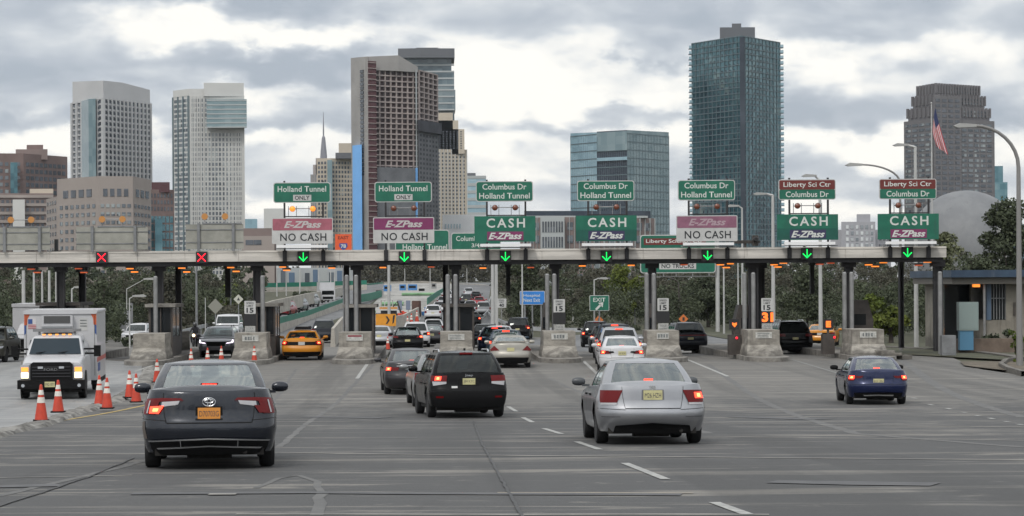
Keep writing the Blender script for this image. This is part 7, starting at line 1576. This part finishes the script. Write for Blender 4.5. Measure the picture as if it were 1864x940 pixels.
# ================================================================== VEGETATION
def leaf_mat(name, c1, c2, c3=None, trans=.15):
    if name in MATS: return MATS[name]
    m, t, b = new_mat(name); g = t.nodes.new('ShaderNodeNewGeometry'); n = t.nodes.new('ShaderNodeTexNoise'); n.inputs['Scale'].default_value = .33; n.inputs['Detail'].default_value = 5; n.inputs['Roughness'].default_value = .7
    t.links.new(g.outputs['Position'], n.inputs['Vector']); r = t.nodes.new('ShaderNodeValToRGB'); e = r.color_ramp.elements
    e[0].position, e[0].color = .36, (*c1, 1); e[1].position, e[1].color = .62, (*c2, 1)
    if c3: x = e.new(.72); x.color = (*c3, 1)
    t.links.new(n.outputs[0], r.inputs[0])
    wn_ = t.nodes.new('ShaderNodeTexWhiteNoise'); wn_.noise_dimensions = '1D'; t.links.new(g.outputs['Random Per Island'], wn_.inputs['W']); mr = t.nodes.new('ShaderNodeMapRange'); mr.inputs[3].default_value = .8; mr.inputs[4].default_value = 1.22; t.links.new(wn_.outputs['Value'], mr.inputs[0])
    hv = t.nodes.new('ShaderNodeHueSaturation'); t.links.new(r.outputs[0], hv.inputs['Color']); t.links.new(mr.outputs[0], hv.inputs['Value']); t.links.new(hv.outputs[0], b.inputs['Base Color']); b.inputs['Roughness'].default_value = .75; b.inputs['Specular IOR Level'].default_value = .15
    MATS[name] = m; return m
L_dark = leaf_mat('dark_green_leaves', (.042, .052, .032), (.068, .080, .048), (.086, .092, .056)); L_ol = leaf_mat('olive_brown_leaves', (.052, .052, .038), (.084, .080, .060), (.10, .090, .068)); L_pale = leaf_mat('pale_olive_leaves', (.075, .085, .045), (.14, .15, .085), (.20, .20, .12)); L_yg = leaf_mat('yellow_green_leaves', (.05, .075, .015), (.11, .13, .03))
bark = mat('grey_bark', (.055, .045, .038), .9, var=.3, scale=2)
def leaves(centres, radii, n_per, size, seed, shell=.55):
    """small leaf faces scattered through clumps: centres (k,3), radii (k,3)"""
    rg = np.random.default_rng(seed); k = len(centres); n = k*n_per; ci = np.repeat(np.arange(k), n_per)
    d = rg.normal(size=(n, 3)); d /= np.linalg.norm(d, axis=1)[:, None]; r = (shell + (1-shell)*rg.random(n))**.7 * rg.uniform(.75, 1.12, n); p = np.asarray(centres)[ci] + d*r[:, None]*np.asarray(radii)[ci]
    a = rg.normal(size=(n, 3)); a /= np.linalg.norm(a, axis=1)[:, None]; b2 = np.cross(a, rg.normal(size=(n, 3))); b2 /= np.linalg.norm(b2, axis=1)[:, None]
    s_ = size*rg.uniform(.5, 1.3, n)[:, None]; q = np.stack([p-a*s_, p+b2*s_*.6, p+a*s_, p-b2*s_*.6], 1).reshape(-1, 3)
    me = bpy.data.meshes.new('crown'); me.vertices.add(4*n); me.vertices.foreach_set('co', q.astype(np.float32).ravel()); me.loops.add(4*n); me.loops.foreach_set('vertex_index', np.arange(4*n, dtype=np.int32)); me.polygons.add(n); me.polygons.foreach_set('loop_start', np.arange(0, 4*n, 4, dtype=np.int32)); me.update(calc_edges=True); return me
def tree(px, ybot, Y, h, w_, m, label, seed, clumps=26, n_per=150, size=.14, name='tree', trunk=.22, group=None, lo=.25, cat='tree'):
    p = P(px, ybot, Y); z0 = zg(Y) if ybot is None or True else p.z; t = thing(name, label, cat, (p.x, Y, z0), 0, group); rg = np.random.default_rng(seed)
    c = []; rd = []
    for k in range(clumps):
        a = rg.uniform(0, 2*PI); u = rg.random()**.6; zz = rg.uniform(lo, 1); prof = math.sin(PI*min(1, (zz-lo*.6)/(1.06-lo*.6)))**.55
        c.append((w_/2*.78*u*prof*math.cos(a), w_/2*.78*u*prof*math.sin(a), h*(zz*.9))); s_ = w_*rg.uniform(.10, .20); rd.append((s_*1.15, s_*1.15, s_*.85))
    me = leaves(c, rd, n_per, size, seed); me.materials.append(m); put('crown', me, t)
    mb = MB(); mb.tube([(0, 0, -.3), (.05*w_*rg.normal()*.3, 0, h*.35), (.06*w_*rg.normal()*.5, .1, h*.8)], trunk, r2=trunk*.25)
    for k in range(min(9, clumps)): cc = c[k]; mb.tube([(0, 0, h*rg.uniform(.15, .4)), (cc[0]*.5, cc[1]*.5, cc[2]*.7), cc], trunk*.35, seg=5, r2=.02)
    mb.build('trunk', bark, t, smooth=True); return t
def thicket(name, label, spec, m, seed, n_per=150, size=.16):
    rg = np.random.default_rng(seed); c = []; rd = []
    for (px0, px1, Y0, Y1, n, ztop) in spec:
        for k in range(n):
            Y = rg.uniform(Y0, Y1); px = rg.uniform(px0, px1); x = (px-CX)/F*Y; top = ztop*(.72+.28*math.sin(px*.045+Y*.3)*math.sin(px*.013+1)) if ztop > 0 else 3; z = zg(Y)+top*rg.random()**.8
            s_ = rg.uniform(.45, 1.0)*(Y/250)**.5; c.append((x, Y, z)); rd.append((s_*1.2, s_*1.2, s_))
    me = leaves(c, rd, n_per, size, seed, .3); me.materials.append(m); o = put(name, me); tag(o, label, None, None, 'stuff'); return o
thicket('thicket', 'dark green thicket behind the left lanes', [(-80, 470, 196, 260, 520, 5.0), (-80, 240, 150, 190, 200, 3.5)], L_dark, 21, size=.12)
thicket('thicket', 'olive brown thicket behind the left lanes', [(-80, 470, 205, 290, 260, 6.2), (330, 460, 196, 240, 120, 2.6)], L_ol, 22, size=.12)
thicket('thicket', 'brown green thicket behind the right lanes', [(905, 1900, 215, 300, 720, 7.0)], L_ol, 23, size=.13)
thicket('thicket', 'dark green thicket behind the right lanes', [(930, 1900, 190, 250, 620, 4.6), (1560, 1900, 150, 200, 230, 5.0)], L_dark, 24, size=.12)
thicket('far_woodland', 'far grey brown wooded slope above the highway works', [(640, 960, 640, 760, 420, 9.0), (470, 660, 600, 700, 120, 4.5)], L_ol, 25, 60, .45)
thicket('far_woodland', 'far wooded ground below the skyline', [(-200, 480, 420, 560, 330, 8.2), (900, 1950, 420, 560, 560, 8.8)], L_dark, 26, 60, .40)
rg_ = np.random.default_rng(77); cc_ = [(rg_.uniform(-190, 190), rg_.uniform(-64, -52), 4.3+13*rg_.random()**.9) for _ in range(520)]; rr_ = [(3.2, 2.2, 2.6)]*520  # unseen trees added behind the camera so car reflections darken near the horizon
me_ = leaves(cc_, rr_, 60, .7, 78, .2); me_.materials.append(L_ol); o_ = put('unseen_reflection_woodland', me_); tag(o_, 'unseen woodland added behind the camera to darken car reflections', None, None, 'stuff')
i_ = 30
for (px, yb, Y, h, w_, m, lb, kw) in ((1842, 480, 136, 9.7, 4.2, L_dark, 'large dark green tree above the office roof at the right edge', dict(clumps=60, n_per=210, size=.12, lo=.30)), (1772, 480, 132, 5.9, 4.4, L_dark, 'lower dark spreading tree left of the large one over the office roof', dict(clumps=30, n_per=180, size=.11, lo=.55)),
        (1722, 480, 150, 8.4, 2.6, L_pale, 'pale olive tree beside the rightmost CASH sign in front of the dome', dict(clumps=34, n_per=150, size=.10, lo=.4)), (958, 560, 196, 6.6, 4.2, L_dark, 'dark green tree between the highway split and the blue sign', dict(clumps=30)), (1470, 590, 190, 6.0, 5.0, L_dark, 'broad dark green tree right of the black sport utility car', dict(clumps=34)),
        (1290, 590, 205, 5.0, 5.0, L_dark, 'rounded green tree beneath the green overhead sign', dict(clumps=30)), (1590, 600, 150, 3.6, 2.6, L_yg, 'yellow green shrub under the canopy near the last island', dict(clumps=20, n_per=120)), (1622, 600, 150, 2.9, 2.4, L_yg, 'low green shrub right of the yellow green one', dict(clumps=16)),
        (552, 540, 300, 2.9, 3.6, L_dark, 'lone dark bush above the tan wall beside the far highway', dict(clumps=18)), (190, 600, 190, 5.0, 4.0, L_dark, 'dark rounded tree behind the ambulance', dict(clumps=26)), (300, 600, 200, 5.5, 4.5, L_ol, 'olive tree behind the left booth', dict(clumps=26)), (420, 560, 215, 4.4, 3.6, L_yg, 'green bushy tree above the pale diamond sign', dict(clumps=22)),
        (1140, 590, 215, 6.2, 4.2, L_yg, 'light green tree right of the EXIT sign', dict(clumps=24)), (1835, 625, 114, 1.2, 1.6, L_dark, 'low dark shrub below the office window', dict(clumps=8, n_per=90, trunk=.04, size=.08, cat='shrub', name='shrub', lo=.1)), (1810, 628, 115, 1.0, 1.5, L_dark, 'low dark shrub left of the office window', dict(clumps=8, n_per=90, trunk=.04, size=.08, cat='shrub', name='shrub', lo=.1)), (1850, 650, 96, 1.7, .9, L_yg, 'scrubby weeds at the foot of the right street lamp', dict(clumps=8, n_per=60, trunk=.03, size=.07, cat='shrub', name='shrub', lo=.05))):
    i_ += 1; tree(px, yb, Y, h, w_, m, lb, i_, **kw)
# ================================================================== AIR
if True:
    m = bpy.data.materials.new('thin_air'); m.use_nodes = True; t_ = m.node_tree; b_ = t_.nodes['Principled BSDF']; t_.nodes.remove(b_); v_ = t_.nodes.new('ShaderNodeVolumePrincipled'); v_.inputs['Color'].default_value = (.80, .86, .93, 1); v_.inputs['Density'].default_value = .000045; v_.inputs['Anisotropy'].default_value = .2
    t_.links.new(v_.outputs[0], t_.nodes['Material Output'].inputs['Volume'])
    o = MB().bx(-1600, 1600, -70, 3000, -7, 400).build('haze', m); o['kind'] = 'stuff'
